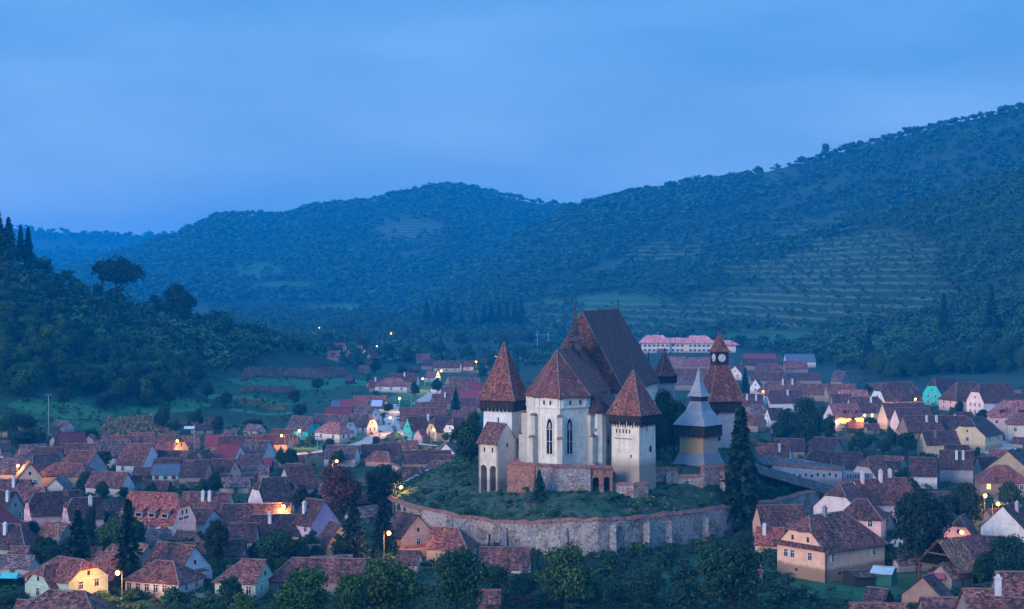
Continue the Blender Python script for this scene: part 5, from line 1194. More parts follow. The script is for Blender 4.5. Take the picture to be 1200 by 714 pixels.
# ------------------------------------------------------------------ roads and paths
def strip(name, pts, width, mat, lift=.06):
    w_ = [at(px, py) for px, py in pts]; line = []
    for a, b in zip(w_[:-1], w_[1:]):
        n = max(1, int(math.hypot(b[0] - a[0], b[1] - a[1]) / 3))
        for k in range(n): line.append((a[0] + (b[0] - a[0]) * k / n, a[1] + (b[1] - a[1]) * k / n))
    line.append(w_[-1]); V = []; Fq = []; nw = 5
    for k, p in enumerate(line):
        a = line[max(0, k - 2)]; b = line[min(len(line) - 1, k + 2)]; dx, dy = b[0] - a[0], b[1] - a[1]; l = math.hypot(dx, dy) or 1
        wd = (width if not callable(width) else width(k / (len(line) - 1))) * (1 + .12 * math.sin(k * .9) + .08 * math.sin(k * 2.3))
        for j in range(nw):
            u = (j / (nw - 1) - .5) * wd; x, y = p[0] - dy / l * u, p[1] + dx / l * u; V.append((x, y, g1(x, y) + lift + .04 * (1 - abs(2 * j / (nw - 1) - 1))))
    for k in range(len(line) - 1):
        for j in range(nw - 1): Fq.append((k * nw + j, k * nw + j + 1, (k + 1) * nw + j + 1, (k + 1) * nw + j))
    me = npmesh(name, np.array(V), np.array(Fq)); me.materials.append(mat); return struct(link(name, me))
m_road, t_, p_ = newmat('sandy_road'); gp_ = nd(t_, 'ShaderNodeNewGeometry'); na = noise(t_, gp_.outputs['Position'], .5, 5)
t_.links.new(mix(t_, ramp(t_, na, .35, .65), (.34, .30, .28), (.50, .45, .43)), p_.inputs['Base Color'])
m_verge, t_, p_ = newmat('verge_grass'); gp_ = nd(t_, 'ShaderNodeNewGeometry'); na = noise(t_, gp_.outputs['Position'], .4, 5)
t_.links.new(mix(t_, ramp(t_, na, .35, .65), (.018, .105, .04), (.045, .165, .06)), p_.inputs['Base Color'])
m_stoneroad, t_, p_ = newmat('paving'); gp_ = nd(t_, 'ShaderNodeNewGeometry'); na = noise(t_, gp_.outputs['Position'], .8, 5)
t_.links.new(mix(t_, ramp(t_, na, .35, .65), (.36, .25, .24), (.55, .40, .38)), p_.inputs['Base Color'])
strip('verge', [(352, 527), (385, 521), (412, 515), (436, 505), (450, 494)], 14, m_verge, .03)
strip('verge', [(468, 497), (478, 507), (495, 518)], 13, m_verge, .03)
strip('road', [(335, 534), (372, 530), (405, 525), (425, 520), (440, 513), (452, 503), (460, 492), (461, 484), (462, 474)], lambda t: 5 + 3 * math.sin(math.pi * t) ** 2, m_road, .10)
strip('path', [(463, 495), (470, 507), (480, 515), (494, 521), (512, 523)], 2.6, m_road, .12)
strip('verge', [(478, 472), (492, 462), (506, 452)], 26, m_verge, .03)
strip('road', [(492, 474), (502, 466), (511, 458), (518, 453)], 7, m_road, .10)
strip('meadow_strip', [(238, 464), (300, 468), (335, 473)], 12, m_verge, .05)
strip('meadow_strip', [(325, 448), (360, 449), (390, 456)], 16, m_verge, .05)
strip('meadow_strip', [(270, 480), (310, 486), (345, 484)], 8, m_verge, .05)
strip('meadow_strip', [(370, 436), (410, 446), (432, 452)], 16, m_verge, .05)
strip('meadow_strip', [(395, 362), (450, 360), (520, 364)], 60, m_verge, .05)
strip('meadow_strip', [(285, 452), (340, 449), (405, 446)], 20, m_verge, .05)
strip('meadow_strip', [(20, 470), (70, 484), (115, 480)], 22, m_verge, .05)
strip('meadow_strip', [(150, 478), (190, 480), (232, 470)], 16, m_verge, .05)
strip('pavement', [(1150, 533), (1168, 526), (1184, 520), (1205, 517)], 13, m_stoneroad, .1)
strip('path', [(1020, 640), (1046, 640), (1062, 628), (1075, 612)], 3, m_stoneroad, .08)
strip('path', [(45, 628), (70, 626), (110, 622)], 6, m_stoneroad, .08)

# ------------------------------------------------------------------ trees
def crown_mesh(name, seed, n=2600, lobes=13, leaf=.036, width=.42, low=.05):
    r = np.random.default_rng(seed)
    c = r.normal(size=(lobes, 3)); c /= np.linalg.norm(c, axis=1)[:, None]; c *= r.uniform(.3, 1, (lobes, 1)) ** .6
    cen = c * np.array([width * .62, width * .62, (1 - low) * .33]) + np.array([0, 0, low + (1 - low) * .5])
    rad = r.uniform(.07, .17, lobes) * width / .42; cen[0] = (0, 0, low + (1 - low) * .52); rad[0] = .26 * width / .42
    pr = rad ** 2 / np.sum(rad ** 2); li = r.choice(lobes, n, p=pr)
    dv = r.normal(size=(n, 3)); dv /= np.linalg.norm(dv, axis=1)[:, None]; dv[:, 2] = np.where(dv[:, 2] < -.3, -dv[:, 2] * .6, dv[:, 2])
    pos = cen[li] + dv * rad[li][:, None] * (r.uniform(.25, 1.12, (n, 1)) ** .5); pos += r.normal(size=(n, 3)) * .012
    return leaf_quads(name, pos, dv, leaf, r)
def leaf_quads(name, pos, dv, leaf, r, tint=None, asp=.75):
    n = len(pos); nrm = dv + r.normal(size=(n, 3)) * .7; nrm /= np.linalg.norm(nrm, axis=1)[:, None]
    a = np.cross(nrm, r.normal(size=(n, 3))); a /= np.linalg.norm(a, axis=1)[:, None]; b = np.cross(nrm, a)
    s = leaf * r.uniform(.55, 1.35, (n, 1)); V = np.stack([pos - a * s, pos - b * s * asp + nrm * s * .25, pos + a * s, pos + b * s * asp], 1).reshape(-1, 3)
    me = npmesh(name, V, np.arange(4 * n).reshape(-1, 4))
    t = r.uniform(0, 1, n) if tint is None else tint
    at_ = me.attributes.new('tint', 'FLOAT', 'POINT'); at_.data.foreach_set('value', np.repeat(t, 4).astype(np.float32)); me.materials.append(M['leaf']); return me
def trunk_mesh(name, seed, low=.12):
    r = random.Random(seed); m = MB(); m.tube([(0, 0, -.06), (r.uniform(-.01, .01), .005, low), (r.uniform(-.02, .02), .01, .5), (0, 0, .8)], [.036, .026, .016, .005], 7)
    for k in range(6):
        a = r.uniform(0, 6.28); z = r.uniform(low * .9, .55); l = r.uniform(.18, .3); m.tube([(0, 0, z), (math.cos(a) * l * .5, math.sin(a) * l * .5, z + .1), (math.cos(a) * l, math.sin(a) * l, z + .17)], [.014, .009, .003], 5)
    return m.mesh(name, M['bark'])
def conifer_mesh(name, seed, levels=24, width=.2):
    r = np.random.default_rng(seed); P_, D_ = [], []
    for k in range(levels):
        t = k / (levels - 1); z = .08 + .9 * t; rad = width * (1 - t) ** .85 * r.uniform(.85, 1.1) + .008; nb = int(9 - 4 * t); a0 = r.uniform(0, 6.28)
        for b in range(nb):
            a = a0 + 6.283 * b / nb + r.uniform(-.2, .2); rr = rad * r.uniform(.7, 1.15); m_ = 15
            for j in range(m_):
                u = (j + .5) / m_; P_.append((math.cos(a) * rr * u, math.sin(a) * rr * u, z - .055 * u * u * (1 - t * .5) + .012 * math.sin(u * 3))); D_.append((math.cos(a) * .3, math.sin(a) * .3, 1))
    P_, D_ = np.array(P_), np.array(D_); P_ += r.normal(size=P_.shape) * .006
    return leaf_quads(name, P_, D_, .025, r)
def pole_mesh(name): m = MB(); m.tube([(0, 0, -.05), (0, 0, .5), (0, 0, .97)], [.022, .013, .003], 7); return m.mesh(name, M['bark'])
def shrub_mesh(name, seed):
    r = np.random.default_rng(seed); n = 700; dv = r.normal(size=(n, 3)); dv /= np.linalg.norm(dv, axis=1)[:, None]; dv[:, 2] = abs(dv[:, 2])
    lb = r.uniform(-.32, .32, (7, 3)); lb[:, 2] = r.uniform(.15, .5, 7); li = r.integers(0, 7, n)
    return leaf_quads(name, lb[li] + dv * .3 * r.uniform(.5, 1.1, (n, 1)), dv, .07, r)
CROWN = [crown_mesh('crown', s, 9500, 24 + 2 * (s % 5), .0195, (.40, .46, .36, .5, .43, .38)[s - 1]) for s in range(1, 7)]
CROWN += [crown_mesh('crown', 11, 8000, 26, .02, .5, .36), crown_mesh('crown', 12, 8000, 22, .02, .46, .3)]
TRUNK = [trunk_mesh('trunk', s) for s in range(1, 4)]
SPRUCE = [conifer_mesh('crown', s, 24 + s, w_) for s, w_ in ((1, .19), (2, .15), (3, .23))]; STEM = pole_mesh('trunk')
SHRUB = [shrub_mesh('shrub', s) for s in (1, 2, 3, 4)]
TR = random.Random(21)
GREEN = [(.030, .058, .026), (.022, .046, .026), (.040, .068, .026), (.026, .052, .032)]
def tree(x, y, h, w_, label, col=None, kind='broadleaf', group=None, z=None, name=None, cat='tree', v=None):
    """w_ is the crown's full width in metres"""
    z = gz(x, y) if z is None else z; name = name or ('spruce_tree' if kind == 'spruce' else 'broadleaf_tree')
    root = empty(name, (x, y, z - (.07 * h if kind != 'spruce' else .2)), TR.uniform(0, 6.28), label, cat, group)
    if kind == 'spruce':
        i = v if v is not None else TR.randrange(3); k = w_ / (2 * (.19, .15, .23)[i]); root.scale = (k, k, h); link('crown', SPRUCE[i], root, col or (.012, .030, .026)); link('trunk', STEM, root)
    else:
        i = v if v is not None else TR.randrange(6); k = w_ / (2 * (.40, .46, .36, .5, .43, .38, .5, .46)[i]) * .88; root.scale = (k, k, h)
        link('crown', CROWN[i], root, col or TR.choice(GREEN)); link('trunk', TRUNK[i % 3], root)
    return root
def T(px, top, base, wpx, label, col=None, kind='broadleaf', d=None, z=None, **kw):
    if d is None: x, y = at(px, base)
    else: x, y = P(px, d)
    s = F / y; z = gz(x, y) if z is None else z
    return tree(x, y, zof(top, y) - z, wpx / s, label, col, kind, z=z, **kw)
DK = (.013, .028, .024); RED = (.13, .030, .034); LG = (.07, .085, .025); BL = (.022, .05, .045)
T(664, 627, 716, 88, 'round bushy green tree standing alone in front of the ring wall', LG, v=3)
T(535, 624, 722, 92, 'large dark green tree below the arched bend of the ring wall', (.022, .05, .024), v=1)
T(455, 642, 735, 112, 'wide light green tree at the bottom edge, left of centre', LG, v=3)
T(412, 655, 740, 66, 'green tree at the bottom between two wide crowns', (.035, .07, .028))
T(352, 655, 738, 100, 'broad green tree hiding the long weathered roof', (.036, .075, .026), v=3)
T(285, 690, 735, 60, 'yellowish green tree at the bottom left of centre', LG)
T(316, 700, 745, 56, 'low green tree touching the bottom edge', (.04, .075, .03))
T(860, 618, 722, 112, 'big dark rounded tree at the bottom, left of the orange house', (.018, .042, .03), v=1)
T(800, 672, 722, 60, 'dark bushy tree left of the big rounded tree', BL)
T(755, 655, 715, 62, 'dull dark tree in the meadow below the ring wall', (.022, .042, .034))
T(712, 672, 716, 46, 'low bluish tree right of the lone round tree', BL)
T(612, 662, 710, 50, 'bluish shrubby tree left of the lone round tree', BL)
T(580, 655, 705, 52, 'dark tree under the white gabled long roof', (.02, .045, .03))
T(1077, 552, 668, 104, 'very large dark tree right of the three white chimneys', (.012, .025, .026), v=1)
T(1040, 628, 668, 46, 'bushy tree at the foot of the very large dark tree', (.022, .045, .03))
T(1133, 553, 622, 56, 'dark reddish tree beside the twin street lamps', (.03, .033, .03))
T(1105, 570, 625, 40, 'dark tree between the very large tree and the twin lamps', (.018, .03, .03))
T(1183, 556, 600, 40, 'small tree in front of the dull red hip roof', (.035, .05, .035))
T(1178, 618, 690, 76, 'dense dark tree in front of the white blank gable', (.014, .036, .032), v=3)
T(1150, 640, 690, 34, 'dark tree just right of the open barn', (.018, .04, .03))
T(130, 597, 655, 46, 'light green tree left of the red guesthouse', LG)
T(160, 600, 648, 30, 'dull green tree in front of the guesthouse wall', (.026, .05, .032))
T(254, 598, 664, 46, 'dark reddish green tree right of the guesthouse', (.026, .026, .026), v=0)
T(320, 612, 672, 70, 'dark green tree left of the lilac house', (.02, .05, .03))
T(350, 628, 668, 44, 'bushy tree below the lilac house wall', (.02, .046, .034))
T(400, 536, 606, 76, 'large bare looking reddish tree in the village centre', RED, v=3)
T(352, 560, 606, 30, 'reddish tree left of the large reddish one', (.045, .03, .034))
T(447, 532, 600, 66, 'big dark bluish tree left of the ring wall', (.012, .028, .03), v=1)
T(342, 520, 552, 22, 'small dark garden tree below the turquoise house', (.016, .036, .03))
T(330, 522, 548, 24, 'round dark garden tree right of the bluish gable', (.018, .042, .03))
T(339, 560, 603, 16, 'slim pointed green tree beside the white half hipped gable', (.02, .055, .03))
T(551, 472, 560, 60, 'tall dense dark green tree left of the pointed tower', (.014, .045, .026), v=4, d=440, z=gz(*P(551, 440)) - 2.5)
T(62, 636, 664, 52, 'dark bushy tree left of the tall spruce', (.016, .036, .032))
T(20, 690, 716, 60, 'dark tree with a teal tarp behind at the bottom left corner', (.014, .034, .028))
T(105, 585, 640, 26, 'slim dark tree behind the tall spruce', (.016, .032, .03))
T(120, 690, 714, 50, 'low bushy tree right of the green house', (.024, .05, .03))
T(270, 668, 712, 44, 'dark tree right of the glazed verandah', (.018, .045, .034))
T(98, 548, 580, 28, 'dark tree on the stone yard below the grey gable', (.02, .042, .034))
T(120, 560, 588, 26, 'small tree in front of the reddish roof with bluish gable', (.022, .048, .03))
T(945, 455, 530, 50, 'large dark tree behind the covered stairway', (.012, .034, .03), v=3)
T(918, 474, 528, 40, 'dark tree left of the large tree behind the covered stairway', (.014, .04, .03))
T(970, 480, 520, 30, 'dark tree in front of the restaurant', (.018, .04, .035))
T(1062, 500, 536, 34, 'round dark green tree in front of the yellow wing', (.018, .05, .032))
T(1044, 495, 530, 22, 'green tree left of the round tree by the yellow wing', (.02, .052, .034))
T(1010, 500, 530, 44, 'leafy tree below the lit restaurant terrace', (.02, .055, .034))
T(1035, 510, 534, 28, 'low green tree in the garden below the restaurant', (.024, .055, .032))
T(1125, 465, 492, 16, 'dark tree between teal and pink houses', DK)
T(1152, 476, 498, 24, 'dark bushy tree below the big dark roof house', DK)
T(1070, 556, 588, 22, 'pinkish tree behind the big dark tree', (.04, .04, .035))
T(890, 560, 596, 56, 'green tree on the slope below the covered stairway', (.022, .055, .03), d=418, z=4)
T(915, 566, 594, 42, 'bushy tree beside the ruined wall', (.02, .05, .034), d=424, z=3)
T(790, 452, 545, 44, 'dark tree of the grove right of the church', (.012, .03, .024), d=425, z=15.5, v=2)
T(772, 462, 540, 38, 'left dark tree of the grove right of the church', (.014, .034, .024), d=420, z=15.5)
T(808, 466, 540, 36, 'dark tree of the grove behind the wooden tower', (.012, .028, .026), d=430, z=15.5)
T(835, 470, 545, 34, 'dark tree in front of the clock tower', (.012, .026, .026), d=436, z=15.5)
T(779, 438, 540, 40, 'tallest dark tree of the grove, nearest the church roof', (.014, .036, .026), d=440, z=15.5)
T(868, 477, 623, 58, 'very tall dark spruce at the right end of the ring wall', (.012, .028, .026), 'spruce', d=404, v=1)
T(91, 597, 668, 44, 'spruce with a star bright lamp at its tip', (.010, .024, .024), 'spruce', v=0)
T(150, 585, 692, 42, 'tall dark spruce above the lit lamp beside the verandah house', (.012, .028, .028), 'spruce', v=1)
T(414, 578, 660, 44, 'left of two dark spruces below the lilac house', (.011, .026, .026), 'spruce', v=2)
T(448, 584, 650, 40, 'right of two dark spruces near the ring wall', (.011, .024, .026), 'spruce', v=2)
T(632, 550, 580, 24, 'small spruce in front of the terrace wall', (.02, .055, .045), 'spruce', d=382, v=2)
T(873, 431, 460, 13, 'dark village spruce among the far roofs', DK, 'spruce', v=0)
T(534, 455, 484, 17, 'small village spruce among red roofs', DK, 'spruce', v=2)
T(760, 412, 440, 7, 'slim spruce beside the small far tower', DK, 'spruce', d=520)
for k, (px, tp, bs, w_) in enumerate(((500, 352, 384, 15), (512, 354, 384, 15), (524, 350, 384, 16), (541, 368, 386, 13), (556, 364, 385, 13), (567, 357, 384, 13), (576, 354, 384, 14), (585, 353, 384, 14), (594, 352, 384, 14), (603, 348, 384, 14), (611, 346, 383, 13))):
    T(px, tp, bs, w_, 'dark spruce in the distant row beyond the village', (.010, .026, .024), 'spruce', group='spruces of the distant row')
T(10, 254, 300, 26, 'tallest spruce on the left skyline', DK, 'spruce', d=880, z=zof(298, 880))
T(24, 264, 300, 16, 'slim spruce on the left skyline', DK, 'spruce', d=885, z=zof(302, 885))
T(33, 266, 302, 16, 'spruce at the right of the left skyline group', DK, 'spruce', d=890, z=zof(306, 890))
T(-3, 246, 300, 30, 'dark spruce cut by the left edge on the skyline', DK, 'spruce', d=880, z=zof(298, 880))
T(137, 296, 345, 76, 'lone wide tree standing out on the left ridge', (.010, .022, .02), v=6, d=935)
T(210, 327, 372, 56, 'round dark tree on the left ridge', (.010, .022, .02), v=7, d=940)
T(182, 340, 366, 20, 'small tree between the two ridge trees', DK, d=945)
T(940, 181, 194, 15, 'lone tree on the bare right ridge', DK, d=2540)
T(967, 164, 180, 14, 'tree at the end of the bare right ridge', DK, d=2520)
T(1106, 344, 400, 20, 'dark columnar spruce on the right slope', (.01, .028, .028), 'spruce', v=1)
T(1162, 335, 395, 26, 'dark pointed spruce on the right slope', (.012, .03, .03), 'spruce', v=0)
T(1018, 385, 432, 18, 'dark narrow spruce at the edge of the right wood', (.01, .03, .03), 'spruce', v=1)
T(703, 314, 332, 14, 'small rounded tree on the terraced slope', DK)

# footprints that nothing grows on
def blocked(x, y, pad=1.5):
    for (_, hx, hy, an, L, W, *_r) in HOUSES:
        dx, dy = x - hx, y - hy
        if abs(dx) > 22 or abs(dy) > 22: continue
        u = dx * math.cos(an) + dy * math.sin(an); v = -dx * math.sin(an) + dy * math.cos(an)
        if abs(u) < L / 2 + pad and abs(v) < W / 2 + pad: return True
    return False
ROADPX = [(335, 534), (372, 530), (405, 525), (425, 520), (440, 513), (452, 503), (460, 492), (462, 474), (470, 507), (480, 515), (494, 521), (512, 523), (492, 474), (502, 466), (511, 458), (518, 453), (1168, 526), (1184, 520)]
ROADW = [at(*p) for p in ROADPX]
def onroad(x, y, r_=6): return any((x - a) ** 2 + (y - b) ** 2 < r_ * r_ for a, b in ROADW)

# wood on the left hillside and at the foot of the right slope: the nearest trees as things, the rest as one mass
cand = []
def wood(px0, px1, d0, d1, sp, inside, tag_):
    y = d0
    while y < d1:
        x0, x1 = (px0 - 600) / F * y, (px1 - 600) / F * y; n = int((x1 - x0) / sp)
        xs = x0 + (np.arange(n) + RNG.uniform(-.45, .45, n)) * sp; ys = y + RNG.uniform(-.45, .45, n) * sp; zs = ground(xs, ys)
        for xx, yy, z in zip(xs.tolist(), ys.tolist(), zs.tolist()):
            px, py = proj(xx, yy, z)
            if inside(px, py, yy) and not blocked(xx, yy, 5): cand.append((xx, yy, z, px, py, tag_))
        y += sp
LOWL = lambda px: np.interp(px, [-120, 0, 90, 130, 190, 215, 250, 290, 330, 380, 430], [470, 472, 462, 478, 480, 470, 452, 432, 420, 416, 408])
wood(-150, 450, 560, 1130, 8.2, lambda px, py, d: py < LOWL(px) and d < np.interp(px, HILLS[0][0][0], HILLS[0][0][1]) + 15 and TR.random() < (.95 if py < LOWL(px) - 20 else .8), 'left')
wood(960, 1350, 860, 1260, 9.0, lambda px, py, d: py < np.interp(px, [960, 1000, 1040, 1100, 1200], [424, 436, 448, 440, 438]) and py > np.interp(px, [960, 1050, 1200], [405, 380, 352]) and TR.random() < .92, 'right')
cand.sort(key=lambda c: c[1])
nl = [c for c in cand if c[5] == 'left']; nr_ = [c for c in cand if c[5] == 'right']
vis = lambda c: -15 < c[3] < 1215
vl = [c for c in nl if vis(c)]; vr = [c for c in nr_ if vis(c)]
nl_i, nr_i = vl[:135], vr[:70]
_ids = {id(c) for c in nl_i + nr_i}; rest = [c for c in cand if id(c) not in _ids]
for c in nl_i: tree(c[0], c[1], TR.uniform(8, 17), TR.uniform(9, 17), 'dark broadleaf tree in the wood covering the left hillside', TR.choice([(.022, .054, .034), (.032, .068, .036), (.016, .042, .030), (.050, .088, .036)]), z=c[2] - .2, group='broadleaf trees of the left hillside wood')
for c in nr_i: tree(c[0], c[1], TR.uniform(10, 17), TR.uniform(10, 15), 'broadleaf tree in the wood at the foot of the right slope', TR.choice([(.016, .042, .028), (.02, .05, .028), (.014, .036, .028), (.04, .07, .026)]), z=c[2] - .2, group='broadleaf trees of the right slope wood')

# orchard trees and bushes on the left fields, as seen
OB = [(190, 470, 505, 30), (75, 448, 480, 26), (205, 490, 508, 26), (105, 500, 516, 36), (230, 476, 506, 30), (30, 500, 520, 60), (30, 482, 505, 40), (10, 478, 512, 40), (255, 484, 508, 22), (297, 488, 505, 30), (170, 455, 478, 20), (345, 452, 478, 18), (352, 470, 490, 26), (265, 455, 478, 24), (120, 460, 478, 22), (372, 440, 460, 20), (243, 440, 470, 22), (440, 420, 438, 20), (470, 425, 442, 20), (455, 398, 425, 24), (478, 400, 430, 22), (515, 395, 420, 26), (425, 392, 414, 22), (548, 400, 425, 26), (575, 408, 436, 24), (600, 420, 450, 26), (565, 425, 445, 20), (610, 400, 425, 26), (590, 388, 412, 22), (540, 385, 408, 24), (385, 385, 408, 24), (410, 372, 390, 24), (440, 372, 388, 18), (475, 380, 398, 20), (640, 395, 420, 22), (620, 385, 405, 18), (455, 470, 486, 16), (512, 440, 462, 18), (440, 455, 470, 12), (486, 445, 465, 16), (500, 490, 504, 10), (575, 448, 472, 18), (600, 470, 500, 22), (612, 500, 530, 22), (955, 436, 450, 20), (960, 415, 428, 18), (930, 408, 420, 14), (890, 402, 414, 14), (985, 418, 434, 18), (868, 398, 410, 14)]
for px, tp, bs, w_ in OB:
    T(px, tp, bs, w_, 'scattered round tree on the fields around the village', TR.choice([(.018, .042, .028), (.016, .036, .028), (.024, .05, .03)]), group='scattered trees around the village')

# garden shrubs, set between the houses
def shrubs():
    r = random.Random(8); n = 0
    zones = [(0, 1200, 500, 700), (840, 1200, 470, 600), (450, 560, 530, 620), (700, 930, 625, 712), (0, 300, 640, 712)]
    while n < 170:
        z = zones[r.randrange(len(zones))]; px, py = r.uniform(z[0], z[1]), r.uniform(z[2], z[3]); x, y = at(px, py)
        if mound(x, y) is not None or blocked(x, y, 2.0) or onroad(x, y, 7): continue
        o = link('shrub', SHRUB[r.randrange(4)]); o.location = (x, y, g1(x, y) - .2); s = r.uniform(2.2, 5.2); o.scale = (s, s, s * r.uniform(.7, 1.05)); o.rotation_euler = (0, 0, r.uniform(0, 6.28))
        o.color = (*r.choice([(.02, .046, .03), (.016, .036, .028), (.03, .06, .03), (.024, .05, .036)]), 1); tag(o, 'dark green shrub in the gardens between the village houses', 'shrub', 'garden shrubs of the village'); n += 1
    n = 0
    while n < 70:
        px, py = r.uniform(465, 905), r.uniform(560, 612); d = r.uniform(372, 440); x = (px - 600) / F * d; mz = mound(x, d)
        if mz is None or mz > 13.5: continue
        o = link('shrub', SHRUB[r.randrange(4)]); o.location = (x, d, mz - .2); s = r.uniform(1.0, 2.6); o.scale = (s * 1.3, s * 1.3, s * r.uniform(.6, 1)); o.rotation_euler = (0, 0, r.uniform(0, 6.28))
        o.color = (*r.choice([(.022, .06, .03), (.03, .07, .03), (.018, .045, .03), (.05, .08, .028)]), 1); tag(o, 'low green shrub on the grassy slope inside the ring wall', 'shrub', 'shrubs on the church hill'); n += 1
shrubs()
def garden_trees():
    r = random.Random(55); n = 0
    while n < 85:
        px, py = (r.uniform(0, 455), r.uniform(515, 700)) if r.random() < .55 else ((r.uniform(860, 1200), r.uniform(460, 690)) if r.random() < .75 else (r.uniform(380, 570), r.uniform(420, 560)))
        x, y = at(px, py)
        if mound(x, y) is not None or blocked(x, y, 2.2) or onroad(x, y, 7) or ((px - 1000) / 90) ** 2 + ((py - 680) / 38) ** 2 < 1: continue
        h = r.uniform(4.0, 8.0); tree(x, y, h, h * r.uniform(.7, 1.05), 'small leafy garden tree between the village houses', r.choice([(.020, .046, .030), (.016, .036, .026), (.032, .062, .028), (.045, .05, .026)]), name='garden_tree', group='garden trees among the village houses', z=g1(x, y)); n += 1
garden_trees()

# ------------------------------------------------------------------ far forests and rough growth (uncountable)
def lod(seed, n, leaf):
    r = np.random.default_rng(seed); L = 7; c = r.normal(size=(L, 3)); c /= np.linalg.norm(c, axis=1)[:, None]; c *= r.uniform(.35, 1, (L, 1)); cen = c * np.array([.27, .27, .26]) + np.array([0, 0, .48]); rad = r.uniform(.15, .25, L)
    li = r.integers(0, L, n); dv = r.normal(size=(n, 3)); dv /= np.linalg.norm(dv, axis=1)[:, None]; dv[:, 2] = np.where(dv[:, 2] < -.2, -dv[:, 2], dv[:, 2])
    pos = cen[li] + dv * rad[li][:, None] * r.uniform(.55, 1.1, (n, 1)); nrm = dv + r.normal(size=(n, 3)) * .6; nrm /= np.linalg.norm(nrm, axis=1)[:, None]
    a = np.cross(nrm, r.normal(size=(n, 3))); a /= np.linalg.norm(a, axis=1)[:, None]; b = np.cross(nrm, a); s = leaf * r.uniform(.6, 1.4, (n, 1))
    return np.stack([pos - a * s, pos - b * s * .8, pos + a * s, pos + b * s * .8], 1).reshape(-1, 3).astype(np.float32)
def mass(name, label, cat, pts, col, n, leaf, wid, color_jit=.5, seed=1, mat='farleaf'):
    """pts: (x, y, z, height)"""
    pr = [lod(seed * 10 + k, n, leaf) for k in range(6)]; r = np.random.default_rng(seed); Vs = []; Ts = []
    for (x, y, z, h) in pts:
        v = pr[r.integers(6)]; a = r.uniform(0, 6.28); co, si = math.cos(a), math.sin(a); k = h * wid * r.uniform(.85, 1.25)
        Vs.append(np.stack([(v[:, 0] * co - v[:, 1] * si) * k + x, (v[:, 0] * si + v[:, 1] * co) * k + y, v[:, 2] * h + z - .1 * h], 1)); b = np.clip(.5 + .45 * float(snoise(x, y, 150)) + r.uniform(-.3, .3), 0, 1)
        Ts.append(np.repeat(np.clip(b * color_jit + r.uniform(0, 1, n) * (1 - color_jit), 0, 1), 4))
    V = np.concatenate(Vs); me = npmesh(name, V, np.arange(len(V)).reshape(-1, 4)); a_ = me.attributes.new('tint', 'FLOAT', 'POINT'); a_.data.foreach_set('value', np.concatenate(Ts).astype(np.float32)); me.materials.append(M[mat])
    o = link(name, me, None, col); tag(o, label, cat, kind='stuff'); return o
mass('woodland', 'dense wood filling the hillsides behind the nearest trees', 'wood', [(c[0], c[1], c[2], TR.triangular(6, 19, 11)) for c in rest], (.030, .064, .040), 190, .055, 1.1, .7, 3, 'leaf')
def scatter(hi, d0, d1, sp, px0, px1, dens, seed):
    r = np.random.default_rng(seed); out = []; y = d0
    while y < d1:
        x0, x1 = (px0 - 600) / F * y, (px1 - 600) / F * y; n = int((x1 - x0) / sp); xs = x0 + (np.arange(n) + r.uniform(-.5, .5, n)) * sp; ys = y + r.uniform(-.5, .5, n) * sp
        zs = ground(xs, ys); px = 600 + xs / ys * F; py = YH - (zs - CAMZ) / ys * F
        keep = r.uniform(0, 1, n) < dens(px, py, xs, ys, zs); out += list(zip(xs[keep], ys[keep], zs[keep])); y += sp
    return out
def ell(px, py, cx, cy_, rx, ry): return np.clip(1.35 - ((px - cx) / rx) ** 2 - ((py - cy_) / ry) ** 2, 0, 1)
def dens_spur(px, py, x, y, z):
    fr = z / 6.0 - np.floor(z / 6.0); row = np.where((fr > .05) & (fr < .5), .95, .42)
    ter = np.maximum.reduce([ell(px, py, 960, 300, 140, 34), ell(px, py, 1000, 345, 110, 36), ell(px, py, 720, 375, 110, 24), ell(px, py, 900, 360, 100, 24)])
    clear = np.maximum.reduce([ell(px, py, 890, 397, 100, 9), ell(px, py, 830, 378, 60, 4), ell(px, py, 960, 376, 50, 6), ell(px, py, 910, 352, 50, 7), ell(px, py, 720, 352, 70, 9)])
    n_ = snoise(x, y, 260); d_ = np.where(n_ > -.35, .98, .6)
    dc = np.interp(px, HILLS[1][0][0], HILLS[1][0][1])
    return (d_ * (1 - ter) + ter * row) * (1 - clear) * (y < dc + 30) * (py < 424) * (y > np.interp(px, *HILLS[1][1]) - 60)
pts = scatter(1, 960, 2060, 8.6, 660, 1420, dens_spur, 5)

def _terr(px, py): return max(float(ell(px, py, *q)) for q in ((960, 300, 140, 34), (1000, 345, 110, 36), (720, 375, 110, 24), (900, 360, 100, 24)))
pts = [(a, b, c, TR.triangular(5, 17, 9) if _terr(*proj(a, b, c)) < .25 else TR.triangular(1.8, 8, 3.2)) for a, b, c in pts]
mass('forest', 'bushy forest and hedges on the terraced right spur', 'forest', pts, (.028, .066, .036), 80, .085, 1.2, .7, 4)
def dens_ridge(px, py, x, y, z):
    dc = np.interp(px, HILLS[2][0][0], HILLS[2][0][1]); fr = z / 6.0 - np.floor(z / 6.0)
    ter = np.maximum.reduce([ell(px, py, 590, 280, 62, 34), ell(px, py, 790, 300, 50, 18)]); bare = ell(px, py, 905, 205, 40, 8) + ell(px, py, 650, 240, 22, 6)
    clr = np.where(snoise(x + 900, y, 330) > .62, .12, 1.0)
    return .95 * clr * (1 - ter * np.where(fr < .3, .45, .95)) * (1 - np.clip(bare, 0, 1) * .9) * (y < dc + 40) * (y > np.interp(px, HILLS[1][0][0], HILLS[1][0][1]) - 60) 
pts = scatter(2, 1750, 2860, 12.5, 430, 1420, dens_ridge, 6)
mass('forest', 'dense forest covering the high right ridge', 'forest', [(a, b, c, TR.triangular(6, 17, 9)) for a, b, c in pts], (.024, .060, .038), 44, .115, 1.6, .8, 5)
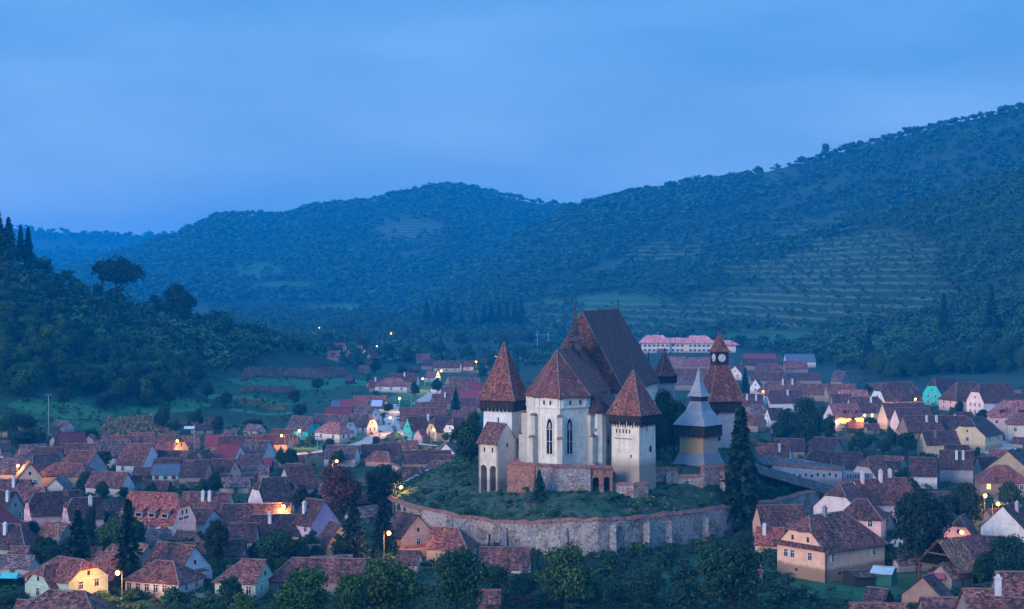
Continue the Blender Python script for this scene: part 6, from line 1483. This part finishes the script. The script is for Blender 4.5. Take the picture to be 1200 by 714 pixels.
def dens_mid(px, py, x, y, z):
    fld = np.maximum.reduce([ell(px, py, 300, 318, 36, 12), ell(px, py, 330, 336, 50, 6), ell(px, py, 480, 268, 50, 16)])
    clr = np.where(snoise(x + 500, y, 420) > .68, .15, 1.0)
    return .97 * clr * (1 - fld * .92) * (py < 356)
pts = scatter(3, 2440, 3760, 16, -150, 900, dens_mid, 7)
mass('forest', 'hazy forest covering the peaked middle hill', 'forest', [(a, b, c, TR.triangular(8, 20, 11)) for a, b, c in pts], (.026, .066, .042), 34, .14, 1.65, .8, 6)
def dens_far(px, py, x, y, z): return np.where(snoise(x, y, 900) > -.1, .85, .25)
pts = scatter(4, 4500, 5860, 34, -200, 420, dens_far, 8)
mass('forest', 'pale blue forest on the farthest left ridge', 'forest', [(a, b, c, TR.uniform(16, 28)) for a, b, c in pts], (.018, .044, .03), 30, .16, 1.3, .6, 7)
def dens_val(px, py, x, y, z):
    n_ = snoise(x, y, 140); fld = np.maximum.reduce([ell(px, py, 440, 358, 90, 7), ell(px, py, 500, 368, 60, 4), ell(px, py, 545, 410, 60, 6), ell(px, py, 400, 362, 60, 4)])
    return np.where(n_ > -.12, .92, .22) * (1 - fld) * (py < 432)
pts = scatter(5, 1060, 2500, 10.5, 250, 690, dens_val, 9)
mass('thicket', 'clumps of trees and bushes across the far valley floor', 'thicket', [(a, b, c, TR.uniform(5, 11)) for a, b, c in pts], (.026, .060, .038), 60, .10, 1.2, .5, 8, 'leaf')

# undergrowth between the houses and in the meadow, grass on the church hill
def under():
    r = random.Random(31); out = []
    for _ in range(9000):
        px, py = r.uniform(-60, 1260), 445 + 275 * r.random() ** .8; x, y = at(px, py)
        if blocked(x, y, .8) or onroad(x, y, 6.5) or mound(x, y) is not None: continue
        if ((px - 1000) / 85) ** 2 + ((py - 678) / 30) ** 2 < 1 and r.random() < .85: continue
        if ((px - 800) / 80) ** 2 + ((py - 662) / 26) ** 2 < 1 and r.random() < .6: continue
        out.append((x, y, g1(x, y), r.uniform(.7, 2.6)))
    mass('undergrowth', 'rough weeds and bushes between the village houses', 'undergrowth', out, (.024, .050, .03), 100, .065, 1.5, .5, 9, 'leaf')
    out = []
    while len(out) < 2600:
        d = r.uniform(366, 470); x = r.uniform(-35, 75); mz = mound(x, d)
        if mz is None: continue
        out.append((x, d, mz, r.uniform(.3, 1.0)))
    mass('grass', 'tall rough grass on the slope of the church hill', 'grass', out, (.032, .075, .03), 34, .12, 2.0, .5, 10, 'leaf')
    out = []
    for _ in range(60):
        px, py = r.uniform(738, 850), r.uniform(570, 590); d = r.uniform(375, 392); x = (px - 600) / F * d; mz = mound(x, d)
        if mz is None or mz > 13: continue
        out.append((x, d, mz + .2, r.uniform(.5, .9)))
    mass('wild_flowers', 'patch of yellow wild flowers on the grassy slope below the tower', 'flowers', out, (.34, .28, .03), 22, .10, 1.6, .5, 11, 'straw')
under()
# maize and stubble strips
def field(label, cat, quad, col, h, step=1.6, dens=1.0, name='maize_field'):
    c = [at(*q) for q in quad]; r = random.Random(len(label)); out = []
    la = max(math.dist(c[0], c[1]), math.dist(c[3], c[2])); lb = max(math.dist(c[0], c[3]), math.dist(c[1], c[2])); na, nb = max(2, int(la / step)), max(2, int(lb / step))
    if na * nb > 5200: k = math.sqrt(na * nb / 5200); na, nb = int(na / k), int(nb / k)
    for i in range(na):
        for j in range(nb):
            if r.random() > dens: continue
            u, v = (i + r.uniform(-.4, .4)) / na, (j + r.uniform(-.4, .4)) / nb
            x = (c[0][0] * (1 - u) + c[1][0] * u) * (1 - v) + (c[3][0] * (1 - u) + c[2][0] * u) * v; y = (c[0][1] * (1 - u) + c[1][1] * u) * (1 - v) + (c[3][1] * (1 - u) + c[2][1] * u) * v
            if blocked(x, y, .5): continue
            out.append((x, y, g1(x, y), h * r.uniform(.8, 1.2)))
    mass(name, label, cat, out, tuple(c * .75 for c in col), 16, .17, .8, .4, 12, 'straw')
field('tan maize strip along the foot of the left wood', 'maize field', [(284, 447), (406, 441), (402, 433), (288, 435)], (.26, .18, .14), 2.6, 2.4)
field('brown maize strip in the middle of the left fields', 'maize field', [(283, 462), (350, 462), (346, 455), (288, 455)], (.2, .13, .11), 2.2, 2.4)
field('yellowish stubble strip on the left fields', 'field', [(275, 474), (335, 482), (336, 476), (276, 468)], (.22, .21, .08), 1.2, 1.3, name='stubble_field')
field('wide dry maize patch above the left roofs', 'maize field', [(116, 512), (215, 510), (190, 486), (130, 492)], (.26, .20, .12), 2.2, 2.3)
field('dry maize patch at the left behind the maroon barn', 'maize field', [(18, 518), (108, 517), (76, 503), (24, 502)], (.24, .2, .12), 2.2, 2.2)
field('thin brown strip of dead stalks below the wood', 'maize field', [(195, 502), (260, 498), (255, 493), (198, 495)], (.14, .09, .08), 2.0, 2.2)
field('pale maize strip between the left rows of houses', 'maize field', [(205, 574), (290, 574), (292, 566), (206, 566)], (.2, .18, .09), 2.0, 1.6)
field('small dry strip beside the far red hut', 'maize field', [(362, 433), (392, 437), (386, 429), (362, 427)], (.15, .10, .085), 2.2, 2.6)
field('dry garden patch behind the bottom fence', 'field', [(600, 712), (680, 712), (660, 692), (612, 694)], (.10, .10, .045), 1.3, 1.0, name='garden_patch')
field('dry garden patch right of the lone tree', 'field', [(676, 713), (760, 713), (742, 700), (690, 700)], (.09, .10, .045), 1.2, 1.0, name='garden_patch')

# ------------------------------------------------------------------ street lamps, poles, cars, small things
def lampp(px, py, label, h=6.5, power=900, arm=1, d=None):
    x, y = at(px, py, h) if d is None else P(px, d); z = zof(py, y) - h
    root = empty('street_lamp', (x, y, z), TR.uniform(-.5, .5), label, 'street lamp', None)
    m = MB(); m.tube([(0, 0, -.8), (0, 0, h * .6), (0, 0, h + .3)], [.11, .085, .06], 7); m.build('pole', M['darkpost'], root)
    m = MB(); m.tube([(0, 0, h + .2), (arm * .4, -.5, h + .5), (arm * .8, -1.0, h + .45)], .045, 6); m.build('arm', M['iron'], root)
    m = MB(); m.box((arm * .8, -1.05, h + .38), (.34, .7, .16), taper=.8); m.build('lamp_head', M['concrete'], root)
    m = MB(); r_ = .46; m.loft([[(arm * .8 + r_ * math.sin(t) * math.cos(a), -1.05 + r_ * math.sin(t) * math.sin(a), h + .16 + r_ * math.cos(t)) for a in [2 * math.pi * k / 10 for k in range(10)]] for t in [math.pi * (.06 + .88 * j / 7) for j in range(7, -1, -1)]]); b = m.build('bulb', M['lamp'], root, smooth=True)
    lp = bpy.data.lights.new('lamp_light', 'POINT'); lp.energy = power; lp.color = (1, .40, .09); lp.shadow_soft_size = .35
    lo = bpy.data.objects.new('lamp_light', lp); COL.objects.link(lo); lo.parent = root; lo.location = (arm * .8, -1.75, h - .05)
LAMPS = [(20, 546, 'bright street lamp beside the peach gable at the far left'), (87, 594, 'bright street lamp in front of the pink gables above the spruce'), (143, 671, 'bright lamp under the tall spruce by the verandah house'), (205, 517, 'lamp on the roof side of the yellow house'),
         (334, 511, 'left of the two lamps near the peach walled house'), (348, 505, 'right of the two lamps, next to the turquoise house'), (443, 406, 'brightest far lamp among the trees of the valley'), (374, 384, 'far lamp at the tip of the left wooded slope'),
         (461, 490, 'lamp at the fork of the sandy road'), (505, 504, 'bright lamp at the gable of the yellow lit house'), (498, 444, 'far lamp beside the turquoise fronted house'), (515, 435, 'far lamp in front of the cream wall'), (468, 467, 'small lamp between the verge and red roofs'),
         (558, 424, 'far lamp left of the pointed tower tip'), (580, 418, 'far lamp touching the pointed tower roof'), (338, 594, 'small yellow lamp beside the lilac house'), (450, 625, 'small lamp glowing inside the spruce'), (469, 571, 'lamp at the bend of the ring wall'),
         (390, 541, 'small orange lamp inside the reddish tree'), (457, 391, 'farthest lamp in the valley'), (1010, 487, 'lamp at the right end of the restaurant terrace'), (1071, 468, 'lamp in front of the teal gabled house'), (1154, 581, 'upper left of the twin street lamps'), (1163, 591, 'lower right and brighter of the twin street lamps'),
         (1131, 624, 'lamp above the ridge of the open barn'), (893, 459, 'lamp beside the little white pointed gable'), (886, 421, 'faint lamp among the far roof rows')]
for px, py, lb in LAMPS:
    lampp(px, py, lb, power=4200 if py > 440 else 3600, arm=TR.choice((-1, 1))) if (px, py) != (469, 571) else lampp(px, py, lb, power=1500)
def upole(px, top, base, label, dbl=False):
    x, y = at(px, base); h = (base - top) * y / F; root = empty('utility_pole', (x, y, g1(x, y)), 0, label, 'utility pole'); m = MB()
    for o_ in ((-4.5, 4.5) if dbl else (0,)): m.tube([(o_, 0, -.5), (o_, 0, h)], [.3 if dbl else .17, .2 if dbl else .1], 8)
    m.build('pole', M['bluepole'] if dbl else M['concrete'], root); m = MB(); m.box((0, 0, h - .5 if not dbl else h - 3), (2.2 if not dbl else 12, .18, .18)); m.build('crossarm', M['bluepole'] if dbl else M['iron'], root)
    m = MB()
    for u in (-1, 0, 1): m.tube([(u * (.9 if not dbl else 5), 0, h - .4 if not dbl else h - 3.8), (u * (.9 if not dbl else 5), 0, h if not dbl else h - 3)], .09, 6)
    m.build('insulator', M['white'], root)
M['bluepole'] = mat_plain('pale_blue_paint', (.2, .42, .62), .6)
upole(228, 495, 528, 'concrete pole right of the yellow house'); upole(277, 502, 524, 'concrete pole behind the crimson roof'); upole(372, 510, 534, 'pole in front of the turquoise house'); upole(57, 462, 512, 'thin pole on the left field')
upole(636, 388, 412, 'pale blue double pole portal on the slope behind the church', True); upole(170, 610, 640, 'pole in front of the guesthouse'); upole(68, 610, 640, 'pole beside the wooden gate'); upole(480, 497, 522, 'slim pole in front of the teal walled house'); upole(482, 462, 478, 'pole on the green verge')

def car(px, py, rz, col, label):
    x, y = at(px, py); root = empty('parked_car', (x, y, g1(x, y) + .05), R(rz), label, 'car'); L, W = 4.2, 1.7
    prof = [(-2.1, .35), (2.1, .35), (2.12, .75), (1.2, .95), (.55, 1.42), (-1.0, 1.46), (-1.75, 1.0), (-2.12, .9)]
    def ring(y_, k): return [(px_ * (1 if z < 1 else k), y_ * (1 if z < 1 else .86), z) for px_, z in prof]
    m = MB(); m.loft([ring(-W / 2, .97), ring(-W / 2 + .08, 1), ring(W / 2 - .08, 1), ring(W / 2, .97)]); m.build('body', M['objcol'], root, col)
    for s in (-1, 1):
        m = MB(); m.loft([[(.98, s * .79, 1.0), (.5, s * .765, 1.36), (-.95, s * .765, 1.38), (-1.5, s * .79, 1.0)], [(.98, s * .83, 1.0), (.5, s * .77, 1.36), (-.95, s * .77, 1.38), (-1.5, s * .83, 1.0)]]); m.build('side_window', M['glass'], root)
        for xx in (-1.3, 1.3):
            n = 14; m = MB(); m.loft([[(xx + .31 * math.cos(6.283 * k / n), s * (.88), .31 + .31 * math.sin(6.283 * k / n)) for k in range(n)], [(xx + .31 * math.cos(6.283 * k / n), s * .66, .31 + .31 * math.sin(6.283 * k / n)) for k in range(n)]]); wl = m.build('wheel', M['rubber'], root)
            m = MB(); m.loft([[(xx + .18 * math.cos(6.283 * k / n), s * .9, .31 + .18 * math.sin(6.283 * k / n)) for k in range(n)], [(xx + .18 * math.cos(6.283 * k / n), s * .8, .31 + .18 * math.sin(6.283 * k / n)) for k in range(n)]]); m.build('rim', M['concrete'], wl)
        m = MB(); m.box((2.1, s * .6, .72), (.08, .3, .16)); m.build('headlight', M['white'], root)
    m = MB(); m.loft([[(1.18, -.66, .99), (1.18, .66, .99), (.6, .62, 1.37), (.6, -.62, 1.37)], [(1.22, -.66, 1.0), (1.22, .66, 1.0), (.64, .62, 1.38), (.64, -.62, 1.38)]]); m.build('windscreen', M['glass'], root)
car(1054, 661, 20, (.45, .5, .56), 'pale blue car parked on the grass behind the garden shed'); car(1181, 516, 80, (.03, .05, .12), 'dark blue car parked in front of the pink town house')
car(250, 565, 10, (.6, .62, .65), 'white car beside the tiny brick shed'); car(413, 447, 0, (.5, .55, .6), 'pale car by the far red hut')

def fence(pts, label, h=1.5, mat='wood', name='fence', step=.16, cat='fence'):
    w_ = [at(*p) for p in pts]; root = empty(name, (*w_[0], g1(*w_[0])), 0, label, cat); b = MB(); p_ = MB()
    for a, c in zip(w_[:-1], w_[1:]):
        ln = math.dist(a, c); n = max(1, int(ln / step)); rz = math.atan2(c[1] - a[1], c[0] - a[0])
        for k in range(n):
            t = (k + .5) / n; x, y = a[0] + (c[0] - a[0]) * t, a[1] + (c[1] - a[1]) * t; z = g1(x, y); b.box((x, y, z + h / 2), (step * .8, .05, h + TR.uniform(-.06, .06)), rz)
            if k % max(1, int(2.2 / step)) == 0: p_.box((x, y + .09, z + h / 2), (.14, .12, h + .3), rz)
    b.build('boards', M[mat], root, world=True); p_.build('posts', M['wood'], root, world=True)
fence([(46, 626), (68, 625)], 'ochre board fence beside the pink gabled house', 2.2, 'palewood')
fence([(610, 712), (700, 711), (790, 712)], 'thin dark paling fence along the bottom edge', 1.6, 'darkwood', step=.55)
fence([(176, 634), (236, 636)], 'low fence with reddish rail in front of the guesthouse', 1.1, 'darkwood', step=.4)
M['maroongate'] = mat_plain('maroon_paint', (.12, .015, .03), .6)
fence([(41, 566), (48.5, 565)], 'tall maroon yard gate beside the peach gable', 3.0, 'maroongate', 'gate', cat='gate')
def yard_wall(pts, h, col, label, mat='plaster'):
    w_ = [at(*p) for p in pts]; root = empty('yard_wall', (*w_[0], g1(*w_[0])), 0, label, 'wall'); m = MB(); c = MB(); wall_run(m, [(a, b, g1(a, b) + h) for a, b in w_], .35, min(g1(a, b) for a, b in w_) - 1, .02, c); m.build('masonry', M[mat], root, WALL[col], world=True); c.build('coping', M['cap'], root, world=True)
yard_wall([(88, 624), (114, 622)], 2.6, 'palepink', 'pinkish yard wall with tile coping between pink house and guesthouse')
yard_wall([(212, 690), (226, 688), (248, 682)], 2.6, 'blue', 'white yard wall with red coping beside the glazed verandah')
yard_wall([(1120, 664), (1160, 655)], 2.0, 'blue', 'whitewashed yard wall right of the open barn')
yard_wall([(1100, 690), (1122, 684)], 1.6, 'stone', 'stone yard wall with mossy coping in front of the open barn', 'rubble')
yard_wall([(470, 655), (500, 652)], 2.2, 'peach', 'pinkish yard wall below the peach gabled house')
yard_wall([(455, 548), (480, 560), (535, 556)], 1.6, 'palepink', 'low wall below the hip roofed house by the church hill')
yard_wall([(395, 527), (420, 530)], 1.4, 'white', 'pale yard wall at the street edge')
def canopy(px, py, w_, d_, col, label, h=2.3, name='tarp_canopy'):
    x, y = at(px, py); root = empty(name, (x, y, g1(x, y)), R(TR.uniform(-15, 15)), label, 'canopy'); m = MB()
    for sx in (-1, 1):
        for sy in (-1, 1): m.tube([(sx * w_ / 2, sy * d_ / 2, -.3), (sx * w_ / 2, sy * d_ / 2, h)], .05, 6)
    m.build('posts', M['iron'], root); m = MB(); m.loft([[(-w_ / 2 - .2, -d_ / 2 - .2, h), (w_ / 2 + .2, -d_ / 2 - .2, h), (w_ / 2 + .2, d_ / 2 + .2, h), (-w_ / 2 - .2, d_ / 2 + .2, h)], [(-w_ / 2, -d_ / 2, h + .1), (w_ / 2, -d_ / 2, h + .1), (w_ / 2, d_ / 2, h + .1), (-w_ / 2, d_ / 2, h + .1)], [(-w_ / 2, -.1, h + .9), (w_ / 2, -.1, h + .9), (w_ / 2, .1, h + .9), (-w_ / 2, .1, h + .9)]]); m.build('sheet', M['objcol'], root, col)
canopy(278, 561, 4.5, 3, (.55, .58, .6), 'left of two pale tarps beside the bluish dark roof'); canopy(298, 559, 5, 3, (.5, .56, .6), 'right of two pale tarps, near the white half hipped gable')
canopy(1097, 690, 3.2, 3.2, (.38, .06, .08), 'red parasol like canopy in front of the open barn'); canopy(12, 690, 3.5, 2.5, (.06, .5, .5), 'teal tarp canopy at the bottom left')
canopy(318, 542, 2.2, 2, (.05, .42, .45), 'small turquoise tarp beside the bright red shed roof'); canopy(402, 600, 5, 3, (.04, .16, .42), 'blue tarp canopy behind the dark spruces'); canopy(460, 598, 3.5, 2.5, (.06, .35, .55), 'bright blue tarp canopy at the foot of the arched wall')
canopy(575, 434, 6, 3, (.55, .62, .66), 'far white awning near the pointed tower'); canopy(222, 509, 4, 3, (.6, .62, .6), 'white awning beside the yellow house')
def pile(px, py, col, label, n=26, sz=.5, name='woodpile', cat='pile'):
    x, y = at(px, py); r = random.Random(n + px); root = empty(name, (x, y, g1(x, y)), 0, label, cat); m = MB()
    for k in range(n): a, q = r.uniform(0, 6.28), r.uniform(0, 1) ** .7 * 2.0; m.box((math.cos(a) * q * 1.4, math.sin(a) * q, r.uniform(.1, 1.0 - q * .35)), (r.uniform(.5, 1.6) * sz * 2, .3 * sz * 2, .22 * sz * 2), r.uniform(0, 3))
    m.build('pieces', M['objcol'], root, col)
pile(196, 704, (.28, .14, .08), 'rusty rubble heap in front of the glazed verandah', 60); pile(232, 700, (.30, .26, .26), 'pale heap of boards right of the rubble heap', 40); pile(130, 575, (.26, .18, .17), 'heap of old tiles in the stone yard', 50); pile(175, 572, (.2, .2, .24), 'scattered grey junk by the open woodshed', 40); pile(943, 698, (.3, .2, .2), 'small stone heap on the lawn below the orange house', 14)

def cable(pa, pb, label, sagm=1.2):
    a, b = at(*pa, 7.5), at(*pb, 7.5); za, zb = zof(pa[1], a[1]), zof(pb[1], b[1]); m = MB(); pts = []
    for k in range(15): t = k / 14; pts.append((a[0] + (b[0] - a[0]) * t - a[0], a[1] + (b[1] - a[1]) * t - a[1], (zb - za) * t - sagm * 4 * t * (1 - t)))
    m.tube(pts, .035, 5); o = m.build('power_cable', M['iron']); o.location = (a[0], a[1], za); tag(o, label, 'cable')
cable((228, 496), (277, 503), 'overhead cable from the pole by the yellow house to the crimson roof'); cable((277, 503), (372, 511), 'overhead cable running from the crimson roof to the turquoise house')
cable((68, 611), (170, 611), 'overhead cable between the gate pole and the guesthouse pole'); cable((170, 611), (338, 600), 'overhead cable from the guesthouse pole to the lilac house'); cable((480, 498), (482, 463), 'overhead cable along the green verge')

# ------------------------------------------------------------------ evening haze over the valley
def haze():
    m = bpy.data.materials.new('haze'); m.use_nodes = True; t = m.node_tree; t.nodes.clear(); o = t.nodes.new('ShaderNodeOutputMaterial'); v = t.nodes.new('ShaderNodeVolumePrincipled')
    v.inputs['Color'].default_value = (.0, .44, 1.0, 1); v.inputs['Density'].default_value = HAZE; v.inputs['Anisotropy'].default_value = 0.0; t.links.new(v.outputs[0], o.inputs['Volume'])
    b = MB(); b.box((0, 3600, 135), (11400, 9000, 400)); ob = b.build('haze', m); tag(ob, 'thin blue evening haze filling the whole valley', 'haze', kind='stuff'); ob.display_type = 'WIRE'
HAZE = .00017
haze()
